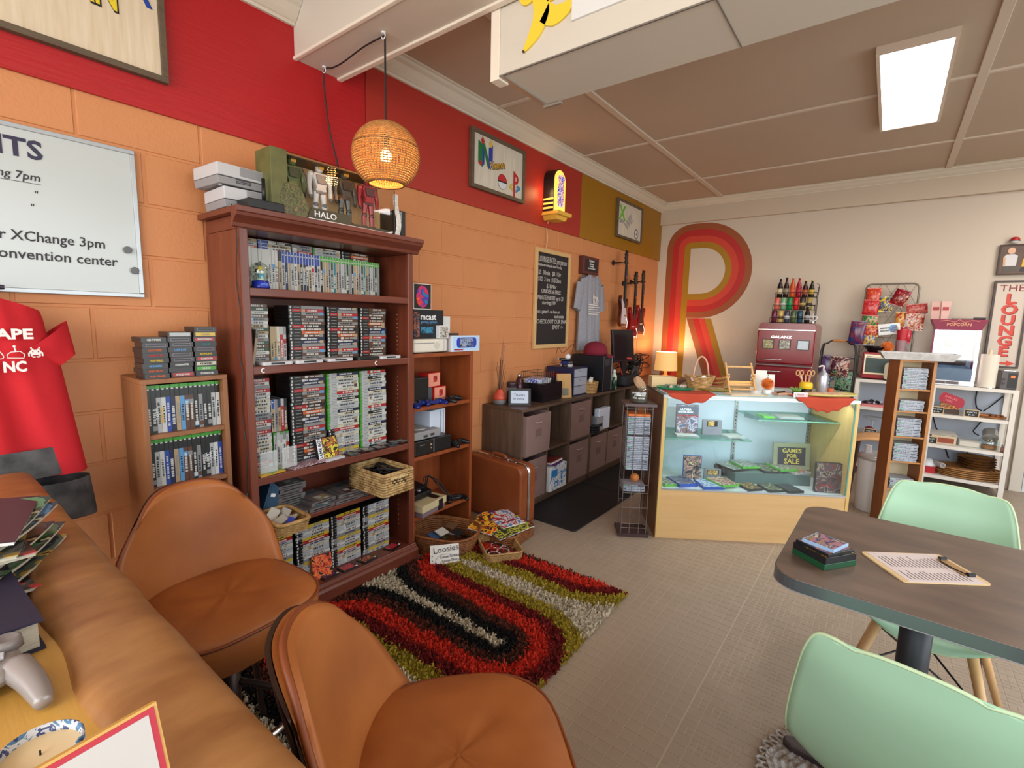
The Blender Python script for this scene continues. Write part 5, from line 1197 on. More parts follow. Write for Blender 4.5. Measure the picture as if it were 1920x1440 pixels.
m.obj('frame', mat('black_frame', (30, 26, 28), .4), t, bevel=.002); MB().box(-.008, -.002, .018, .152, .018, .112).obj('card', mat('pale_blue_card', (196, 206, 222), .5), t); text('Thanks', .03, INKB, t, (-.0015, .04, .07), FX); text('for visiting', .02, INKB, t, (-.0015, .035, .045), FX)
t = thing('black_bin', 'glossy black open box full of cables on the cube shelf top', 'box', (.315, 3.13, ZT), .05)
m = MB(); w, d, h = .30, .27, .145
m.box(-d, 0, 0, w, 0, .006); m.box(-.006, 0, 0, w, .006, h); m.box(-d, -d + .006, 0, w, .006, h); m.box(-d + .006, -.006, 0, .006, .006, h); m.box(-d + .006, -.006, w - .006, w, .006, h); m.obj('shell', mat('black_gloss_film', (20, 20, 24), .2, bump=(12, .6)), t)
t = thing('blue_box', 'blue and white printed carton resting on the black box', 'box', (.27, 3.17, ZT + .148), .3); MB().box(-.13, 0, 0, .16, 0, .03).obj('carton', cover_art('blue_white_carton', [(40, 60, 140), (206, 210, 220), (50, 70, 160), (200, 200, 206)], 24), t)
t = thing('wire_basket', 'thin wire basket with white papers behind the black box', 'basket', (.12, 3.33, ZT + .12)); m = MB()
for z in (0, .05, .10): m.tube([(-.08, -.12, z), (.08, -.12, z), (.08, .12, z), (-.08, .12, z)], .002, 5, closed=True)
for i in range(9): y = -.12 + .03 * i; m.cyl((.08, y, 0), (.08, y, .10), .0016, n=5); m.cyl((-.08, y, 0), (-.08, y, .10), .0016, n=5)
m.obj('wires', mat('dark_wire', (80, 70, 66), .4, .6), t); MB().box(-.07, .07, -.10, .10, .004, .04).obj('paper_bundle', PAPER, t)
t = thing('coffee_bag', 'kraft paper bag with a clear window standing beside the plastic drawers', 'bag', (.27, 3.42, ZT), -.55)
m = MB(); m.add([(0, 0, 0), (0, .13, 0), (-.07, .13, 0), (-.07, 0, 0), (-.03, 0, .20), (-.03, .13, .20), (-.04, .13, .20), (-.04, 0, .20)], [(0, 3, 2, 1), (0, 1, 5, 4), (1, 2, 6, 5), (2, 3, 7, 6), (3, 0, 4, 7), (4, 5, 6, 7)]); m.obj('bag_body', mat('kraft_paper', (190, 150, 96), .8, bump=(14, .5)), t); MB().prism([(.03, .02), (.10, .02), (.10, .08), (.03, .08)], .0, .002, 'yz').obj('window', mat('bag_window', (120, 116, 100), .2), t, rot=(0, -.15, 0))
t = thing('drawer_organizer', 'navy desktop drawer unit with clear drawer fronts full of small parts', 'drawers', (.31, 3.60, ZT), .0)
m = MB(); m.box(-.28, 0, 0, .235, 0, .006); m.box(-.28, 0, 0, .235, .232, .24); m.box(-.28, 0, 0, .006, .006, .232); m.box(-.28, 0, .229, .235, .006, .232); m.box(-.28, -.275, .006, .229, .006, .232); m.obj('case', mat('navy_plastic', (30, 34, 70), .4), t, bevel=.002)
for i in range(3):
    z = .010 + .075 * i; q = MB().box(-.004, .002, .010, .225, z, z + .070).obj('drawer', mat('drawer_clear', (196, 200, 214), .1, alpha=.45), t); MB().box(.002, .010, .09, .145, z + .05, z + .058).obj('pull', mat('drawer_pull', (160, 164, 180), .3), q)
    MB().box(-.24, -.012, .014, .22, z + .002, z + .05).obj('small_parts', cover_art('parts_mix_%d' % i, [(170, 160, 170), (90, 80, 110), (200, 196, 200), (120, 80, 70), (60, 60, 70)], 60), t)
MB().box(-.279, -.10, -.001, .0, .15, .19).obj('red_sticker', ink('dred'), t)
t = thing('controller_pile', 'heap of small controllers and cables on top of the drawer unit', 'controllers', (.17, 3.70, ZT + .2405))
for i in range(6):
    r_ = random.Random(i + 9); m = MB(); m.prism(rrect(.05, .11, .02, 4), .0, .022, 'xy'); m.obj('pad', [BLACKP, LGREY, bl, DARKG][i % 4], t, ((r_.random() - .5) * .1, (r_.random() - .5) * .10, .024 * (i // 2)), (0, 0, r_.random() * 3), bevel=.005)
MB().ball((0, .02, .085), .026, 16).obj('white_ball', WHITEPL, t, smooth=True)
m = MB(); m.tube(smoothpath([(-.05, -.1, .10), (.0, -.14, .17), (-.02, -.03, .12), (.04, .04, .20), (0, .10, .14), (-.02, .13, .10), (.03, .12, .02)], 5), .0022, 5); m.obj('thin_cord', CABLE, t)
t = weave_basket('wicker_pot', 'small round wicker basket with paper beside the tall black computer', (.30, 3.895, ZT), 0, .12, .12, .10, RATTAN, 7, r=.005, roundr=.055, flare=.2); 
MB().box(-.01, .02, -.03, .03, .06, .14).obj('paper_note', PAPER, t, rot=(.2, .1, .4))
t = thing('desktop_computer', 'tall black computer tower with a red cap on it', 'computer', (.375, 4.02, ZT)); MB().box(-.34, 0, 0, .175, 0, .33).obj('case', mat('computer_black', (26, 28, 34), .35), t, bevel=.005); MB().box(-.001, .003, .155, .165, .01, .32).obj('front_trim', MGREY, t); MB().box(-.002, .003, .02, .11, .24, .30).obj('drive_bay', DARKG, t)
t = thing('baseball_cap', 'dark red baseball cap resting on the black computer tower', 'cap', (.24, 4.10, ZT + .331), .6)
CAPM = mat('maroon_cloth', (116, 22, 44), .85); m = MB(); m.lathe([(.098, 0), (.102, .03), (.094, .07), (.07, .105), (.035, .122), (.001, .126)], 28, sx=1.12); m.obj('crown', CAPM, t, smooth=True)
m = MB(); m.grid(lambda u, v: ((.09 + .085 * v) * (1 - .35 * (2 * u - 1) ** 2 * v) , (u - .5) * (.19 - .03 * v), .012 - .028 * v + .03 * (1 - (2 * u - 1) ** 2) * .6 - .01), 14, 6); m.obj('visor', CAPM, t, solid=.003, smooth=True); MB().ball((0, 0, .127), .006, 8).obj('button', CAPM, t)
t = thing('monitor', 'dark flat monitor turned sideways against the wall near the lamp', 'monitor', (.30, 4.42, ZT + .03), .0, None, (0, -.10, -.10))
MB().box(-.03, 0, 0, .40, .21, .54).obj('casing', mat('monitor_black', (36, 26, 30), .3), t, bevel=.005); MB().box(0, .0015, .02, .38, .235, .525).obj('screen', mat('screen_gloss', (34, 30, 34), .08), t); m = MB(); m.box(-.03, -.01, .16, .24, -.02, .21); m.box(-.10, .06, .08, .32, -.03, -.02); m.obj('stand', BLACKP, t)
t = lathe_thing('pump_bottle', 'tall white and green lotion bottle right of the computer tower', 'bottle', (.36, 4.27, ZT), [(.026, 0), (.028, .01), (.028, .13), (.014, .155), (.012, .165)], mat('pale_green_bottle', (196, 206, 186), .4)); MB().lathe([(.014, .163), (.014, .19), (.004, .192)], 14).obj('cap', WHITEPL, t); MB().lathe([(.0285, .03), (.0285, .09)], 24).obj('label_band', mat('band_green', (40, 90, 60), .5), t)
t = lathe_thing('small_bottle', 'short dark green bottle in front of the lotion bottle', 'bottle', (.385, 4.225, ZT), [(.016, 0), (.018, .08), (.010, .10), (.010, .125)], mat('deep_green_bottle', (28, 60, 44), .3), 16)
CLT = [(.25, 4.86, .15, .13, .16), (.20, 5.10, .14, .10, .10), (.14, 4.60, .10, .12, .10)]
t = thing('black_bag', 'black padded bag lying on the far end of the cube shelves', 'bag', (.26, 4.66, ZT + .0), .1); m = MB(); m.prism(rrect(.22, .36, .07, 5), .0, .11); m.obj('bag_body', mat('black_nylon', (28, 28, 32), .7, bump=(20, .5)), t, bevel=.03, seg=4); m = MB(); m.tube(smoothpath([(-.08, -.12, .10), (-.04, -.08, .17), (0, 0, .19), (.03, .08, .15), (.06, .12, .10)], 5), .007, 6); m.obj('strap', BLACKP, t)
t = thing('cable_tangle', 'tangled heap of black controllers and cords beside the table lamp', 'cables', (.24, 5.00, ZT + .06)); m = MB()
for i in range(9):
    r_ = random.Random(i + 31); pts = [((r_.random() - .5) * .26, (r_.random() - .5) * .46, .04 + .20 * r_.random()) for _ in range(7)]; m.tube(smoothpath(pts, 5), .0042, 5)
o = m.obj('cords', CABLE, t); o['kind'] = 'stuff'
for i in range(6):
    r_ = random.Random(i + 77); m = MB(); m.prism(rrect(.07, .14, .03, 4), -.02, .02); m.obj('gadget', [BLACKP, DARKG, BLACKP][i % 3], t, ((r_.random() - .5) * .2, (r_.random() - .5) * .34, .04 + .03 * i), (r_.random(), r_.random(), r_.random() * 3), bevel=.01, seg=3)
t = thing('drum_pedal', 'red plastic instrument stand lying over the black bag', 'toy drum', (.28, 4.50, ZT + .15)); m = MB(); m.tube([(-.1, -.05, .10), (-.05, .10, .13), (.05, .22, .12)], .012, 8); m.tube([(-.05, .10, .13), (.02, .08, -.04)], .008, 8); m.obj('red_bar', mat('red_gloss', (176, 34, 30), .3), t); MB().cyl((-.05, .10, .12), (-.05, .10, .17), .03, .018, 16).obj('cup', mat('red_cup', (190, 50, 40), .4), t)
# desk at the corner with the lamp
t = thing('side_table', 'dark low table in the far corner carrying the lamp', 'table', (0, 0, 0)); MB().box(.03, .56, 4.86, 6.0, .735, .765).obj('tabletop', WALH, t, bevel=.003)
for x, y in ((.06, 4.90), (.53, 4.90), (.06, 5.96), (.53, 5.96)): MB().box(x - .02, x + .02, y - .02, y + .02, 0, .735).obj('leg', WAL, t)
t = thing('table_lamp', 'lit table lamp with a cream drum shade in the far corner', 'lamp', (.30, 5.80, .7655))
MB().lathe([(.06, 0), (.06, .012), (.02, .03), (.018, .10), (.012, .13)], 20).obj('base', mat('lamp_base', (150, 120, 80), .3), t, smooth=True)
m = MB(); m.lathe([(.135, .085), (.118, .305)], 36); m.f = [f for f in m.f if len(f) == 4]; m.m = [0] * len(m.f); m.c = [None] * len(m.f)
m.obj('shade', mat('lampshade_linen', (226, 190, 130), .8, emit=((250, 190, 110), .55)), t, smooth=True)
l = bpy.data.lights.new('table_lamp_bulb', 'POINT'); l.energy = 10; l.color = (1, .62, .3); l.shadow_soft_size = .03
o = bpy.data.objects.new('table_lamp_bulb', l); COL.objects.link(o); o.location = (.30, 5.86, .7655 + .30)

# ---------------------------------------------------------------- suitcase, mats, floor baskets
t = thing('suitcase', 'tan vintage hard suitcase with a chrome rim standing against the cube shelf', 'suitcase', (.02, 2.655, 0), 0, None, (0, 0, -.08))
LEA = mat('tan_leather', (146, 78, 40), .4, var=(4, 1), col2=(122, 60, 30), bump=(10, .2))
def slab(y0, y1, g=0): 
    m = MB(); m.prism(rrect(.55 - g, .43 - g, .055, 7, .275, .22), y0, y1, 'xz'); return m
slab(-.085, -.004).obj('front_shell', LEA, t, bevel=.014, seg=3, smooth=False); slab(.008, .075).obj('back_shell', LEA, t, bevel=.014, seg=3)
def rim(y, r, m_, n): 
    m = MB(); m.tube([(p[0], y, p[1]) for p in rrect(.55, .43, .055, 7, .275, .22)], r, 6, closed=True); m.obj(n, m_, t, smooth=True)
rim(-.003, .006, CHROME, 'chrome_rim'); rim(.008, .0055, CHROME, 'chrome_rim'); slab(-.004, .008, .006).obj('gap_band', DARKG, t)
m = MB(); m.tube(smoothpath([(.20, .0, .436), (.215, .0, .456), (.27, 0, .462), (.325, 0, .456), (.34, 0, .436)], 4), .011, 8); m.obj('handle', LEA, t, smooth=True)
for x in (.185, .355): MB().box(x - .012, x + .012, -.014, .016, .430, .446).obj('handle_mount', CHROME, t, bevel=.002)
MB().box(.40, .44, -.02, .02, .430, .440).obj('latch', CHROME, t, bevel=.002)
RUB = mat('black_rubber_mat', (26, 24, 25), .6, bump=(120, .3))
for i, (y0, y1, lb) in enumerate(((2.75, 3.64, 'black rubber floor mat in front of the near cube shelf'), (3.66, 4.95, 'black rubber floor mat further along, behind the display case'))):
    m = MB(); m.prism(rrect(.48, y1 - y0, .02, 3, .62, (y0 + y1) / 2), .0, .012); tag(m.obj('floor_mat', RUB, bevel=.004), lb, 'mat')

t = weave_basket('oval_basket', 'brown oval wicker basket of loose cards behind the paper sign', (.34, 2.05, .001), .35, .30, .38, .115, WICK, 9, r=.008, roundr=.14, flare=.12)
for i in range(7):
    r_ = random.Random(i + 3); q = thing('loose_card', 'loose handheld game card in the oval wicker basket, %s' % ['muddy green', 'red', 'grey', 'black', 'blue', 'brown', 'white'][i], 'game card', (.34 + (r_.random() - .5) * .14, 2.05 + (r_.random() - .5) * .2, .05 + .008 * i), 0, 'loose cards in the oval basket', (.3 * r_.random(), .3 * r_.random(), 3 * r_.random()))
    MB().box(-.03, .03, -.035, .035, 0, .007).obj('card', mat('card_%d' % i, [(92, 96, 60), (150, 50, 44), (110, 110, 106), (36, 34, 36), (60, 84, 120), (104, 74, 50), (190, 186, 176)][i], .5), q, bevel=.001)
t = weave_basket('magazine_basket', 'low brown basket heaped with comics and gaming magazines by the suitcase', (.50, 2.40, .001), .1, .30, .36, .07, WICK, 6, r=.007, roundr=.05)
mg = [cover_art('magazine_%d' % i, c, s) for i, (c, s) in enumerate((([(30, 28, 34), (90, 60, 120), (210, 180, 60), (50, 40, 60)], 14), ([(60, 40, 100), (30, 30, 60), (200, 120, 60), (220, 200, 180)], 12), ([(210, 60, 40), (230, 180, 50), (60, 40, 40), (200, 90, 40)], 16), ([(36, 40, 50), (180, 180, 60), (30, 30, 36), (90, 90, 60)], 18), ([(60, 130, 190), (220, 220, 220), (190, 60, 60), (40, 60, 120)], 18), ([(120, 130, 110), (40, 44, 40), (190, 180, 150), (60, 90, 80)], 16)))]
def magazine(label, loc, rot, size, m_, group=None, cat='magazine', name='magazine', curl=.0, m2=None):
    t = thing(name, label, cat, loc, 0, group, rot)
    m = MB(); w, h = size; m.grid(lambda u, v: ((u - .5) * w, (v - .5) * h, .006 + curl * (4 * (v - .5) ** 2) * .1), 4, 9); m.obj('cover', m_, t, solid=.0015)
    m = MB(); m.grid(lambda u, v: ((u - .5) * (w - .004), (v - .5) * (h - .004), .002 + curl * (4 * (v - .5) ** 2) * .1), 4, 9); m.obj('pages', m2 or PAPER, t, solid=.006)
    return t
for i, (x, y, z, rz, ry, rx, lab) in enumerate(((.42, 2.36, .085, .5, -.18, .1, 'black and yellow comic propped at the back'), (.56, 2.50, .075, .9, .12, -.1, 'dark magazine with yellow lettering lying at the right edge'), (.47, 2.30, .10, .3, .1, .05, 'purple comic lying across the middle'), (.60, 2.36, .09, -.3, .1, .12, 'orange and yellow comic at the front'), (.52, 2.42, .108, 1.2, -.05, .0, 'blue and red comic on top'))):
    magazine(lab + ' of the floor basket', (x, y, z), (rx, ry, rz), (.17, .25), mg[(i + 0) % 5], 'comics heaped in the floor basket', curl=.05 if i == 1 else .02)
t = weave_basket('disc_basket', 'square pale wicker tray with loose discs in paper sleeves on the rug corner', (.66, 2.19, .012), -.62, .205, .27, .055, RATTAN, 8, r=.006, roundr=.03, flare=.06)
for i, (dx, dy) in enumerate(((-.03, -.03), (.0, .03), (-.05, .04), (.03, .0), (.02, -.07))):
    q = thing('disc', 'bare disc on a white ring sleeve in the wicker tray, %s one' % ['left', 'upper middle', 'upper left', 'middle', 'lower'][i], 'disc', (.66 + dx, 2.19 + dy, .020 + .0018 * i), 0, 'loose discs in the wicker tray')
    MB().lathe([(.004, 0), (.040, 0), (.040, .0012), (.004, .0012)], 28).obj('disc_ring', WHITEPL, q); MB().lathe([(.012, .0012), (.031, .0012), (.031, .0018), (.012, .0018)], 28).obj('printed_band', mat('disc_band', (60, 40, 34), .3), q)
t = thing('paper_sign', 'white lined paper sign lettered Loosies leaning on the oval basket', 'sign', (.475, 1.80, .012), 0, None, (0, 0, 0))
t.rotation_euler = (RD(90) - RD(14), 0, RD(52))
m = MB(); m.grid(lambda u, v: (u * .165, v * .115, .004 * sin(u * 3 + v)), 8, 6); m.obj('paper', PAPER, t, solid=.001)
text('Loosies', .048, INKB, t, (.018, .068, .007), (0, 0, RD(6)), bold=-.0003); text('Loose Games', .020, INKB, t, (.055, .040, .007), (0, 0, RD(4))); text('Loose Discs', .020, INKB, t, (.065, .018, .007), (0, 0, RD(4)))
m = MB(); m.tube(smoothpath([(.025, .02, .006), (.05, .055, .006), (.10, .062, .006), (.15, .052, .006)], 5), .0008, 4); m.obj('drawn_arc', INKB, t)
for y in (.03, .055): MB().cyl((.012, y, .003), (.012, y, .006), .0025, n=8).obj('punched_hole', INKB, t)

# ---------------------------------------------------------------- shag rug
def rug():
    # outline on the floor (a slightly skewed rectangle) and the pattern of long rounded loops
    A_, B2, C2, D2 = V((.36, .70)), V((1.50, .70)), V((1.44, 2.26)), V((.36, 2.26))
    PAL = {'k': (14, 13, 14), 'n': (84, 38, 24), 'r': (196, 44, 24), 'd': (110, 16, 16), 'y': (158, 138, 38), 'w': (196, 184, 160)}
    def cap(x, y, y0, x0, side):
        # distance from a capsule lying along x, ending at x0 (rounded end), open on the other side
        dx = (x - x0) * side
        return abs(y - y0) if dx < 0 else math.hypot(dx, y - y0)
    def colour2(x, y):
        # dark-centred loops end in round caps on the right, pale-centred ones on the left
        if x > .92:
            d = min(cap(x, y, y0, 1.19, 1) for y0 in (.68, 1.53, 2.38))
            for q, c in ((.026, 'w'), (.088, 'k'), (.140, 'n'), (.225, 'r'), (.290, 'd'), (.375, 'y')):
                if d < q: return c
            return 'w'
        d = min(cap(x, y, y0, .62, -1) for y0 in (1.105, 1.955))
        for q, c in ((.040, 'w'), (.125, 'y'), (.190, 'd'), (.275, 'r'), (.335, 'n'), (.400, 'k')):
            if d < q: return c
        return 'w'
    t = thing('shag_rug', 'thick shag rug with looping black, red, brown, olive and cream bands', 'rug', (0, 0, 0))
    b = MB(); b.prism([(p.x, p.y) for p in (A_, B2, C2, D2)], .0005, .008); b.obj('backing', mat('rug_backing', (150, 136, 112), .9), t)
    tf = {k: MB() for k in PAL}
    rr = random.Random(5); st = .0098
    nx = int(1.16 / st); ny = int(1.60 / st)
    for i in range(nx):
        for j in range(ny):
            x = .355 + i * st + (rr.random() - .5) * st; y = .69 + j * st + (rr.random() - .5) * st
            if y > 2.26 or x > 1.50 - .04 * (y - .70) / 1.56 or x < .355: continue
            k = colour2(x + (rr.random() - .5) * .018, y + (rr.random() - .5) * .018); T_ = tf[k]
            a = rr.random() * 2 * pi; r = .0066; h = .022 + .012 * rr.random(); lx = x + .012 * cos(a); ly = y + .012 * sin(a)
            for s in range(2):
                a2 = rr.random() * 2 * pi; lx = x + .012 * cos(a2); ly = y + .012 * sin(a2); h = .020 + .013 * rr.random(); c_, s_ = cos(a + s * 1.3) * r, sin(a + s * 1.3) * r
                T_.add([(x - c_, y - s_, .006), (x + c_, y + s_, .006), (lx + c_ * .6, ly + s_ * .6, h), (lx - c_ * .6, ly - s_ * .6, h)], [(0, 1, 2, 3)])
    NM = {'k': 'black_pile', 'n': 'brown_pile', 'r': 'red_pile', 'd': 'dark_red_pile', 'y': 'olive_pile', 'w': 'cream_pile'}
    for k, m in tf.items():
        o = m.obj(NM[k], mat(NM[k], PAL[k], .95), t); o['kind'] = 'stuff'
rug()
# ================================================================ glass display case (front turned 34 degrees)
CA = RD(33.98); CO = V((1.306, 3.034, 0)); CU = V((cos(CA), sin(CA), 0)); CN = V((-sin(CA), cos(CA), 0))
def CW(s, d, z): p = CO + CU * s + CN * d; return (p.x, p.y, z)
BIRCH = wood('pale_birch_laminate', (214, 176, 122), (202, 162, 108), 2.0, 'x', .4, 14)
BIRCHV = wood('yellow_birch_side', (212, 180, 112), (200, 166, 98), 3.0, 'z', .4, 14)
BRSIDE = wood('brown_oak_side', (130, 92, 62), (112, 78, 52), 2.0, 'z', .45, 10)
PANE = thin_glass('display_glass', (244, 250, 249), .055); PEDGE = mat('green_glass_edge', (120, 176, 156), .1, alpha=.75)
def display_case():
    t = thing('display_case', 'glass display case with birch base, retro games and a GAMES FOR SALE sign inside', 'display case', tuple(CO), CA)
    L, D, zf, H = 1.205, .50, .336, .955
    m = MB(); m.box(.02, L - .02, .004, .02, 0, zf - .016); m.obj('front_panel', BIRCH, t, bevel=.001)
    m = MB(); m.box(.02, L - .02, .004, D, zf - .016, zf - .004); m.obj('deck_edge', BIRCH, t)
    m = MB(); m.box(.02, L - .02, .014, D - .01, zf - .004, zf); m.obj('deck_board', mat('white_laminate', (226, 234, 236), .3), t)
    m = MB(); m.box(-.004, .0, 0.002, D, 0, H); m.obj('outer_skin', BRSIDE, t); m = MB(); m.box(0, .020, 0, D, 0, H); m.obj('side_panel', BIRCHV, t, bevel=.001)
    m = MB(); m.box(L - .02, L, 0, D, 0, H); m.obj('side_panel', BIRCHV, t, bevel=.001)
    m = MB(); m.box(.02, L - .02, D - .010, D, .02, H - .02); m.obj('back_panel', mat('case_back_white', (212, 226, 240), .4), t)
    m = MB(); m.box(0.0, L, -.004, .016, H - .012, H + .006); m.box(0, L, D - .02, D + .004, H - .012, H + .006); m.box(-.004, .02, 0, D, H - .012, H + .006); m.box(L - .02, L + .002, 0, D, H - .012, H + .006); m.obj('top_rail', mat('satin_aluminium', (196, 202, 206), .3, .8), t, bevel=.001)
    m = MB(); m.box(.012, L - .012, .0, D, H + .006, H + .013); m.obj('top_glass', mat('top_glass_green', (170, 196, 180), .05, alpha=.5, spec=.8), t)
    m = MB(); m.box(.020, L - .020, .002, .0065, zf + .001, H - .012); m.obj('front_glass', PANE, t)
    for x in (.018, L - .026): MB().box(x, x + .006, .001, .010, zf, H - .01).obj('glass_edge', PEDGE, t)
    m = MB(); m.box(.02, L - .02, -.001, .012, zf - .004, zf + .004); m.obj('lower_rail', mat('satin_aluminium', (196, 202, 206)), t)
    for s in (.105, .648, 1.17):
        m = MB(); m.box(s - .012, s + .012, D - .018, D - .010, zf + .01, H - .02); q = m.obj('slotted_standard', mat('standard_steel', (176, 180, 184), .3, .8), t)
        h = MB()
        for k in range(22): h.box(s - .003, s + .003, D - .0186, D - .018, zf + .04 + .026 * k, zf + .052 + .026 * k)
        o = h.obj('slot_row', mat('slot_black', (50, 54, 58), .6), q); o['kind'] = 'stuff'
    for (a, b_, z, d0) in ((.028, .63, .640, .14), (.655, 1.18, .785, .14)):
        m = MB(); m.box(a, b_, d0, D - .02, z, z + .008); m.obj('glass_shelf', thin_glass('shelf_glass', (222, 240, 234), .10), t)
        m = MB(); m.box(a, b_, d0 - .002, d0, z, z + .008); m.obj('shelf_edge', PEDGE, t)
        for s in (a + .05, b_ - .04):
            m = MB(); m.prism([(D - .02, z - .04), (D - .02, z), (d0 + .02, z), (d0 + .02, z - .008)], s - .002, s + .002, 'yz'); m.obj('shelf_bracket', mat('bracket_steel', (180, 186, 190), .3, .8), t)
    m = MB(); m.box(.03, L - .03, .018, .034, H - .019, H - .012); m.obj('light_strip', mat('strip_glow', (235, 245, 255), .4, emit=((226, 240, 255), 1.5)), t)
    l = bpy.data.lights.new('case_strip', 'AREA'); l.shape = 'RECTANGLE'; l.size = 1.1; l.size_y = .02; l.energy = 3.6; l.color = (.92, .93, 1)
    o = bpy.data.objects.new('case_strip', l); COL.objects.link(o); o.location = CW(.60, .05, H - .032); o.rotation_euler = (RD(28), 0, CA)
    return t
display_case()
def citem(name, label, cat, s, d, z, w, dd, h, m_, face, rz=0, tilt=0, group=None, bevel=.001, lying=False):
    """boxed item in the case: stands with its face to the front, or lies flat with its cover up"""
    t = thing(name, label, cat, CW(s, d, z), 0, group, (tilt, 0, CA + rz))
    if lying:
        m = MB(); m.box(0, w, 0, dd, 0, h); m.obj('case_shell', m_, t, bevel=bevel); m = MB(); m.box(.004, w - .004, .004, dd - .004, h, h + .0008); m.obj('cover_art', face, t)
    else:
        m = MB(); m.box(0, w, 0, dd, 0, h); m.obj('case_shell', m_, t, bevel=bevel); m = MB(); m.box(.003, w - .003, -.0008, 0, .003, h - .003); m.obj('cover_art', face, t)
    return t
B4 = mat('blue_case_plastic', (40, 80, 180), .25); G4 = mat('green_case_plastic', (90, 180, 60), .25); K4 = mat('black_case_plastic', (30, 30, 32), .3)
t = citem('boxed_game', 'boxed horse-riding style game standing on the left glass shelf', 'game box', .165, .28, .648, .150, .02, .205, mat('slate_case', (86, 96, 116), .3), cover_art('knight_cover', [(86, 94, 120), (180, 176, 190), (110, 90, 110), (150, 110, 90), (60, 66, 90)], 22), -.05, -.08)
MB().box(.006, .144, -.0016, -.0008, .135, .196).obj('title_panel', mat('title_slate', (84, 92, 108), .4), t); text('ULTIMA', .022, WHITEPL, t, (.022, -.002, .165), (pi / 2, 0, 0), bold=.0006); text('SPIDER-MAN', .018, WHITEPL, t, (.010, -.002, .148), (pi / 2, 0, 0), bold=.0006)
MB().box(.001, .149, -.0018, -.0008, .126, .131).obj('red_rule', ink('red'), t)
t = citem('game_cartridge', 'grey cartridge with a gold square label on the left glass shelf', 'game cartridge', .345, .27, .648, .130, .02, .105, MGREY, mat('cart_face_grey', (128, 128, 140), .4), 0, -.05); MB().box(.03, .10, -.002, -.0008, .060, .098).obj('label', K4, t); MB().box(.036, .078, -.0026, -.002, .064, .096).obj('gold_label', cover_art('gold_label_art', [(214, 180, 110), (150, 110, 50), (230, 200, 130)], 60), t)
t = citem('boxed_game', 'blue-edged game case showing a samurai, standing on the case floor', 'game case', .225, .24, .336, .125, .016, .165, B4, cover_art('warrior_cover', [(40, 36, 44), (120, 110, 110), (200, 150, 140), (60, 50, 60), (220, 200, 150)], 24), 0, -.06)
t = citem('game_cartridge', 'small grey cartridge with a gold label standing beside the samurai case', 'game cartridge', .37, .24, .336, .115, .018, .078, MGREY, mat('cart_face_grey', (128, 128, 140)), 0, -.04); MB().box(.016, .10, -.002, -.0008, .034, .070).obj('label', K4, t); MB().box(.022, .092, -.0026, -.002, .038, .068).obj('gold_label', cover_art('gold_label_art', [(214, 180, 110)], 60), t)
t = citem('game_cartridge', 'second grey cartridge leaning behind, near the back standard', 'game cartridge', .48, .34, .336, .105, .018, .08, DARKG, mat('cart_face_dark', (90, 90, 96), .4), .2, -.1)
AR = [cover_art('retail_cover_%d' % i, c, 26) for i, c in enumerate([[(150, 150, 140), (90, 110, 90), (200, 196, 180), (60, 70, 60)], [(60, 70, 120), (120, 130, 150), (40, 46, 80), (180, 180, 190)], [(100, 170, 220), (220, 230, 240), (60, 120, 190), (180, 210, 230)], [(200, 190, 150), (150, 60, 60), (220, 210, 180), (60, 50, 50)], [(214, 190, 60), (60, 56, 40), (180, 120, 40)], [(120, 140, 90), (60, 60, 50), (190, 190, 150)], [(40, 40, 44), (60, 60, 66), (30, 30, 34)]])]
for i, (lb, s, d, rz, sh, ar, w, dd, h) in enumerate((('green-edged case at the left end of the floor row', .055, .045, .25, G4, AR[0], .13, .16, .014), ('dark blue-edged case, second from the left on the case floor', .150, .040, .30, B4, AR[1], .135, .17, .022), ('bright light-blue case, third from the left on the case floor', .300, .022, .12, B4, AR[2], .14, .165, .018),
        ('cream green-edged case right of the light-blue one', .425, .03, .38, G4, AR[3], .135, .17, .014), ('black cartridge box with a yellow label on the case floor', .585, .022, .25, K4, AR[4], .105, .13, .016), ('dark green cartridge box, second black-edged one', .715, .018, .2, K4, AR[5], .105, .13, .016), ('plain black cartridge box at the right of the floor row', .835, .012, .22, K4, AR[6], .11, .14, .016))):
    citem('game_case', lb, 'game case', s, d, .337 if i != 3 else .352, w, dd, h, sh, ar, rz, group='games lying at the front of the display case', lying=True)
t = thing('glass_riser', 'grey-green glass riser block under the raised games', 'riser', CW(.56, .19, .3365), CA)
MB().box(0, .50, 0, .006, 0, .072).obj('front_plate', mat('riser_glass', (96, 120, 116), .08, alpha=.85), t); MB().box(0, .50, .006, .27, .064, .072).obj('top_plate', mat('riser_top', (126, 150, 144), .06), t); MB().box(0, .006, .006, .27, 0, .064).obj('end_plate', mat('riser_glass', (96, 120, 116)), t); MB().box(.494, .50, .006, .27, 0, .064).obj('end_plate', mat('riser_glass', (96, 120, 116)), t)
for i, (lb, s, d, rz, sh, ar, z) in enumerate((('white game case lying at the left end of the riser', .555, .20, .45, K4, AR[0], .41), ('pale green-edged game case stacked on the first riser case', .625, .23, .2, G4, AR[0], .4265), ('black-edged case in the middle of the riser', .76, .20, .1, K4, AR[5], .41), ('green-edged case right of the middle on the riser', .865, .20, .2, G4, AR[0], .427), ('pale case hanging over the right end of the riser', .955, .18, .35, LGREY, AR[3], .411))):
    citem('game_case', lb, 'game case', s, d, z, .13, .17, .015, sh, ar, rz, group='games on the glass riser', lying=True)
t = thing('framed_notice', 'greenish framed notice reading GAMES FOR SALE inside the display case', 'sign', CW(.865, .32, .412), 0, None, (-.12, 0, CA))
m = MB(); fr = mat('olive_frame', (150, 152, 122), .4)
for a in ((0, .25, 0, .03), (0, .25, .155, .185), (0, .03, .03, .155), (.22, .25, .03, .155)): m.box(a[0], a[1], -.006, .012, a[2], a[3])
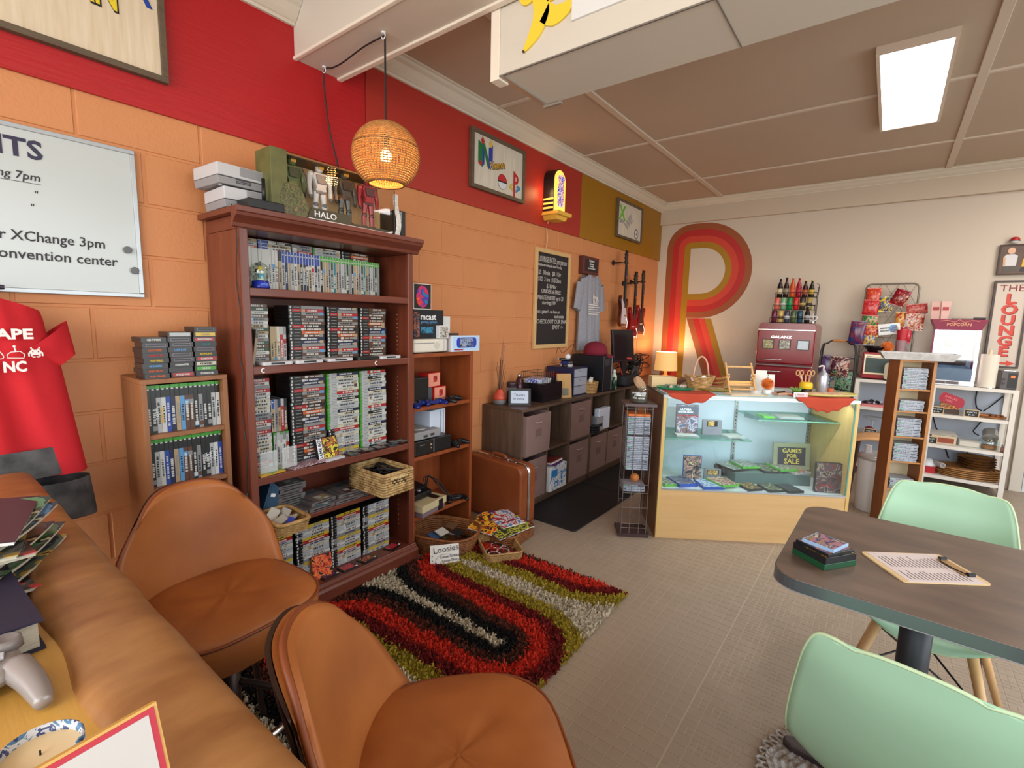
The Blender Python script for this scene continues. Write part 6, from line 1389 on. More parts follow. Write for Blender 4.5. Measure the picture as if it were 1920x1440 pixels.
m.obj('frame', fr, t, bevel=.002); MB().box(.03, .22, 0, .006, .03, .155).obj('navy_card', mat('navy_card', (40, 38, 54), .4), t)
gy = mat('lettering_gold', (226, 204, 96), .4)
for s_, z, sz in (('GAMES', .117, .042), ('FOR', .083, .036), ('SALE', .040, .050)): text(s_, sz, gy, t, (.128, -.0006, z), (pi / 2, 0, 0), bold=.001, align='CENTER')
t = citem('tin_game_box', 'large black game tin with red lettering at the right of the display case', 'game box', 1.025, .070, .337, .160, .035, .200, K4, cover_art('dark_red_cover', [(40, 36, 44), (110, 40, 44), (70, 60, 70), (160, 130, 110), (30, 28, 34)], 22), -.06, -.04, bevel=.01)
text('METAL', .026, ink('red'), t, (.03, -.0018, .040), (pi / 2, 0, 0), bold=.0006)
t = thing('green_case', 'green-edged white case lying on the upper right glass shelf', 'game case', CW(.72, .20, .7935), CA); MB().box(0, .07, 0, .12, 0, .012).obj('shell', G4, t, bevel=.002)
citem('game_case', 'pale empty case beside the green one on the upper right glass shelf', 'game case', .82, .19, .7935, .16, .13, .012, CLEAR, mat('pale_insert', (176, 184, 172), .4), 0, lying=True)
citem('clear_case', 'clear empty case lying at the right end of the left glass shelf', 'plastic case', .49, .17, .6485, .13, .12, .010, CLEAR, mat('pale_insert', (176, 184, 172), .4), .2, lying=True)
citem('clear_case', 'clear empty case under the boxed game on the left glass shelf', 'plastic case', .145, .165, .6485, .15, .09, .010, CLEAR, mat('clear_insert', (196, 206, 196), .4), 0, lying=True)

# ---------------------------------------------------------------- wire disc tower and jar
t = thing('wire_disc_tower', 'thin wire disc tower with dark wooden top and base beside the display case', 'disc rack', tuple(CO - CU * .232 + CN * .0), CA)
DW = mat('dark_tower_wood', (66, 50, 50), .4); WIRE = mat('grey_wire', (140, 136, 134), .35, .7); w, d, H = .175, .16, .895
MB().box(-.012, w + .012, -.012, d + .012, 0, .022).obj('base', DW, t, bevel=.002); MB().box(-.012, w + .016, -.012, d + .012, H - .018, H).obj('top', mat('tower_top', (92, 78, 80), .4), t, bevel=.002)
m = MB()
for x, y in ((.006, 0), (w - .006, 0), (.006, d), (w - .006, d), (.06, 0), (.12, 0)): m.cyl((x, y, .02), (x, y, H - .018), .0022, n=6)
for z in (.06, .09, .20, .30, .355, .86): m.tube([(.006, 0, z), (w - .006, 0, z), (w - .006, d, z), (.006, d, z)], .0018, 5, closed=True)
for i in range(30): z = .40 + .0148 * i; m.cyl((.006, 0, z), (.006, d, z), .0014, n=4); m.cyl((w - .006, 0, z), (w - .006, d, z), .0014, n=4)
o = m.obj('wire_frame', WIRE, t); o['kind'] = 'stuff'
def cd_mesh(seed):
    r = random.Random(seed); b = MB(); b.box(0, .142, .0005, .124, 0, .0095, 0, (150, 156, 168)); b.box(.004, .138, 0, .001, .0015, .008, 0, (60, 64, 76) if r.random() < .7 else (120, 126, 140))
    x = .02
    b.box(.0, .142, -.0003, .0, .0075, .0095, 0, (206, 212, 222))
    while x < .10:
        l = .006 + .02 * r.random(); b.box(x, x + l, -.0004, 0, .003, .006, 0, (176, 184, 196)); x += l + .004
    if r.random() < .25: b.box(.004, .03, -.0005, .0, .002, .0075, 0, (90, 170, 120))
    return b.mesh('disc_case', P0)
CDM = [cd_mesh(i) for i in range(8)]
def cd_stack(base, rz, n, step, where, grp, jit=.003, seed=0):
    for i in range(n):
        o = bpy.data.objects.new('disc_case', CDM[(i * 3 + seed) % 8]); COL.objects.link(o)
        j = (random.random() - .5) * jit; o.location = (base[0] + j * cos(rz), base[1] + j * sin(rz), base[2] + i * step); o.rotation_euler = (0, 0, rz)
        tag(o, 'clear-edged disc case, %s from the bottom %s' % (ORD[i], where), 'disc case', grp)
q = CO - CU * .232 + CU * .016 + CN * .006
cd_stack((q.x, q.y, .455), CA, 19, .0118, 'of the lower block in the wire tower', 'disc cases in the wire tower'); cd_stack((q.x, q.y, .692), CA, 10, .0118, 'of the upper block in the wire tower', 'disc cases in the wire tower', seed=3)
t = thing('orange_case', 'orange disc case on top of the upper block in the wire tower', 'disc case', (q.x, q.y, .812), CA); MB().box(0, .142, 0, .124, 0, .014).obj('shell', mat('orange_plastic', (206, 110, 50), .4), t)
q = CO - CU * .232 + CU * .09 + CN * .07
t = thing('orange_ball', 'orange ball resting low inside the wire tower', 'ball', (q.x, q.y, .355)); MB().ball((0, 0, .03), .03, 16).obj('ball', mat('orange_matte', (196, 116, 50), .6), t, smooth=True)
cd_stack((q.x - .07 * cos(CA) + .02, q.y - .09, .305), CA, 4, .0118, 'of the small pile low in the wire tower', 'disc cases in the wire tower', seed=2)
t = thing('tip_jar', 'round glass jar with white lettering and a cork lid on the wire tower', 'jar', (q.x + .0, q.y + .0, .8955)); m = MB()
m.lathe([(.052, .0), (.060, .008), (.064, .04), (.062, .075), (.048, .098), (.044, .104), (.046, .112)], 32); m.f = m.f[:-1]; m.m = m.m[:-1]; m.c = m.c[:-1]; m.obj('glass_body', GLASS, t, smooth=True)
MB().cyl((-.01, 0, .118), (.006, 0, .130), .050, n=28).obj('lid', mat('cork_disc', (176, 140, 108), .7), t); MB().cyl((0, 0, .004), (0, 0, .03), .05, n=24).obj('coins', mat('jar_fill', (96, 84, 74), .5, bump=(60, .6)), t)
tt = text('THANKS', .019, WHITEPL, t, (0, 0, 0), (0, 0, 0)); bpy.data.objects.remove(tt)
for i, (s_, z) in enumerate((('APPRECIATED', .062), ('TIPS', .047), ('ARE LOVED', .030))):
    for k, ch in enumerate(s_):
        a = -pi / 2 + CA * .6 + (k - (len(s_) - 1) / 2) * .13; o = text(ch, .014, WHITEPL, t, (.0655 * cos(a), .0655 * sin(a), z), (pi / 2, 0, a + pi / 2), bold=.0004, align='CENTER') if ch != ' ' else None

# ---------------------------------------------------------------- things on top of the case
ZC = .955 + .0135
def top(name, label, cat, s, d, rz=0, z=0, group=None): return thing(name, label, cat, CW(s, d, ZC + z), CA + rz, group)
def cloth(label, s, d, w, dr, scal=6):
    t = thing('cloth_napkin', label, 'cloth', CW(s, 0, ZC), CA); RC = mat('rust_cloth', (178, 66, 42), .9, bump=(60, .3))
    def f(u, v):
        x = (u - .5) * w; L = d + dr * (1 - (2 * u - 1) ** 2) + .006 * sin(u * pi * scal * 2) * v; p = v * L
        return (x, (d - p) * 1.09 - .014 if d - p < .1 else d - p - .005, .003 + .002 * sin(u * 9)) if p < d else (x, -.014 - .004 * sin(u * 12), .002 - (p - d))
    m = MB(); m.grid(f, 40, 22); m.obj('fabric', RC, t, solid=.0015, smooth=True)
cloth('rust-red cloth hanging in a point over the left front edge of the display case', .17, .16, .30, .06, 3); cloth('rust-red scalloped cloth hanging over the right front edge of the display case', .99, .18, .36, .085, 6)
t = top('wooden_crate', 'small pale wooden box at the left back of the display case top', 'box', -.02, .28)
PW = wood('pine_crate', (222, 194, 146), (208, 178, 128), 3, 'x', .5, 10)
m = MB(); m.box(0, .17, 0, .006, 0, .075); m.box(0, .17, .104, .11, 0, .075); m.box(0, .006, .006, .104, 0, .075); m.box(.164, .17, .006, .104, 0, .075); m.box(0, .17, 0, .11, 0, .006); m.obj('crate_body', PW, t, bevel=.001)
MB().box(.01, .16, .01, .10, .03, .06).obj('contents', PAPER, t)
t = top('craft_tray', 'green glittery tray of small trinkets at the left front of the case top', 'tray', .12, .19); MB().lathe([(.11, .004), (.125, .012), (.13, .020), (.12, .016)], 28, sx=1.0, sy=.6).obj('tray', mat('green_foil', (30, 130, 90), .3, bump=(60, .8)), t)
for i in range(8): r_ = random.Random(i); MB().ball(((r_.random() - .5) * .15, (r_.random() - .5) * .07, .022), .014, 10).obj('trinket', mat('trinket_%d' % (i % 4), [(196, 170, 150), (120, 130, 120), (206, 190, 176), (60, 120, 90)][i % 4], .5), t)
t = top('handled_basket', 'small willow basket with a tall loop handle, white tag and flower', 'basket', .28, .21); 
m = MB()
for k in range(10): m.tube([((.058 + .0028 * k + .002 * (1 if (i + k) % 2 else -1)) * cos(2 * pi * i / 40) * 1.15, (.058 + .0028 * k + .002 * (1 if (i + k) % 2 else -1)) * sin(2 * pi * i / 40) * .85, .006 + .0092 * k + .012 * abs(cos(2 * pi * i / 40)) * k / 9) for i in range(40)], .0048, 5, closed=True)
m.obj('woven_wall', RATTAN, t, smooth=True); m = MB(); m.tube(smoothpath([(-.045, 0, .08), (-.035, 0, .16), (-.015, 0, .215), (.012, 0, .225), (.04, 0, .19), (.055, 0, .12), (.06, 0, .085)], 6), .0055, 8); m.obj('loop_handle', mat('twisted_willow', (206, 160, 130), .6, bump=(60, .6)), t, smooth=True)
MB().prism([(-.012, .055), (.028, .055), (.028, .095), (.008, .108), (-.012, .095)], -.062, -.060, 'xz').obj('paper_tag', WHITEPL, t); MB().cyl((-.055, -.045, .085), (-.055, -.052, .085), .018, n=12).obj('flower', mat('lilac_flower', (206, 176, 190), .7), t); MB().cyl((-.055, -.052, .087), (-.055, -.055, .087), .007, n=10).obj('flower_eye', BLACKP, t)
t = top('bead_dish', 'shallow woven dish of olive trinkets right of the willow basket', 'dish', .375, .17); MB().lathe([(.07, .003), (.10, .012), (.108, .022), (.10, .018)], 24, sx=1.1, sy=.6).obj('dish', mat('olive_weave', (140, 120, 50), .7, bump=(50, .8)), t); MB().lathe([(.085, .014), (.05, .03), (.001, .034)], 20, sx=1.1, sy=.6).obj('trinkets', mat('trinket_mix', (170, 130, 96), .8, bump=(70, 1.0), var=(40, 1.4), col2=(110, 100, 50)), t)
def easel():
    t = top('wooden_loom', 'small wooden table loom frame standing on the display case', 'loom', .45, .12, .05); PN = wood('pine_bars', (216, 172, 116), (198, 150, 96), 4, 'z', .5, 8)
    for x in (0, .17):
        for (p, q_) in (((x, .0, .006), (x, .10, .19)), ((x, .12, .006), (x, .03, .12)), ((x, -.01, .008), (x, .16, .012))):
            m = MB(); m.tube([p, q_], .0075, 6); m.obj('upright_bar', PN, t)
        MB().cyl((x - .012, .048, .10), (x + .012, .048, .10), .009, n=12).obj('peg', PN, t)
    for (y, z, r_) in ((.085, .165, .007), (.05, .05, .012), (.02, .022, .006), (.14, .014, .006)): m = MB(); m.tube([(-.006, y, z), (.176, y, z)], r_, 8); m.obj('cross_bar', PN, t)
    MB().box(.0, .17, .05, .062, .045, .075).obj('slat', mat('honey_slat', (224, 170, 90), .5), t)
easel()
t = top('clipboard', 'wooden board with paper lying in front of the loom on the case top', 'board', .53, .035, .1); MB().box(-.12, .12, -.03, .08, 0, .004).obj('board', PW, t); MB().box(-.10, .10, -.02, .05, .004, .005).obj('paper', PAPER, t)
t = top('tape_coil', 'coil of brown rope beside the wooden loom', 'rope', .42, .24); m = MB(); m.tube([(.035 * cos(a * .5), .03 * sin(a * .5), .008 + .0022 * a) for a in range(40)], .007, 6); m.obj('rope', mat('jute_rope', (170, 120, 70), .8, bump=(80, .8)), t)
t = top('greeting_card', 'tall white card with drawings behind the orange pompom', 'card', .70, .22, -.1); t.rotation_euler = (-.1, 0, CA - .1); MB().box(-.075, .075, 0, .002, 0, .12).obj('card_sheet', PAPER, t); MB().box(-.045, .025, .002, .003, .10, .145).obj('folded_top', PAPER, t)
for i in range(5): MB().box(-.02 + .015 * i, -.008 + .015 * i, -.0006, 0, .07 + .006 * (i % 3), .074 + .006 * (i % 3)).obj('pencil_mark', ink('grey'), t)
def fur_ball(name, label, loc, r, rz=0):
    t = thing(name, label, 'pompom', loc, rz); m = MB(); rr = random.Random(3)
    for i in range(900):
        z = rr.random() * 2 - 1; a = rr.random() * 2 * pi; q = V(((1 - z * z) ** .5 * cos(a), (1 - z * z) ** .5 * sin(a), z)); e = q.orthogonal() * .003; p1 = q * r * .7; p2 = q * r * (.95 + .15 * rr.random()) + V((rr.random() - .5, rr.random() - .5, rr.random() - .5)) * .01
        m.add([p1 - e, p1 + e, p2], [(0, 1, 2)])
    o = m.obj('fur_strands', mat('orange_fur', (226, 130, 60), .9), t, (0, 0, r)); o['kind'] = 'stuff'; MB().ball((0, 0, r), r * .8, 16).obj('core', mat('orange_core', (200, 104, 44), .9), t)
    m = MB(); m.tube([(0, .0 + .012 * cos(a * pi / 6), 2 * r + .012 + .012 * sin(a * pi / 6)) for a in range(12)], .0022, 5, closed=True); m.obj('key_ring', CHROME, t)
fur_ball('pompom_keychain', 'fluffy orange pompom keychain hung before the white card on the case', CW(.70, .15, ZC + .028), .036)
t = top('tin_lid_box', 'small white round tin under the orange pompom', 'tin', .70, .15); MB().lathe([(.026, 0), (.028, .003), (.028, .024), (.026, .027)], 24).obj('tin', WHITEPL, t)
t = top('glass_tile', 'small clear acrylic block left of the white tin', 'block', .60, .08); MB().box(-.025, .025, -.02, .02, 0, .026).obj('block', CLEAR, t)
t = top('pink_stylus', 'tan hand-shaped pad with a dark pen right of the pompom', 'pen rest', .78, .12, .3); MB().box(-.05, .06, -.03, .03, 0, .012).obj('pad', mat('skin_tan_felt', (206, 156, 126), .8), t, bevel=.005); MB().cyl((-.05, -.02, .018), (.04, .02, .018), .005, n=8).obj('pen', BLACKP, t)
t = top('sticker_notice', 'small white notice with a red rounded label at the case front edge', 'sign', .800, .005, 0); MB().box(0, .085, 0, .003, -.012, .032).obj('card', WHITEPL, t); m = MB(); m.prism(rrect(.066, .016, .008, 5, .0425, .018), -.0012, 0, 'xz'); m.obj('red_oval', ink('red'), t); m = MB(); m.prism(rrect(.061, .012, .006, 5, .0425, .018), -.0018, -.0012, 'xz'); m.obj('white_oval', WHITEPL, t); text('Nintendo', .011, ink('red'), t, (.0425, -.002, .0145), (pi / 2, 0, 0), bold=.0004, align='CENTER'); text('please ask', .009, ink('grey'), t, (.0425, -.0006, -.005), (pi / 2, 0, 0), align='CENTER')
t = top('succulent', 'tiny green succulent behind the small white notice', 'plant', .87, .12); MB().lathe([(.018, 0), (.022, .02)], 14).obj('pot', DARKG, t)
m = MB()
for i in range(14): a = i * 2.4; q = V((cos(a), sin(a), .9)).normalized(); m.tube([(0, 0, .02), tuple(q * .03 + V((0, 0, .015))), tuple(q * .046 + V((0, 0, .02)))], [.006, .006, .001], 6)
o = m.obj('leaves', mat('succulent_green', (110, 160, 70), .6), t); o['kind'] = 'stuff'
t = top('oval_tray', 'oval yellow-green tray of dried bits along the right of the case top', 'tray', 1.05, .12); MB().lathe([(.13, .003), (.165, .010), (.175, .022), (.165, .016)], 32, sx=1.15, sy=.55).obj('tray', mat('straw_green', (196, 186, 110), .6), t, smooth=True); MB().lathe([(.15, .012), (.10, .022), (.001, .024)], 28, sx=1.15, sy=.5).obj('dried_bits', mat('potpourri', (180, 120, 90), .9, bump=(60, 1.2), var=(45, 1.5), col2=(220, 190, 160)), t)
t = top('scissors_pot', 'round yellow pot with a black base holding scissors and tools', 'pot', .955, .17, z=.016); MB().lathe([(.030, 0), (.034, .004), (.036, .022)], 20).obj('black_base', BLACKP, t, smooth=True); MB().lathe([(.036, .022), (.040, .035), (.039, .055), (.032, .066), (.028, .066)], 20).obj('yellow_shell', mat('egg_yellow', (226, 186, 30), .4), t, smooth=True)
for i, (x, a) in enumerate(((-.012, -.35), (.012, .12))):
    m = MB()
    for s in (-1, 1): m.tube([(x + a * .1 + s * .012 + .011 * cos(k * pi / 6), .0, .125 + .017 * sin(k * pi / 6)) for k in range(12)], .0035, 6, closed=True)
    m.tube([(x, 0, .05), (x + a * .1, 0, .108)], .004, 6); m.obj('scissors', mat('tan_handles', (196, 150, 100), .5), t)
for i, c in enumerate(((210, 214, 220), (200, 160, 110), (220, 222, 226))): m = MB(); m.tube([(-.02 + .02 * i, .01, .05), (-.03 + .028 * i, .012, .115)], .004, 6); m.obj('tool', mat('tool_%d' % i, c, .4), t)
t = top('pump_dispenser', 'brushed silver pump bottle standing on the oval tray', 'bottle', 1.045, .15, z=.016); MB().lathe([(.030, 0), (.032, .004), (.032, .11), (.026, .128), (.014, .138), (.012, .150)], 28).obj('body', mat('brushed_alu', (170, 172, 184), .35, .7), t, smooth=True); m = MB(); m.cyl((0, 0, .15), (0, 0, .175), .005, n=10); m.tube([(0, 0, .176), (-.02, -.01, .178), (-.04, -.018, .172)], .005, 8); m.obj('pump', mat('pump_cream', (216, 206, 190), .4), t)
t = top('trailing_plant', 'small leafy dark green plant in a terracotta pot right of the pump bottle', 'plant', 1.12, .19, z=.014); MB().lathe([(.018, 0), (.024, .03)], 14).obj('pot', mat('terracotta', (196, 100, 60), .7), t); m = MB()
for i in range(46): r_ = random.Random(i); p = V(((r_.random() - .5) * .07 + .02, (r_.random() - .5) * .05, .035 + r_.random() * .11)); a = r_.random() * 6.28; q = V((cos(a), sin(a), .4)) * .013; e = V((-sin(a), cos(a), 0)) * .006; m.add([p - q, p + e, p + q, p - e], [(0, 1, 2, 3)])
o = m.obj('leaves', mat('leaf_green', (56, 120, 80), .6), t); o['kind'] = 'stuff'

# ---------------------------------------------------------------- disc tower, tray, bin
TA = RD(22); TO = V((2.484, 4.30, 0)); TU = V((cos(TA), sin(TA), 0)); TN = V((-sin(TA), cos(TA), 0))
t = thing('disc_tower', 'tall narrow wooden tower of six shelves stacked with silver disc cases', 'disc tower', tuple(TO), TA)
TW = wood('golden_oak', (184, 128, 72), (164, 108, 58), 2.5, 'z', .45, 10); TS = wood('dark_oak_side', (150, 92, 50), (132, 78, 42), 2.5, 'z', .45, 10)
w, d, H = .215, .165, 1.205
for x in (0, w - .016): MB().box(x, x + .016, .003, d, 0, H).obj('side_panel', TS, t); MB().box(x - .001, x + .017, 0, .004, 0, H).obj('edge_band', TW, t)
MB().box(.016, w - .016, d - .006, d, 0, H).obj('back_panel', mat('pale_ply', (214, 196, 160), .5), t)
SH_ = [.10, .285, .485, .665, .845, 1.0]
for z in [.03] + SH_[0:]: MB().box(.016, w - .016, .004, d - .006, z - .010, z).obj('shelf', TW, t)
MB().box(0, w, 0, d, H - .016, H).obj('top_board', TW, t, bevel=.001)
TWRD = ['lowest visible', 'second lowest', 'third lowest', 'fourth lowest', 'fifth lowest', 'top']
for k, (z, n) in enumerate(zip(SH_, (6, 7, 12, 12, 7, 13))):
    q = TO + TU * .033 + TN * .010; cd_stack((q.x, q.y, z + .0005), TA, n, .0106 if n < 13 else .0112, 'on the %s shelf of the oak disc tower' % TWRD[k], 'disc cases in the oak tower', seed=k, jit=.006)
t = thing('long_tray', 'long shallow pale wooden tray laid across the top of the disc tower', 'tray', (2.40, 4.27, 1.2055), .12)
m = MB(); m.add([(0, .0, 0), (.36, 0, 0), (.36, .16, 0), (0, .16, 0), (-.03, -.015, .045), (.395, -.015, .045), (.395, .175, .045), (-.03, .175, .045)], [(0, 3, 2, 1), (0, 1, 5, 4), (1, 2, 6, 5), (2, 3, 7, 6), (3, 0, 4, 7)]); m.obj('tray_body', mat('grey_marbled_tray', (206, 204, 202), .5, var=(30, 1.2), col2=(176, 174, 172)), t, solid=.005)
t = thing('trash_can', 'tall white cylindrical trash can with a silver collar behind the display case', 'trash can', (2.425, 4.66, 0)); MB().lathe([(.112, 0), (.114, .01), (.122, .40), (.118, .405)], 36).obj('body', mat('can_white', (214, 218, 226), .3), t, smooth=True); MB().lathe([(.118, .402), (.124, .41), (.124, .43), (.10, .45), (.03, .46)], 36).obj('lid', mat('can_lid', (196, 200, 206), .3, .5), t, smooth=True); MB().cyl((-.06, -.02, .45), (-.06, -.02, .51), .022, n=14).obj('flap_knob', mat('roll_white', (220, 222, 230), .4), t)
t = thing('wooden_stool', 'wooden stool with a curved plywood seat behind the trash can', 'stool', (2.40, 5.12, 0)); m = MB(); m.grid(lambda u, v: ((u - .5) * .36, (v - .5) * .32, .50 - .05 * abs(2 * u - 1) ** 2), 14, 6); m.obj('seat', mat('peach_ply', (216, 164, 110), .4), t, solid=.02, smooth=True)
for x, y in ((-.14, -.12), (.14, -.12), (-.14, .12), (.14, .12)): MB().cyl((x, y, 0), (x * .8, y * .8, .47), .014, n=10).obj('leg', mat('dark_stool_leg', (70, 40, 34), .5), t)

# ================================================================ along the back wall
def fridge():
    t = thing('retro_fridge', 'dark red retro mini fridge with chrome trims and lettering GALANZ', 'fridge', (1.325, 5.55, 0))
    RF = mat('fridge_red', (128, 14, 28), .22, coat=.4); W, D, H = .515, .50, 1.445
    m = MB(); P = [(0, .02), (W, .02), (W, H - .05)] + [(W - .05 + .05 * cos(RD(a)), H - .05 + .05 * sin(RD(a))) for a in range(15, 91, 15)] + [(.05 - .05 * cos(RD(90 - a)) if False else .05 + .05 * cos(RD(90 + a)), H - .05 + .05 * sin(RD(90 + a))) for a in range(0, 91, 15)]
    m.prism(P, .05, D, 'xz'); m.obj('cabinet', RF, t, bevel=.004)
    def door(z0, z1, nm, topr):
        m = MB(); P = rrect(W - .006, z1 - z0, .03, 5, W / 2, (z0 + z1) / 2); m.prism(P, .0, .046, 'xz'); o = m.obj(nm, RF, t, bevel=.012, seg=3); return o
    d1 = door(1.035, 1.378, 'upper_door', 1); d2 = door(.06, 1.005, 'lower_door', 0)
    for z, k in ((1.375, t), (1.018, t)): MB().box(.006, W - .004, -.006, .01, z - .006, z + .006).obj('chrome_strip', CHROME, k, bevel=.002)
    for dd_, z in ((d1, 1.073), (d2, .985 - .03)): m = MB(); m.tube(smoothpath([(.04, 0, z), (.05, -.03, z), (.15, -.034, z), (.235, -.03, z), (.25, 0, z)], 4), .007, 8); m.obj('door_handle', CHROME, dd_, smooth=True)
    text('GALANZ', .034, CHROME, t, (.13, -.001, 1.292), (pi / 2, 0, 0), bold=.0006, sx=1.35, ex=.002)
    for x in (.06, .46): MB().cyl((x, .1, 0), (x, .1, .03), .02, n=12).obj('foot', BLACKP, t)
    for x in (.06, .46): MB().cyl((x, .4, 0), (x, .4, .03), .02, n=12).obj('foot', BLACKP, t)
fridge()
for i, (x, nm, c) in enumerate(((1.435, 'yellow and grey picture', [(206, 176, 60), (120, 120, 80), (190, 186, 160), (110, 70, 50)]), (1.585, 'pale sketch', [(196, 190, 170), (120, 116, 110), (206, 200, 186)]), (1.745, 'pale blue card', [(190, 206, 220), (200, 214, 224), (184, 200, 214)]))):
    t = thing('fridge_magnet', 'square framed magnet on the red fridge showing a ' + nm, 'magnet', (x, 5.546, 1.23)); MB().box(-.052, .052, -.005, .0, -.048, .048).obj('frame', BLACKP, t); MB().box(-.046, .046, -.0062, -.005, -.042, .042).obj('picture', cover_art('magnet_%d' % i, c, 40), t)
# stepped wire rack of bottles and cans
t = thing('bottle_rack', 'black stepped wire rack of bottles and cans on top of the fridge', 'rack', (1.435, 5.62, 1.4455)); m = MB()
for (y, z) in ((0, .0), (.09, .13), (.18, .26)):
    for zz in (0.004, .05): m.tube([(-.01, y - .04, z + zz), (.36, y - .04, z + zz), (.36, y + .045, z + zz), (-.01, y + .045, z + zz)], .0025, 5, closed=True)
    for x in (-.01, .36): m.cyl((x, y + .045, 0), (x, y + .045, z + .11), .003, n=6); m.cyl((x, y - .04, 0), (x, y - .04, z + .05), .003, n=6)
    m.box(-.01, .36, y - .04, y + .045, z, z + .002)
m.tube([(.36, .225, .26), (.365, .225, .39), (.34, .225, .40)], .003, 6); m.obj('wire_frame', BLACKP, t)
def bottle(label, x, y, z, h, r, mb, ml, mc, cat='bottle'):
    t = thing('soda_bottle' if cat == 'bottle' else 'soda_can', label, cat, (x, y, z), 0, 'bottles and cans in the rack on the fridge')
    if cat == 'bottle':
        MB().lathe([(r * .9, 0), (r, .006), (r, h * .50), (r * .82, h * .62), (r * .42, h * .80), (r * .38, h * .94)], 20).obj('bottle_glass', mb, t, smooth=True); MB().lathe([(r * 1.02, h * .18), (r * 1.02, h * .44)], 20).obj('bottle_label', ml, t, smooth=True); MB().lathe([(r * .45, h * .935), (r * .46, h * .99), (.002, h)], 14).obj('cap', mc, t)
    else:
        MB().lathe([(r * .8, 0), (r, .008), (r, h - .01), (r * .85, h), (r * .8, h - .004)], 20).obj('can_body', mb, t, smooth=True); MB().lathe([(.001, h - .004), (r * .8, h - .004)], 20).obj('can_lid', CHROME, t); MB().lathe([(r * 1.005, h * .3), (r * 1.005, h * .55)], 20).obj('can_label', ml, t, smooth=True)
def bm(n, c, r=.15): return mat('bottle_' + n, c, r)
CR = bm('cream_label', (206, 196, 160), .5); SC = bm('silver_cap', (180, 180, 184), .3)
for i, (lb, c, cc) in enumerate((('black bottle, first at the left of the top row', (24, 18, 20), SC), ('dark brown bottle with a dark cap, second in the top row', (50, 22, 20), BLACKP), ('orange bottle, third in the top row', (196, 80, 30), SC), ('tall red bottle, fourth in the top row', (150, 20, 36), SC), ('dark bottle with a copper label, fifth in the top row', (56, 18, 26), bm('gold_cap', (196, 160, 60), .3)), ('black and gold bottle at the right end of the top row', (36, 26, 20), bm('gold_cap', (196, 160, 60), .3)))):
    bottle(lb + ' of the fridge rack', 1.455 + .057 * i, 5.80, 1.7085, .205 if i < 4 else .17, .026, bm('top%d' % i, c), [CR, bm('grey_lab', (140, 130, 110), .5), bm('coral_lab', (206, 90, 60), .5), bm('red_lab', (170, 40, 60), .5), bm('copper_lab', (170, 90, 50), .4), bm('gold_lab', (196, 166, 70), .4)][i], cc)
for i, (lb, c, l) in enumerate((('pale red can, first of the middle row', (200, 96, 84), (216, 140, 120)), ('silver and green can, second of the middle row', (120, 160, 120), (200, 206, 200)), ('green can, third of the middle row', (20, 120, 60), (30, 150, 80)), ('bright red can, fourth of the middle row', (190, 30, 30), (206, 60, 50)), ('golden-labelled can, fifth of the middle row', (60, 50, 40), (190, 160, 90)), ('yellow and black can at the end of the middle row', (150, 130, 60), (60, 50, 40)))):
    bottle(lb + ' of the fridge rack', 1.455 + .057 * i, 5.71, 1.5785, .125, .0265, bm('mid%d' % i, c, .25), bm('midl%d' % i, l, .4), CR, 'can')
for i, (lb, c, l) in enumerate((('wine-coloured can, first of the bottom row', (96, 24, 50), (120, 50, 80)), ('tan and yellow can, second of the bottom row', (190, 160, 90), (120, 90, 50)), ('white and dark can, third of the bottom row', (60, 60, 80), (206, 206, 214)), ('olive green can, fourth of the bottom row', (70, 90, 60), (110, 130, 80)), ('dark teal can, fifth of the bottom row', (30, 70, 90), (20, 50, 70)))):
    bottle(lb + ' of the fridge rack', 1.455 + .057 * i, 5.62, 1.4485, .12, .0265, bm('low%d' % i, c, .25), bm('lowl%d' % i, l, .4), CR, 'can')
bottle('black bottle with a silver label at the right of the bottom row of the fridge rack', 1.745, 5.62, 1.4485, .17, .024, bm('black_cola', (22, 16, 18)), bm('silver_lab', (170, 170, 176), .4), SC)
t = thing('heart_ornament', 'white heart-shaped wire ornament standing at the right of the bottle rack', 'ornament', (1.80, 5.60, 1.4455)); m = MB(); m.tube([(.034 * (16 * sin(a) ** 3) / 16, 0, .045 + .034 * (13 * cos(a) - 5 * cos(2 * a) - 2 * cos(3 * a) - cos(4 * a)) / 16) for a in [2 * pi * i / 30 for i in range(30)]], .004, 6, closed=True); m.obj('heart_outline', WHITEPL, t); m = MB(); m.cyl((0, 0, .0), (0, 0, .02), .012, n=12); m.cyl((0, 0, .018), (0, 0, .10), .003, n=6); m.obj('stem', WHITEPL, t)

def magazine_rack():
    t = thing('snack_stand', 'black steel carrying stand with a wooden grip holding dark snack bags', 'stand', (2.03, 5.60, 0))
    for y in (0, .16):
        m = MB(); m.tube(smoothpath([(-.13, y, .0), (-.135, y, .60), (-.135, y, 1.18), (-.09, y * .6 + .032, 1.26), (-.05, .08, 1.285), (.05, .08, 1.285), (.09, y * .6 + .032, 1.26), (.140, y, 1.18), (.140, y, .60), (.135, y, 0)], 5), .0065, 8); m.obj('hoop_frame', BLACKP, t, smooth=True)
    m = MB(); m.cyl((-.055, .08, 1.285), (.055, .08, 1.285), .013, n=14); m.obj('wooden_grip', mat('turned_wood', (170, 110, 60), .4), t)
    for z in (.55, .70, .82, 1.00, 1.12): m = MB(); m.tube([(-.13, 0, z), (.135, 0, z), (.135, .16, z), (-.13, .16, z)], .003, 6, closed=True); m.obj('wire_ring', BLACKP, t)
magazine_rack()
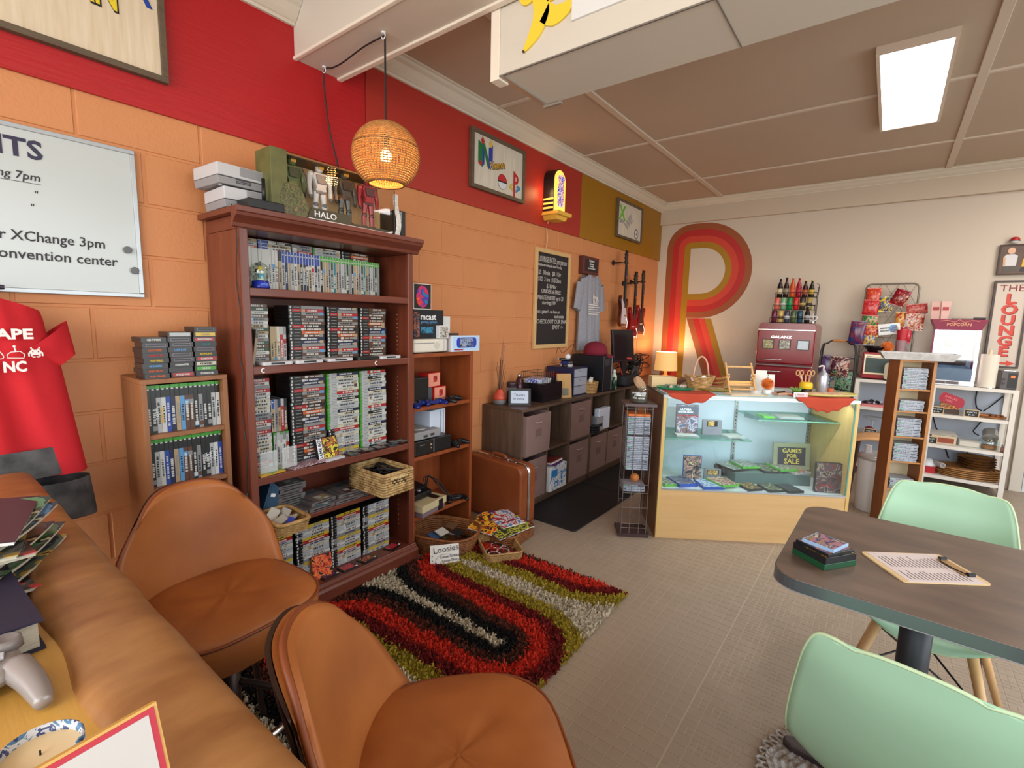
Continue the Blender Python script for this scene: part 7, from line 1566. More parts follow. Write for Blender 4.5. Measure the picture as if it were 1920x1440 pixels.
def snack_bag(label, x, y, z, w, h, art, rz=0, ry=0, group='snack bags hung on the wire grid', puff=.02):
    t = thing('snack_bag', label, 'snack bag', (x, y, z), 0, group, (0, ry, rz))
    def f(s):
        def g(u, v):
            a, b_ = 2 * u - 1, 2 * v - 1; p = max(0, (1 - a * a)) ** .5 * max(0, 1 - b_ * b_) ** .6
            return (a * w / 2, s * puff * p + .002 * sin(u * 20 + v * 7) * p, b_ * h / 2)
        return g
    m = MB(); m.grid(f(-1), 12, 12); m.grid(f(1), 12, 12); m.obj('foil_bag', art, t, smooth=True)
    for z in (h / 2 - .001, -h / 2 - .008): MB().box(-w / 2, w / 2, -.002, .002, z, z + .009).obj('crimped_edge', art, t)
    return t
def foil(n, c, s=22): return cover_art('foil_' + n, c, s, .22)
DRK = foil('dark_red_brown', [(110, 26, 34), (60, 30, 50), (190, 150, 130), (130, 30, 40)])
snack_bag('red and brown snack bag in the steel carrying stand', 2.055, 5.62, 1.04, .15, .18, DRK, group='snack bags in the steel stand'); snack_bag('purple snack bag behind the red one in the steel stand', 1.965, 5.66, 1.02, .14, .22, foil('purple', [(60, 44, 80), (90, 60, 110), (40, 40, 60)]), .1, .15, 'snack bags in the steel stand'); snack_bag('dark green bag low at the right of the steel stand', 2.10, 5.66, .90, .13, .18, foil('dark_green', [(30, 60, 50), (120, 150, 120), (40, 90, 70)]), -.1, .1, 'snack bags in the steel stand')
snack_bag('grey and blue bag at the bottom left of the steel stand', 1.945, 5.64, .84, .10, .16, foil('grey_blue', [(90, 96, 120), (60, 50, 80), (150, 150, 160)]), 0, -.1, 'snack bags in the steel stand')
t = thing('wire_grid', 'grey metal wire grid panel with rounded corners hung with snack bags', 'rack', (2.18, 6.0, .925), 0, None)
GW = mat('grey_grid_metal', (120, 112, 100), .4, .6); m = MB(); W, H = .405, .915
m.tube([(p[0] + W / 2, 0, p[1] + H / 2) for p in rrect(W, H, .05, 6)], .0075, 8, closed=True); m.obj('outer_tube', GW, t, smooth=True)
m = MB(); c = W / 3
for k in range(-7, 4):
    x0 = k * c
    for s in (1, -1):
        pts = []
        for j in range(41):
            z = H * j / 40; x = (x0 + z * .577) if s == 1 else (W - x0 - z * .577)
            if 0 <= x <= W: pts.append((x, .004 * s, z))
        if len(pts) > 1: m.tube([pts[0], pts[-1]], .0024, 5)
for z in (.2, .4, .6, .72): m.cyl((0, 0, z), (W, 0, z), .0024, n=5)
o = m.obj('triangle_wires', GW, t); o['kind'] = 'stuff'
snack_bag('orange-red snack bag at the top left of the wire grid', 2.245, 5.975, 1.72, .115, .15, foil('orange', [(206, 80, 40), (190, 50, 40), (220, 120, 60)])); snack_bag('red snack bag below the orange one on the wire grid', 2.235, 5.95, 1.61, .125, .14, foil('red', [(180, 30, 40), (200, 60, 60), (150, 24, 30)]), 0, .05)
snack_bag('green snack bag with a red oval on the wire grid', 2.245, 5.965, 1.50, .12, .13, foil('green', [(30, 110, 60), (40, 130, 70), (190, 150, 110), (170, 40, 40)])); snack_bag('yellow peanut bag near the top of the wire grid', 2.345, 5.97, 1.645, .11, .13, foil('yellow', [(216, 180, 50), (70, 80, 110), (220, 196, 90)]))
snack_bag('tilted dark red snack bag at the upper right of the wire grid', 2.452, 5.955, 1.705, .12, .145, foil('crimson', [(150, 20, 34), (120, 16, 30), (206, 150, 110)]), 0, .38); snack_bag('long striped red jerky bag sticking out at the right', 2.585, 5.955, 1.60, .155, .085, foil('jerky', [(160, 50, 50), (190, 90, 80), (150, 40, 44)]), 0, -.12, puff=.014)
snack_bag('red and gold snack bag in the middle right of the wire grid', 2.475, 5.97, 1.50, .08, .13, foil('gold_red', [(170, 40, 40), (206, 160, 70), (190, 60, 70)])); snack_bag('red, white and brown snack bag at the right of the wire grid', 2.575, 5.955, 1.485, .145, .155, foil('cookies', [(180, 60, 60), (216, 200, 190), (190, 110, 70), (150, 40, 44)]), 0, .05)
snack_bag('dark blue and red bag at the lower left of the wire grid', 2.15, 5.94, 1.365, .125, .22, foil('navy_red', [(40, 50, 110), (110, 40, 60), (50, 60, 130)]), 0, .06); snack_bag('small golden crisp bag beside the dark blue one', 2.262, 5.95, 1.385, .115, .10, foil('golden', [(206, 150, 80), (190, 60, 60), (220, 180, 110)]))
snack_bag('blue and yellow bag below the golden crisp bag', 2.255, 5.945, 1.30, .09, .09, foil('blue_yellow', [(50, 110, 170), (220, 180, 90), (60, 90, 150)])); snack_bag('glossy red bag behind the white card on the wire grid', 2.525, 5.965, 1.36, .09, .14, foil('bright_red', [(190, 30, 50), (206, 50, 60)]))
t = thing('price_card', 'white card with a coloured round picture clipped to the wire grid', 'card', (2.325, 5.92, 1.345), 0, None, (0, -.14, 0)); MB().box(0, .165, -.002, .0, 0, .105).obj('card', WHITEPL, t); MB().cyl((.115, -.0035, .055), (.115, -.002, .055), .036, n=24).obj('round_picture', cover_art('peacock_disc', [(60, 140, 200), (90, 70, 110), (210, 180, 90), (60, 160, 120)], 24), t)
for i, s_ in enumerate(('ASSORTED', 'SNACKS')): text(s_, .018, INKB, t, (.012, -.0028, .058 - .024 * i), (pi / 2, 0, 0), bold=.0008)

# toaster oven, popcorn machine and friends on the white shelf
WS = mat('white_shelf_paint', (222, 216, 206), .45)
def white_shelf():
    t = thing('white_shelf', 'long low white shelf unit along the back wall carrying the popcorn machine', 'shelf', (2.19, 5.70, 0)); W, D = 1.11, .38
    for i, z in enumerate((.93, .67, .395, .115)): MB().box(0, W, 0, D, z - .028, z).obj('shelf_board', WS, t, bevel=.002)
    for x in (0, .555, W - .035):
        for y in (0, D - .035): MB().box(x, x + .035, y + (.0 if y else -.004), y + .035, 0, .905).obj('post', WS, t, bevel=.002)
    MB().box(0, W, D - .006, D, .12, .9).obj('back_sheet', mat('cool_back_sheet', (178, 186, 200), .6), t)
white_shelf()
t = thing('toaster_oven', 'red toaster oven with a glass door at the left end of the white shelf', 'toaster oven', (2.225, 5.74, .9305)); RF2 = mat('appliance_red', (150, 20, 36), .25)
MB().box(0, .36, .01, .27, .01, .255).obj('body', RF2, t, bevel=.008); MB().box(.015, .26, -.002, .012, .05, .235).obj('door_frame', mat('door_steel', (206, 190, 160), .3, .6), t); MB().box(.025, .25, -.004, -.002, .065, .205).obj('door_glass', mat('oven_glass', (70, 84, 84), .08), t); MB().cyl((.03, -.02, .218), (.245, -.02, .218), .006, n=10).obj('door_handle', CHROME, t); MB().cyl((.03, -.006, .13), (.245, -.006, .13), .002, n=6).obj('rack_wire', CHROME, t)
for z in (.20, .13, .06): MB().cyl((.31, .01, z), (.31, -.014, z), .016, n=14).obj('knob', BLACKP, t)
for x in (.03, .33): MB().cyl((x, .05, 0), (x, .05, .012), .012, n=10).obj('foot', BLACKP, t)
t = thing('hanging_tag', 'grey pouch with a dark letter hung at the side of the toaster oven', 'pouch', (2.40, 5.71, .94)); MB().prism(rrect(.09, .16, .03, 5, .045, .08), -.012, 0, 'xz').obj('pouch', mat('beige_pouch', (176, 164, 140), .8), t); text('K', .07, INKB, t, (.03, -.013, .055), (pi / 2, 0, 0), bold=.001)
m = MB(); m.tube(smoothpath([(.03, -.004, .158), (.04, -.004, .20), (.09, -.004, .225)], 4), .0016, 5); m.obj('string', BLACKP, t)
t = lathe_thing('black_bowl', 'glossy black bowl on top of the red toaster oven', 'bowl', (2.31, 5.86, 1.186), [(.05, 0), (.055, .006), (.09, .045), (.098, .055), (.092, .052), (.05, .01), (.001, .008)], mat('bowl_black', (20, 20, 24), .1))
fur_ball('orange_pompom', 'fluffy orange pompom above the red toaster oven beside the snack bags', (2.40, 5.84, 1.187), .052)
t = thing('red_canister', 'red and grey paper cup stack behind the orange pompom', 'cups', (2.50, 5.88, 1.186)); MB().lathe([(.034, 0), (.042, .12)], 20).obj('grey_cup', mat('cup_mauve', (150, 120, 124), .5), t); MB().lathe([(.036, .10), (.044, .22)], 20).obj('red_cup', mat('cup_red', (176, 26, 40), .4), t)
def popcorn():
    t = thing('popcorn_machine', 'mauve-topped popcorn machine with bright glass sides on the white shelf', 'popcorn machine', (2.725, 5.74, .9305)); PM = mat('popcorn_mauve', (140, 44, 74), .35); W, D = .30, .26
    MB().add([(.0, 0, .485), (W, 0, .485), (W, D, .485), (0, D, .485), (-.035, -.01, .575), (W + .035, -.01, .575), (W + .035, D, .575), (-.035, D, .575)], [(0, 3, 2, 1), (4, 5, 6, 7), (0, 1, 5, 4), (1, 2, 6, 5), (2, 3, 7, 6), (3, 0, 4, 7)]).obj('crown', PM, t, bevel=.003)
    MB().box(0, W, 0, D, 0, .045).obj('base', mat('base_steel', (196, 200, 208), .25, .7), t, bevel=.003); MB().box(.02, .20, -.002, 0, .012, .036).obj('drawer_front', mat('drawer_brown', (96, 84, 88), .3), t); MB().cyl((.11, -.012, .024), (.11, 0, .024), .008, n=10).obj('drawer_knob', CHROME, t)
    GL = mat('popcorn_light', (250, 244, 250), .4, emit=((250, 236, 250), 1.4))
    for x in (0, W - .022): MB().box(x, x + .022, 0, .022, .045, .485).obj('lit_post', GL, t)
    for x in (0, W - .014): MB().box(x, x + .014, D - .014, D, .045, .485).obj('rear_post', PM, t)
    MB().box(.022, W - .022, .002, .006, .045, .485).obj('front_glass', thin_glass('popcorn_glass', (226, 234, 242), .12), t); MB().box(.01, W - .01, D - .005, D, .045, .485).obj('mirror_back', mat('mirror', (120, 126, 134), .05, 1.0), t); MB().box(W - .004, W, .022, D - .014, .045, .485).obj('side_glass', thin_glass('popcorn_glass', 0), t)
    MB().box(.022, W - .022, .006, D - .01, .045, .15).obj('tray_box', mat('tray_steel', (150, 156, 164), .3, .6), t); MB().cyl((.15, .13, .33), (.15, .13, .42), .055, n=22).obj('kettle', mat('kettle_steel', (170, 172, 178), .2, .9), t); MB().cyl((.15, .13, .42), (.15, .13, .485), .006, n=8).obj('kettle_rod', CHROME, t)
    text('POPCORN', .034, mat('crown_gold', (226, 160, 130), .4), t, (W / 2, -.0085, .52), (pi / 2 + .08, 0, 0), align='CENTER', bold=.0008)
    m = MB(); m.tube(smoothpath([(.02, -.011, .558), (.07, -.011, .566), (.12, -.011, .552), (.15, -.011, .572), (.18, -.011, .552), (.23, -.011, .566), (.28, -.011, .558)], 4), .0022, 5); m.obj('scroll_trim', mat('crown_gold', (226, 160, 130)), t)
    l = bpy.data.lights.new('popcorn_lamp', 'POINT'); l.energy = .6; l.color = (1, .95, .98); l.shadow_soft_size = .03; o = bpy.data.objects.new('popcorn_lamp', l); COL.objects.link(o); o.location = (2.80, 5.80, .9305 + .43)
popcorn()
for i, x in enumerate((2.715, 2.78)): t = thing('popcorn_sleeve', 'white and red striped popcorn sleeve on the popcorn machine, %s one' % ('left', 'right')[i], 'popcorn bag', (x, 5.85, 1.506), .3 * i, 'popcorn sleeves on the machine'); MB().add([(-.026, 0, 0), (.026, 0, 0), (.026, .02, 0), (-.026, .02, 0), (-.036, -.006, .16), (.036, -.006, .16), (.036, .026, .16), (-.036, .026, .16)], [(0, 3, 2, 1), (0, 1, 5, 4), (1, 2, 6, 5), (2, 3, 7, 6), (3, 0, 4, 7)]).obj('paper_sleeve', mat('sleeve_pink', (216, 176, 166), .7), t); MB().box(-.022, .022, -.005, -.003, .08, .11).obj('red_print', ink('red'), t)
t = thing('serving_tongs', 'dark flat scoop lying on top of the popcorn machine', 'scoop', (2.83, 5.82, 1.506)); MB().box(0, .14, 0, .05, 0, .012).obj('blade', mat('scoop_taupe', (120, 104, 92), .4), t); MB().box(.14, .22, .01, .04, 0, .02).obj('grip', BLACKP, t, bevel=.005)
t = thing('paper_towel_roll', 'upright roll of white paper towels beside the popcorn machine', 'paper towels', (3.105, 5.78, .9305)); MB().lathe([(.02, 0), (.060, 0), (.060, .285), (.02, .285)], 32).obj('roll', mat('towel_white', (226, 216, 200), .9, bump=(60, .3)), t, smooth=False); MB().cyl((0, 0, .28), (0, 0, .325), .012, n=14).obj('holder_post', mat('holder_cream', (214, 196, 160), .5), t); MB().lathe([(.07, 0), (.07, .006), (.001, .007)], 28).obj('holder_base', CHROME, t)
t = thing('toaster', 'small dark grey toaster with an orange light at the right end of the white shelf', 'toaster', (3.18, 5.73, .9305)); MB().box(0, .105, 0, .20, 0, .155).obj('body', mat('toaster_grey', (84, 78, 80), .3), t, bevel=.008); MB().box(.045, .10, -.003, .0, .015, .14).obj('control_panel', BLACKP, t); MB().box(.06, .085, -.005, -.003, .10, .12).obj('orange_light', mat('orange_button', (230, 110, 50), .4, emit=((230, 110, 50), .5)), t)
for z in (.05, .085): MB().cyl((.022, 0, z), (.022, -.01, z), .009, n=12).obj('dial', DARKG, t)
MB().box(.02, .09, .03, .17, .154, .158).obj('bread_slot', CHROME, t)

# notices and pictures
t = thing('lounge_sign', 'tall white framed sign lettered THE LOUNGE with a red arrow', 'sign', (3.10, 6.085, 1.09)); W, H = .228, .765; dk = wood('grey_brown_frame', (92, 80, 76), (72, 62, 60), 4, 'z', .6, 8)
for a in ((0, W, 0, .016), (0, W, H - .016, H), (0, .016, .016, H - .016), (W - .016, W, .016, H - .016)): MB().box(a[0], a[1], 0, .032, a[2], a[3]).obj('frame_bar', dk, t)
MB().box(.016, W - .016, .012, .03, .016, H - .016).obj('panel', mat('sign_offwhite', (206, 192, 178), .5), t); rr_ = mat('sign_red', (206, 60, 40), .4); dr = mat('sign_maroon', (130, 30, 44), .5)
text('THE', .082, dr, t, (W / 2 + .004, .0105, .672), (pi / 2, 0, 0), align='CENTER', sx=1.05)
for i, ch in enumerate('LOUNGE'): text(ch, .118, dr, t, (W / 2 + .004 + .004, .0115, .566 - .092 * i - .002), (pi / 2, 0, 0), align='CENTER', bold=.005, sx=1.1); text(ch, .118, rr_, t, (W / 2 + .003, .0095, .568 - .092 * i), (pi / 2, 0, 0), align='CENTER', bold=.004, sx=1.1)
MB().prism([(.10, .032), (.15, .032), (.15, .018), (.205, .042), (.15, .066), (.15, .052), (.10, .052)], .008, .012, 'xz').obj('arrow', rr_, t)
t = thing('wall_photo', 'framed photo of two small children on the back wall above the lounge sign', 'photo', (3.10, 6.09, 1.905)); W, H = .30, .26
for a in ((0, W, 0, .010), (0, W, H - .010, H), (0, .010, .010, H - .010), (W - .010, W, .010, H - .010)): MB().box(a[0], a[1], 0, .028, a[2], a[3]).obj('frame_bar', mat('photo_frame_brown', (66, 46, 40), .5), t)
MB().box(.01, W - .01, .01, .026, .01, H - .01).obj('photo_print', mat('photo_backdrop', (112, 88, 74), .5, var=(8, 1), col2=(86, 66, 58)), t)
def pp(poly, c, n='printed_figure', k=0): MB().prism(poly, .0085 - .0006 * k, .010, 'xz').obj(n, mat('photo_ink_%d_%d_%d' % c, c, .5), t)
def el(cx, cz, rx, rz_): return [(cx + rx * cos(2 * pi * i / 16), cz + rz_ * sin(2 * pi * i / 16)) for i in range(16)]
pp([(.035, .07), (.115, .07), (.12, .16), (.10, .175), (.05, .175), (.03, .15)], (206, 204, 206)); pp(el(.078, .205, .024, .028), (214, 170, 140), k=1); pp([(.04, .03), (.13, .03), (.12, .075), (.035, .075)], (84, 78, 72), k=1); pp([(.03, .15), (.045, .155), (.05, .08), (.035, .08)], (206, 164, 134), k=2)
pp([(.15, .06), (.22, .06), (.215, .135), (.155, .135)], (216, 170, 50)); pp(el(.186, .165, .022, .026), (214, 170, 140), k=1); pp([(.14, .025), (.24, .025), (.22, .065), (.15, .065)], (50, 46, 50), k=1); pp(el(.186, .187, .022, .012), (170, 80, 50), k=2)
t = thing('ball_ornament', 'round red and white ornament hung above the children photo', 'ornament', (3.185, 6.08, 2.20)); MB().ball((0, 0, 0), .032, 20, sz=.8).obj('red_shell', mat('ornament_red', (170, 30, 36), .25), t, smooth=True); MB().cyl((0, -.0, -.010), (0, -.0, -.026), .0325, .018, 20).obj('white_base', WHITEPL, t); MB().box(-.034, .034, -.033, .02, -.011, -.007).obj('dark_band', BLACKP, t, bevel=.001)

# what stands on the lower white shelves
def sh(name, label, cat, x, z, y=5.78, rz=0, group=None): return thing(name, label, cat, (x, y, z), rz, group)
t = sh('candy_box', 'yellow and red candy box on the upper right shelf of the white unit', 'box', 2.83, .6705); MB().box(0, .13, 0, .10, 0, .045).obj('lower_box', mat('dark_candy_box', (80, 60, 50), .5), t); MB().box(.002, .132, 0, .10, .045, .10).obj('upper_box', cover_art('candy_print', [(214, 170, 60), (170, 40, 60), (220, 190, 90), (120, 50, 90)], 26), t)
t = sh('speech_sign', 'dark pink wavy-edged sign hanging over the candy box', 'sign', 2.80, .80, 5.69); t.rotation_euler = (0, .35, 0); MB().prism([(p[0] * (1 + .06 * sin(6 * i)), p[1]) for i, p in enumerate(rrect(.17, .085, .03, 4, .085, .04))], -.004, 0, 'xz').obj('plaque', mat('rose_red', (170, 44, 64), .5), t); text('SNACKS', .024, mat('pink_letter', (226, 130, 130), .5), t, (.03, -.005, .045), (pi / 2, 0, 0), bold=.0005); text('HERE', .022, mat('pink_letter', (226, 130, 130)), t, (.045, -.005, .018), (pi / 2, 0, 0), bold=.0005)
for i, (x, z, lb) in enumerate(((2.985, .6705, 'upper right shelf'), (2.755, .6705, 'upper shelf just right of the disc tower'), (2.30, .396, 'shelf below the red toaster oven, at the left'), (2.74, .396, 'second shelf just right of the disc tower'))):
    t = sh('chalk_tag', 'small black price board in a pale frame on the ' + lb, 'price sign', x, z, 5.72); MB().box(0, .10, 0, .01, 0, .065).obj('frame', mat('pale_wood_frame', (206, 180, 140), .5), t); MB().box(.006, .094, -.001, 0, .006, .059).obj('board', BLACKP, t); text('SNACKS', .018, WHITEPL, t, (.05, -.002, .036), (pi / 2, 0, 0), align='CENTER'); text('$1.50', .018, WHITEPL, t, (.05, -.002, .014), (pi / 2, 0, 0), align='CENTER')
t = sh('cookie_plate', 'round wooden plate of wrapped cookies at the right of the upper shelf', 'plate', 3.17, .6705, 5.84); MB().lathe([(.09, 0), (.10, .008), (.10, .014)], 28).obj('plate', mat('plate_wood', (150, 96, 50), .5), t)
for i in range(6): MB().box(-.03, .03, -.01, .012, 0, .014).obj('snack_bar', mat('bar_brown_%d' % (i % 2), [(180, 110, 60), (120, 70, 44)][i % 2], .5), t, (-.05 + .02 * i, -.03 + .015 * (i % 3), .014), (0, 0, i * .5))
t = sh('long_box', 'open cream box with a reddish window on the second shelf of the white unit', 'box', 2.80, .396); MB().box(0, .17, 0, .16, 0, .075).obj('box', mat('cream_box', (206, 190, 160), .6), t); MB().box(.005, .155, -.002, 0, .01, .055).obj('window', mat('brick_window', (150, 70, 44), .5), t); MB().add([(-.02, 0, .08), (.18, 0, .08), (.16, .14, .10), (0, .14, .10)], [(0, 1, 2, 3)]).obj('loose_sheet', PAPER, t, solid=.002)
t = sh('glass_box', 'clear glass box of white packets on the second shelf of the white unit', 'box', 2.985, .396); MB().box(0, .145, 0, .14, 0, .062).obj('glass_walls', mat('box_glass', (220, 224, 224), .05, alpha=.3), t); MB().box(.01, .135, .01, .13, .004, .045).obj('packets', mat('packet_cream', (226, 214, 190), .8, bump=(30, .8)), t)
t = sh('cookie_jar', 'round glass jar with a chrome lid at the right of the second shelf', 'jar', 3.185, .396, 5.83); MB().lathe([(.055, 0), (.068, .02), (.068, .07), (.05, .10)], 28).obj('glass', GLASS, t, smooth=True); MB().cyl((0, -.03, .10), (0, .03, .145), .052, n=24).obj('lid', mat('lid_glassy', (170, 172, 170), .15, .6), t); MB().lathe([(.05, .004), (.055, .03), (.001, .034)], 20).obj('contents', mat('jar_cookies', (176, 110, 60), .7, bump=(50, .8)), t)
t = lathe_thing('salt_shaker', 'tiny shaker with a chrome cap at the end of the second shelf', 'shaker', (3.262, 5.74, .396), [(.014, 0), (.015, .035), (.010, .05)], mat('shaker_rose', (170, 120, 110), .3), 16); MB().lathe([(.012, .05), (.012, .062), (.003, .068)], 14).obj('cap', CHROME, t)
for i in range(5):
    t = thing('wicker_charger', 'oval wicker platter, %s from the bottom of the stack on the lowest white shelf' % ORD[i], 'platter', (3.07 + .004 * (i % 2), 5.87, .1155 + .017 * i), .05 * i, 'oval wicker platters on the lowest shelf')
    m = MB()
    for k in range(7): m.tube([((.02 + .028 * k) * 1.2 * cos(a), (.02 + .028 * k) * .8 * sin(a), .004 + .0012 * k) for a in [2 * pi * j / 36 for j in range(36)]], .004 if k < 6 else .007, 5, closed=True)
    m.lathe([(.001, .003), (.19, .006)], 36, sx=1.2, sy=.8); m.obj('woven_plate', mat('platter_wicker', (170, 118, 60), .6, var=(40, 1.4), col2=(120, 78, 36), bump=(50, .6)), t)
for i in range(4):
    t = thing('wicker_bowl', 'round wicker dish, %s from the bottom of the pile on the platters' % ORD[i], 'dish', (3.13, 5.88, .2025 + .022 * i), 0, 'round wicker dishes on the platters')
    m = MB(); m.lathe([(.001, .0), (.09, .002), (.125, .028), (.13, .03), (.12, .026), (.09, .006), (.001, .004)], 32); m.obj('woven_dish', mat('dish_wicker', (150, 98, 48), .6, var=(40, 1.4), col2=(110, 70, 34), bump=(50, .6)), t)
t = thing('paper_tube', 'grey cardboard tube lying across the platters, open end forward', 'tube', (2.90, 5.72, .21), .5); m = MB(); m.lathe([(.022, 0), (.022, .16), (.015, .16), (.015, 0)], 20); m.obj('tube', mat('tube_grey', (170, 166, 166), .6), t, (0, 0, 0), (-pi / 2, 0, 0))
t = thing('white_bowl', 'white bowl upside down on a red box at the left of the lowest shelf', 'bowl', (2.80, 5.84, .175)); MB().lathe([(.08, 0), (.078, .02), (.05, .05), (.02, .06), (.001, .06)], 24).obj('bowl', WHITEPL, t, smooth=True)
t = thing('red_box', 'plain bright red box under the white bowl on the lowest shelf', 'box', (2.745, 5.76, .1155)); MB().box(0, .11, 0, .15, 0, .059).obj('box', mat('box_scarlet', (176, 20, 36), .5), t)
t = sh('wrapped_tray', 'tray of dark wrapped chocolates on the top shelf under the toaster oven', 'tray', 2.26, .6705, 5.74); MB().box(0, .17, 0, .14, 0, .022).obj('tray', mat('pink_box', (206, 120, 120), .5), t)
for i in range(12): MB().box(-.012, .012, -.016, .016, 0, .018).obj('wrapped_candy', [BLACKP, mat('candy_foil', (150, 150, 166), .2, .6)][i % 2], t, (.02 + .025 * (i % 6), .04 + .05 * (i // 6), .022 + .008 * (i % 3)), (.3, .2, i * .7))
t = sh('stemmed_dish', 'glass pedestal dish of dark red sweets on the second shelf at the left', 'dish', 2.36, .396, 5.82); MB().lathe([(.05, 0), (.045, .006), (.008, .02), (.008, .13), (.06, .15), (.085, .165), (.08, .165)], 24).obj('glass_dish', mat('dish_glass', (196, 200, 206), .05, alpha=.5), t, smooth=True); MB().ball((-.02, -.03, .04), .045, 14, sz=.8).obj('sweets_bag', mat('dark_red_sweets', (110, 24, 36), .4, bump=(40, .8)), t)
b = MB()
for pts in ([(3.09, 6.07, .90), (3.085, 6.06, .80), (3.10, 6.05, .72), (3.13, 6.02, .70)], [(3.26, 6.07, .84), (3.20, 6.05, .76), (3.14, 6.0, .70)], [(3.16, 6.06, .63), (3.12, 6.05, .55), (3.10, 6.04, .50), (3.14, 6.03, .47)], [(2.80, 6.06, .63), (2.84, 6.05, .50), (2.87, 6.0, .46)], [(2.91, 6.06, .36), (2.96, 6.05, .22)], [(3.07, 6.06, .36), (3.10, 6.05, .24)]): b.tube(smoothpath(pts, 5), .005, 6)
o = tag(b.obj('power_cord', CABLE), 'dark power cords trailing behind the white shelf boards', 'cord'); o['kind'] = 'stuff'
# ================================================================ foreground: padded bar
BARV = mat('tan_bar_vinyl', (164, 116, 68), .38, var=(7, 1.1), col2=(132, 84, 44), bump=(14, .3), scale=(3, 1, 1))
BAMB = wood('golden_bar_top', (206, 160, 76), (188, 138, 60), 3, 'x', .4, 10)
def bar():
    t = thing('padded_bar', 'golden wood bar counter edged with a wide tan padded vinyl armrest', 'bar', (0, 0, 0))
    MB().box(.28, 3.6, -.55, .15, .845, .878).obj('wooden_top', BAMB, t, bevel=.003)
    def f(u, v):
        x = .28 + 3.3 * u; a = 2 * pi * v; w = .069 + .005 * sin(x * 21) * (1 if cos(a) < 0 else .2); cx = .196 
        return (x, cx + w * math.copysign(abs(cos(a)) ** .7, cos(a)), .866 + .034 * math.copysign(abs(sin(a)) ** .7, sin(a)) + .0015 * sin(x * 30 + v * 9))
    m = MB(); m.grid(f, 90, 25); m.obj('padded_armrest', BARV, t, smooth=True)
    MB().box(.32, 3.6, .10, .14, 0, .845).obj('front_apron', wood('dark_bar_front', (86, 54, 36), (66, 40, 26), 3, 'x', .5), t)
bar()
t = thing('book', 'thick navy hardcover book lying on the bar beside the armrest', 'book', (1.40, .120, .8785), .03)
MB().box(-.30, 0, -.24, 0, .046, .050).obj('front_cover', mat('navy_cloth', (36, 30, 52), .6), t); MB().box(-.30, 0, -.24, 0, 0, .004).obj('back_cover', mat('navy_cloth', (36, 30, 52)), t); MB().box(-.295, -.006, -.235, -.006, .004, .046).obj('pages', mat('page_edges', (206, 198, 176), .8, bump=(90, .8), scale=(1, 1, 14)), t)
def pile():
    arts = [cover_art('glossy_%d' % i, c, 12, .22) for i, c in enumerate([[(40, 30, 40), (60, 50, 60), (190, 60, 60), (96, 90, 92)], [(50, 56, 66), (90, 100, 90), (180, 150, 70), (60, 40, 50)], [(70, 110, 150), (30, 40, 50), (180, 180, 160)], [(80, 120, 80), (40, 50, 40), (190, 180, 140)], [(110, 80, 60), (50, 40, 40), (200, 170, 110)]])]
    for i in range(9):
        r_ = random.Random(i + 5); magazine('glossy gaming magazine, %s from the bottom of the heap on the bar' % ORD[i], (1.045 + .03 * (r_.random() - .5), .045 + .04 * (r_.random() - .5), .881 + .012 * i), (.04 * (r_.random() - .5), .04 * (r_.random() - .5), 1.35 + .7 * (r_.random() - .5)), (.21, .28), arts[i % 5], 'heap of magazines on the bar', curl=.12, m2=mat('page_edges', (206, 198, 176)))
    t = magazine('dark magazine with a blue band lettered UT on top of the heap', (1.035, .055, .995), (.0, .10, 1.30), (.21, .275), mat('dark_cover', (44, 32, 42), .25), 'heap of magazines on the bar', curl=.02)
    MB().box(-.105, -.08, -.13, .135, .008, .0095).obj('blue_band', mat('periwinkle_band', (120, 140, 196), .3), t); text('UT', .06, mat('cream_letter', (214, 200, 160), .4), t, (-.03, .03, .0105), (0, 0, -pi / 2), bold=.0006); MB().box(-.02, .02, -.06, -.01, .008, .0098).obj('red_patch', ink('red'), t)
pile()
t = thing('game_controller', 'silver wireless game controller lying on the golden bar top', 'game controller', (1.445, .045, .8785), -.15)
SG = mat('silver_grey_plastic', (150, 142, 136), .3, .2); TG = mat('warm_plastic', (188, 164, 116), .4)
m = MB(); m.prism(rrect(.10, .085, .035, 6), .012, .036); m.obj('body', SG, t, bevel=.012, seg=3, smooth=True)
for s in (-1, 1):
    m = MB(); m.tube(smoothpath([(.02, .038 * s, .024), (.06, .052 * s, .022), (.098, .062 * s, .017), (.115, .064 * s, .015)], 5), [.020 - .0007 * i for i in range(16)], 12); m.obj('grip', SG, t, smooth=True)
    m = MB(); m.lathe([(.020, .034), (.018, .048), (.014, .050), (.010, .046), (.001, .045)], 18, T=Matrix.Translation((-.03 if s > 0 else .0, .026 * s, 0))); m.obj('button_dome', mat('dome_grey', (120, 112, 108), .3), t, smooth=True)
m = MB(); m.box(-.008, .008, .000, .026, .036, .041); m.box(-.020, .020, .009, .017, .036, .042); m.obj('direction_pad', LGREY, t, bevel=.001); m = MB(); m.tube([(.0, -.02, .037), (.0, .02, .037)], .004, 6); m.obj('start_key', LGREY, t)
t = thing('candle_cup', 'small ceramic cup painted with blue waves holding a cream candle', 'candle', (1.722, .068, .8785)); m = MB(); m.lathe([(.026, 0), (.034, .006), (.0375, .035), (.037, .062), (.0345, .0635), (.0335, .05)], 36); m.f = m.f[:-1]; m.m = m.m[:-1]; m.c = m.c[:-1]
m.obj('cup', cover_art('wave_glaze', [(54, 66, 104), (84, 128, 160), (206, 206, 206), (60, 76, 120), (196, 196, 196)], 36, .25), t, smooth=True); MB().cyl((0, 0, .03), (0, 0, .052), .0338, n=32).obj('wax', mat('cream_wax', (222, 196, 150), .5), t); MB().cyl((0, 0, .052), (.001, 0, .058), .001, n=5).obj('wick', INKB, t)
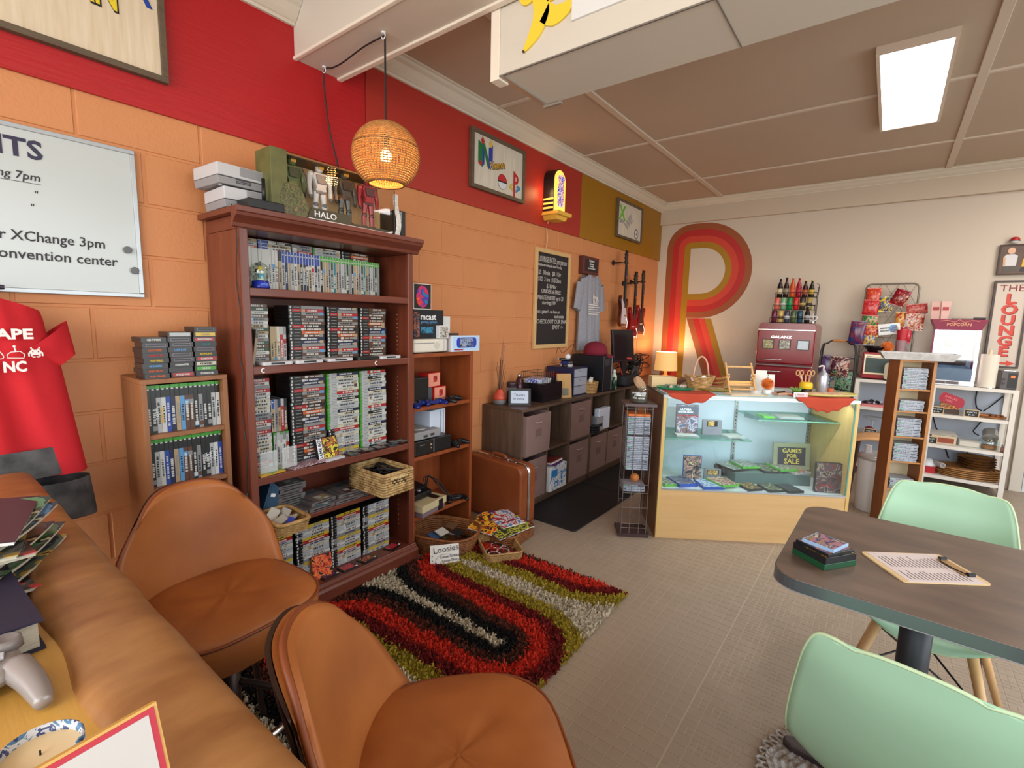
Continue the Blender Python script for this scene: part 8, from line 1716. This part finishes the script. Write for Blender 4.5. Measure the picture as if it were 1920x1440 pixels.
# card sign leaning at the front
t = thing('sign_card', 'white card sign with a red border and round red badge on the bar', 'sign', (1.872, .150, .8785), 0, None); t.rotation_euler = (RD(90) - .32, 0, RD(90) + .10)
Wc, Hc = .19, .13
MB().box(-Wc, 0, 0, Hc, -.008, -.001).obj('wooden_backing', BAMB, t); MB().box(-Wc + .003, -.003, .002, Hc - .003, -.001, 0).obj('red_border', mat('badge_red', (176, 30, 50), .5), t); MB().box(-Wc + .008, -.009, .006, Hc - .008, 0, .0006).obj('white_card', mat('card_white', (188, 184, 180), .5), t)
bd = mat('badge_red', (176, 30, 50)); m = MB(); m.prism([((-.078) + .034 * (1 + .07 * cos(8 * a)) * cos(a), .048 + .034 * (1 + .07 * cos(8 * a)) * sin(a)) for a in [2 * pi * i / 48 for i in range(48)]], .0006, .0014); m.obj('badge', bd, t)
m = MB(); m.tube([(-.078 + .029 * cos(2 * pi * i / 32), .048 + .029 * sin(2 * pi * i / 32), .0016) for i in range(32)], .0005, 4, closed=True); m.obj('badge_ring', WHITEPL, t)
text('The', .014, WHITEPL, t, (-.088, .052, .0016), (0, 0, .15), bold=.0003, shear=.3); text('Original', .015, WHITEPL, t, (-.078, .038, .0016), (0, 0, .15), bold=.0004, align='CENTER', shear=.3)
m = MB()
for i in range(26): a = RD(-10 + 200 * i / 25); r0, r1 = .040, (.048 if i % 2 else .056); m.cyl((-.078 + r0 * cos(a), .048 + r0 * sin(a), .0009), (-.078 + r1 * cos(a), .048 + r1 * sin(a), .0009), .0004, n=4)
o = m.obj('ray_lines', INKB, t); o['kind'] = 'stuff'

# ---------------------------------------------------------------- swivel stools
SUE = mat('caramel_suede_vinyl', (168, 98, 44), .5, var=(5, 1.1), col2=(134, 72, 28), bump=(16, .35)); SUED = mat('stool_piping', (118, 58, 24), .45); BRM = mat('bronze_metal', (58, 46, 42), .35, .6)
def stool(label, x, y, rz, zs=.625, lean=.035):
    t = thing('bar_stool', label, 'stool', (x, y, 0), rz); w, d = .215, .205
    def outl(k, n=40):
        out = []
        for i in range(n):
            a = 2 * pi * i / n; c, s = cos(a), sin(a); e = .62; out.append((d * k * math.copysign(abs(c) ** e, c), w * k * math.copysign(abs(s) ** e, s) * (1 - .10 * (c < 0) * abs(c))))
        return out
    m = MB(); rows = [(.90, zs - .105), (.98, zs - .098), (1.0, zs - .03), (.995, zs - .012), (.93, zs + .002), (.6, zs + .010), (.25, zs + .006), (.02, zs + .004)]; vs = []; n = 40
    for k, z in rows: vs += [(p[0], p[1], z + .0015 * sin(i * .9)) for i, p in enumerate(outl(k))]
    fs = [(j * n + i, j * n + (i + 1) % n, (j + 1) * n + (i + 1) % n, (j + 1) * n + i) for j in range(len(rows) - 1) for i in range(n)] + [tuple(range(n - 1, -1, -1)), tuple(range((len(rows) - 1) * n, len(rows) * n))]
    m.add(vs, fs); m.obj('seat', SUE, t, smooth=True)
    m = MB(); m.tube([(p[0], p[1], zs - .012) for p in outl(1.002)], .0042, 6, closed=True); m.obj('seat_piping', SUED, t, smooth=True)
    # curved shell back
    def g(off):
        def f(u, v):
            a = (u - .5) * 2; zz = v; half = .226 * (1 - .14 * v - .34 * max(0, v - .5) ** 1.6 * 2.2); yb = a * half; h = zs - .03 + .31 * zz * (1 - .12 * abs(a) ** 3) - .03 * abs(a) ** 4 * zz
            xb = -.198 - lean * zz + .095 * abs(a) ** 2.2 * (1 - .35 * zz) + off * (1 - .5 * abs(a) ** 6); return (xb, yb, h)
        return f
    def shell(o0, o1, nm, mm, r=None):
        m = MB(); m.grid(g(o0), 22, 16); m.grid(g(o1), 22, 16); A = []
        nu, nv = 22, 16; B = nu * nv
        loop = [i for i in range(nu)] + [j * nu + nu - 1 for j in range(1, nv)] + [(nv - 1) * nu + i for i in range(nu - 2, -1, -1)] + [j * nu for j in range(nv - 2, 0, -1)]
        m.f += [(loop[i], loop[(i + 1) % len(loop)], loop[(i + 1) % len(loop)] + B, loop[i] + B) for i in range(len(loop))]; m.m += [0] * len(loop); m.c += [None] * len(loop)
        m.obj(nm, mm, t, smooth=True); return loop
    lp = shell(.0, .034, 'backrest_cushion', SUE); shell(-.010, -.002, 'backrest_shell', mat('dark_stool_shell', (54, 34, 24), .4)) 
    m = MB(); f = g(.016); pts = [f((i % 22) / 21, (i // 22) / 15) for i in lp]; m.tube(pts, .0062, 6, closed=True); m.obj('back_piping', SUED, t, smooth=True)
    m = MB(); m.cyl((0, 0, .06), (0, 0, zs - .10), .024, n=20); m.cyl((0, 0, zs - .13), (0, 0, zs - .10), .07, .09, 20); m.obj('pole', BRM, t, smooth=True)
    m = MB(); m.tube([(.205 * cos(2 * pi * i / 40), .205 * sin(2 * pi * i / 40), .30) for i in range(40)], .0095, 8, closed=True); m.obj('footrest_ring', CHROME, t, smooth=True)
    for i in range(4):
        a = pi / 4 + i * pi / 2; c, s = cos(a), sin(a)
        m = MB(); m.tube(smoothpath([(.015 * c, .015 * s, .36), (.10 * c, .10 * s, .33), (.20 * c, .20 * s, .27), (.25 * c, .25 * s, .06), (.265 * c, .265 * s, .010)], 4), .0095, 8); m.obj('leg', BRM, t, smooth=True)
stool('caramel vinyl swivel stool facing the room, further back by the wall', 1.005, .535, RD(4)); stool('caramel vinyl swivel stool nearest the camera, turned away from the bar', 1.865, .575, RD(48), lean=.10)

# ---------------------------------------------------------------- cafe table with chairs
def table():
    t = thing('cafe_table', 'square grey-brown mottled table with rounded corners and a metal edge band', 'table', (2.55, 1.75, 0), RD(-1.2)); TT = mat('mottled_taupe_laminate', (112, 92, 76), .35, var=(5, 1.3), col2=(84, 68, 58), scale=(1, 3, 1)); EB = mat('blue_grey_edge_band', (128, 136, 140), .25, .7)
    MB().prism(rrect(.66, .67, .075, 8), .722, .7505).obj('tabletop', TT, t, bevel=.002); m = MB(); P = rrect(.664, .674, .077, 8); m.prism(P, .7165, .7485); m.obj('edge_band', EB, t)
    m = MB(); m.tube([(p[0], p[1], .7165) for p in P], .0014, 6, closed=True); m.obj('edge_bead', MGREY, t)
    MB().cyl((0, 0, .03), (0, 0, .716), .038, n=28).obj('column', mat('matte_charcoal', (40, 42, 48), .45), t, smooth=True)
    for i in range(4):
        a = RD(180) + i * pi / 2; m = MB(); m.prism([(.02, -.04), (.27, -.026), (.295, -.012), (.295, .012), (.27, .026), (.02, .04)], .006, .034, T=Matrix.Rotation(a, 4, 'Z')); m.obj('base_foot', mat('worn_iron', (74, 66, 68), .4, .3), t, bevel=.008, seg=3)
table()
MINT = mat('mint_plastic', (166, 206, 172), .38, var=(2, .5), col2=(160, 200, 166)); BEECH = wood('beech_leg', (214, 174, 122), (196, 152, 100), 4, 'z', .45, 10)
def chair(label, x, y, rz):
    """moulded shell side chair: local +x is where it faces"""
    t = thing('shell_chair', label, 'chair', (x, y, 0), rz, 'mint shell chairs round the cafe table')
    prof = smoothpath([(.225, 0, .405), (.205, 0, .428), (.13, 0, .430), (0, 0, .418), (-.10, 0, .418), (-.165, 0, .450), (-.205, 0, .53), (-.235, 0, .63), (-.262, 0, .73), (-.272, 0, .792), (-.278, 0, .815)], 4); n = len(prof)
    def f(u, v):
        p = prof[min(n - 1, int(round(v * (n - 1))))]; a = (u - .5) * 2; back = max(0, (v - .5) / .5)
        w = (.215 - .085 * max(0, (v - .55) / .45) ** 1.5) * (1 - .30 * max(0, (v - .86) / .14) ** 2.0) * (1 - .22 * max(0, (.12 - v) / .12) ** 2)
        e = abs(a) ** 2.6; up = .042 * e * (1 - back); fw = .042 * e * min(1, back * 2.2) * (1 - .85 * back); dip = -.022 * (1 - a * a) * (1 - back)
        return (p.x + fw - .018 * max(0, (.1 - v) / .1) * e * 2, w * a, p.z + up + dip - .012 * max(0, (v - .9) / .1) * abs(a) ** 3)
    m = MB(); m.grid(f, 27, n); m.obj('seat_shell', MINT, t, solid=.0055, smooth=True)
    m = MB(); lp = [f(0, j / (n - 1)) for j in range(n)] + [f(i / 26, 1) for i in range(1, 27)] + [f(1, j / (n - 1)) for j in range(n - 2, -1, -1)] + [f(i / 26, 0) for i in range(25, 0, -1)]
    m.tube(lp, .0038, 6, closed=True); m.obj('rolled_edge', mat('pale_mint_edge', (190, 214, 170), .4), t, smooth=True)
    T_ = {}
    for sx in (-1, 1):
        for sy in (-1, 1):
            a, b_ = V((sx * .115 - .01, sy * .115, .395)), V((sx * .215 - .01, sy * .225, .004)); T_[(sx, sy)] = (a, b_); m = MB(); m.cyl(b_, a, .011, .016, 14); m.obj('leg', BEECH, t, smooth=True)
    for (p, q) in (((-1, -1), (1, 1)), ((-1, 1), (1, -1)), ((-1, -1), (-1, 1)), ((1, -1), (1, 1)), ((-1, -1), (1, -1)), ((-1, 1), (1, 1))):
        A2 = T_[p][0].lerp(T_[p][1], .10); B3 = T_[q][0].lerp(T_[q][1], .50); m = MB(); m.cyl(A2, B3, .0035, n=8); m.obj('brace_rod', BLACKP, t)
    MB().box(-.12, .10, -.115, .115, .384, .392).obj('seat_mount', BLACKP, t)
chair('mint green moulded shell chair on the far side of the table', 2.615, 2.205, RD(-98)); chair('mint green moulded shell chair with its back to the camera, right foreground', 2.545, 1.335, RD(81))
t = thing('round_mat', 'round frayed grey and white woven mat under the cafe table', 'mat', (2.50, 1.66, .0005)); FM = mat('worn_jute', (140, 120, 98), .9, var=(26, 1.6), col2=(176, 172, 166), bump=(60, 1.0))
m = MB(); m.grid(lambda u, v: ((.02 + .255 * v) * cos(2 * pi * u) * (1 + .03 * sin(u * 80)), (.02 + .255 * v) * sin(2 * pi * u) * (1 + .03 * sin(u * 80)), .010 + .002 * sin(v * 70)), 80, 24, closeu=True); m.obj('woven_rings', mat('grey_white_weave', (176, 174, 172), .9, var=(40, 1.8), col2=(120, 104, 86), bump=(90, 1.0)), t)
m = MB()
for k, r0 in enumerate((.268, .282)):
    for i in range(46):
        a = 2 * pi * (i + .5 * k) / 46; c = V((r0 * cos(a), r0 * sin(a), .007)); pts = [c + V((cos(a) * q[0] - sin(a) * q[1], sin(a) * q[0] + cos(a) * q[1], 0)) for q in ((0, -.012), (.016, -.010), (.024, 0), (.016, .010), (0, .012))]; m.tube(pts, .005, 5)
o = m.obj('scalloped_fringe', FM, t); o['kind'] = 'stuff'
# on the table
t = thing('clipboard', 'wooden clipboard with a printed menu sheet and black clip on the table', 'clipboard', (2.542, 1.722, .7508), RD(36)); 
MB().prism(rrect(.23, .168, .012, 4), 0, .004).obj('board', PW, t, rot=(0, 0, 0)); MB().box(-.100, .098, -.084, .080, .004, .0046).obj('menu_sheet', mat('menu_paper', (214, 200, 196), .6), t)
m = MB()
for i in range(16):
    r_ = random.Random(i); x = -.085 + .0105 * i
    for (a, b_) in ((-.072, -.072 + .03 + .02 * r_.random()), (-.005, .03 + .03 * r_.random())): m.box(x, x + .0022, a, b_, .0046, .0049)
o = m.obj('printed_lines', INKB, t); o['kind'] = 'stuff'
m = MB(); m.box(.074, .100, -.045, .045, .0048, .008); m.obj('clip_plate', mat('clip_gold', (196, 160, 110), .3, .7), t)
for s in (-1, 1): MB().cyl((.082, s * .045, .009), (.100, s * .045, .009), .006, n=10).obj('clip_end', BLACKP, t)
m = MB(); m.tube(smoothpath([(.080, -.045, .010), (.066, -.02, .013), (.066, .02, .013), (.080, .045, .010)], 4), .0018, 6); m.obj('clip_wire', BLACKP, t)
for i, (lb, sz, h, z, rz, sh, ar) in enumerate((('green and black cartridge box at the bottom of the small pile on the table', (.105, .115), .017, 0, -.62, mat('dark_green_plastic', (26, 72, 44), .3), AR[6]), ('black cartridge box, second in the pile on the table', (.105, .113), .019, .0175, -.60, K4, AR[4]), ('cartridge with orange artwork, third in the pile on the table', (.10, .105), .009, .037, -.55, K4, cover_art('orange_beast', [(190, 100, 60), (70, 40, 40), (120, 90, 120), (210, 150, 90)], 26)), ('pale blue-edged game with a green comic cover on top of the pile', (.085, .085), .009, .0465, -.35, mat('pale_blue_plastic', (150, 180, 210), .3), cover_art('comic_cover', [(120, 130, 60), (170, 110, 130), (60, 60, 90), (200, 190, 150)], 30)))):
    t = thing('game_case', lb, 'game case', (2.318, 1.600, .7508 + z), rz, 'small pile of games on the cafe table'); MB().box(-sz[0] / 2, sz[0] / 2, -sz[1] / 2, sz[1] / 2, 0, h).obj('shell', sh, t, bevel=.001); MB().box(-sz[0] / 2 + .004, sz[0] / 2 - .004, -sz[1] / 2 + .004, sz[1] / 2 - .004, h, h + .0006).obj('cover_art', ar, t)
# labels over sixteen words lose their least telling words
for o in COL.objects:
    L = o.get('label')
    if L and len(L.split()) > 16:
        for a, b_ in ((' of the white unit', ''), ('game cartridge lying flat', 'cartridge lying'), (' in a pale frame', ''), (' resting', ''), (' from the bottom of', ' in'), (' leaning', ''), ('the narrow', 'narrow'), (' from the bottom', ' up'), (' standing', ''), ('game ', ''), (' the ', ' ')):
            if len(L.split()) > 16: L = L.replace(a, b_)
        o['label'] = L
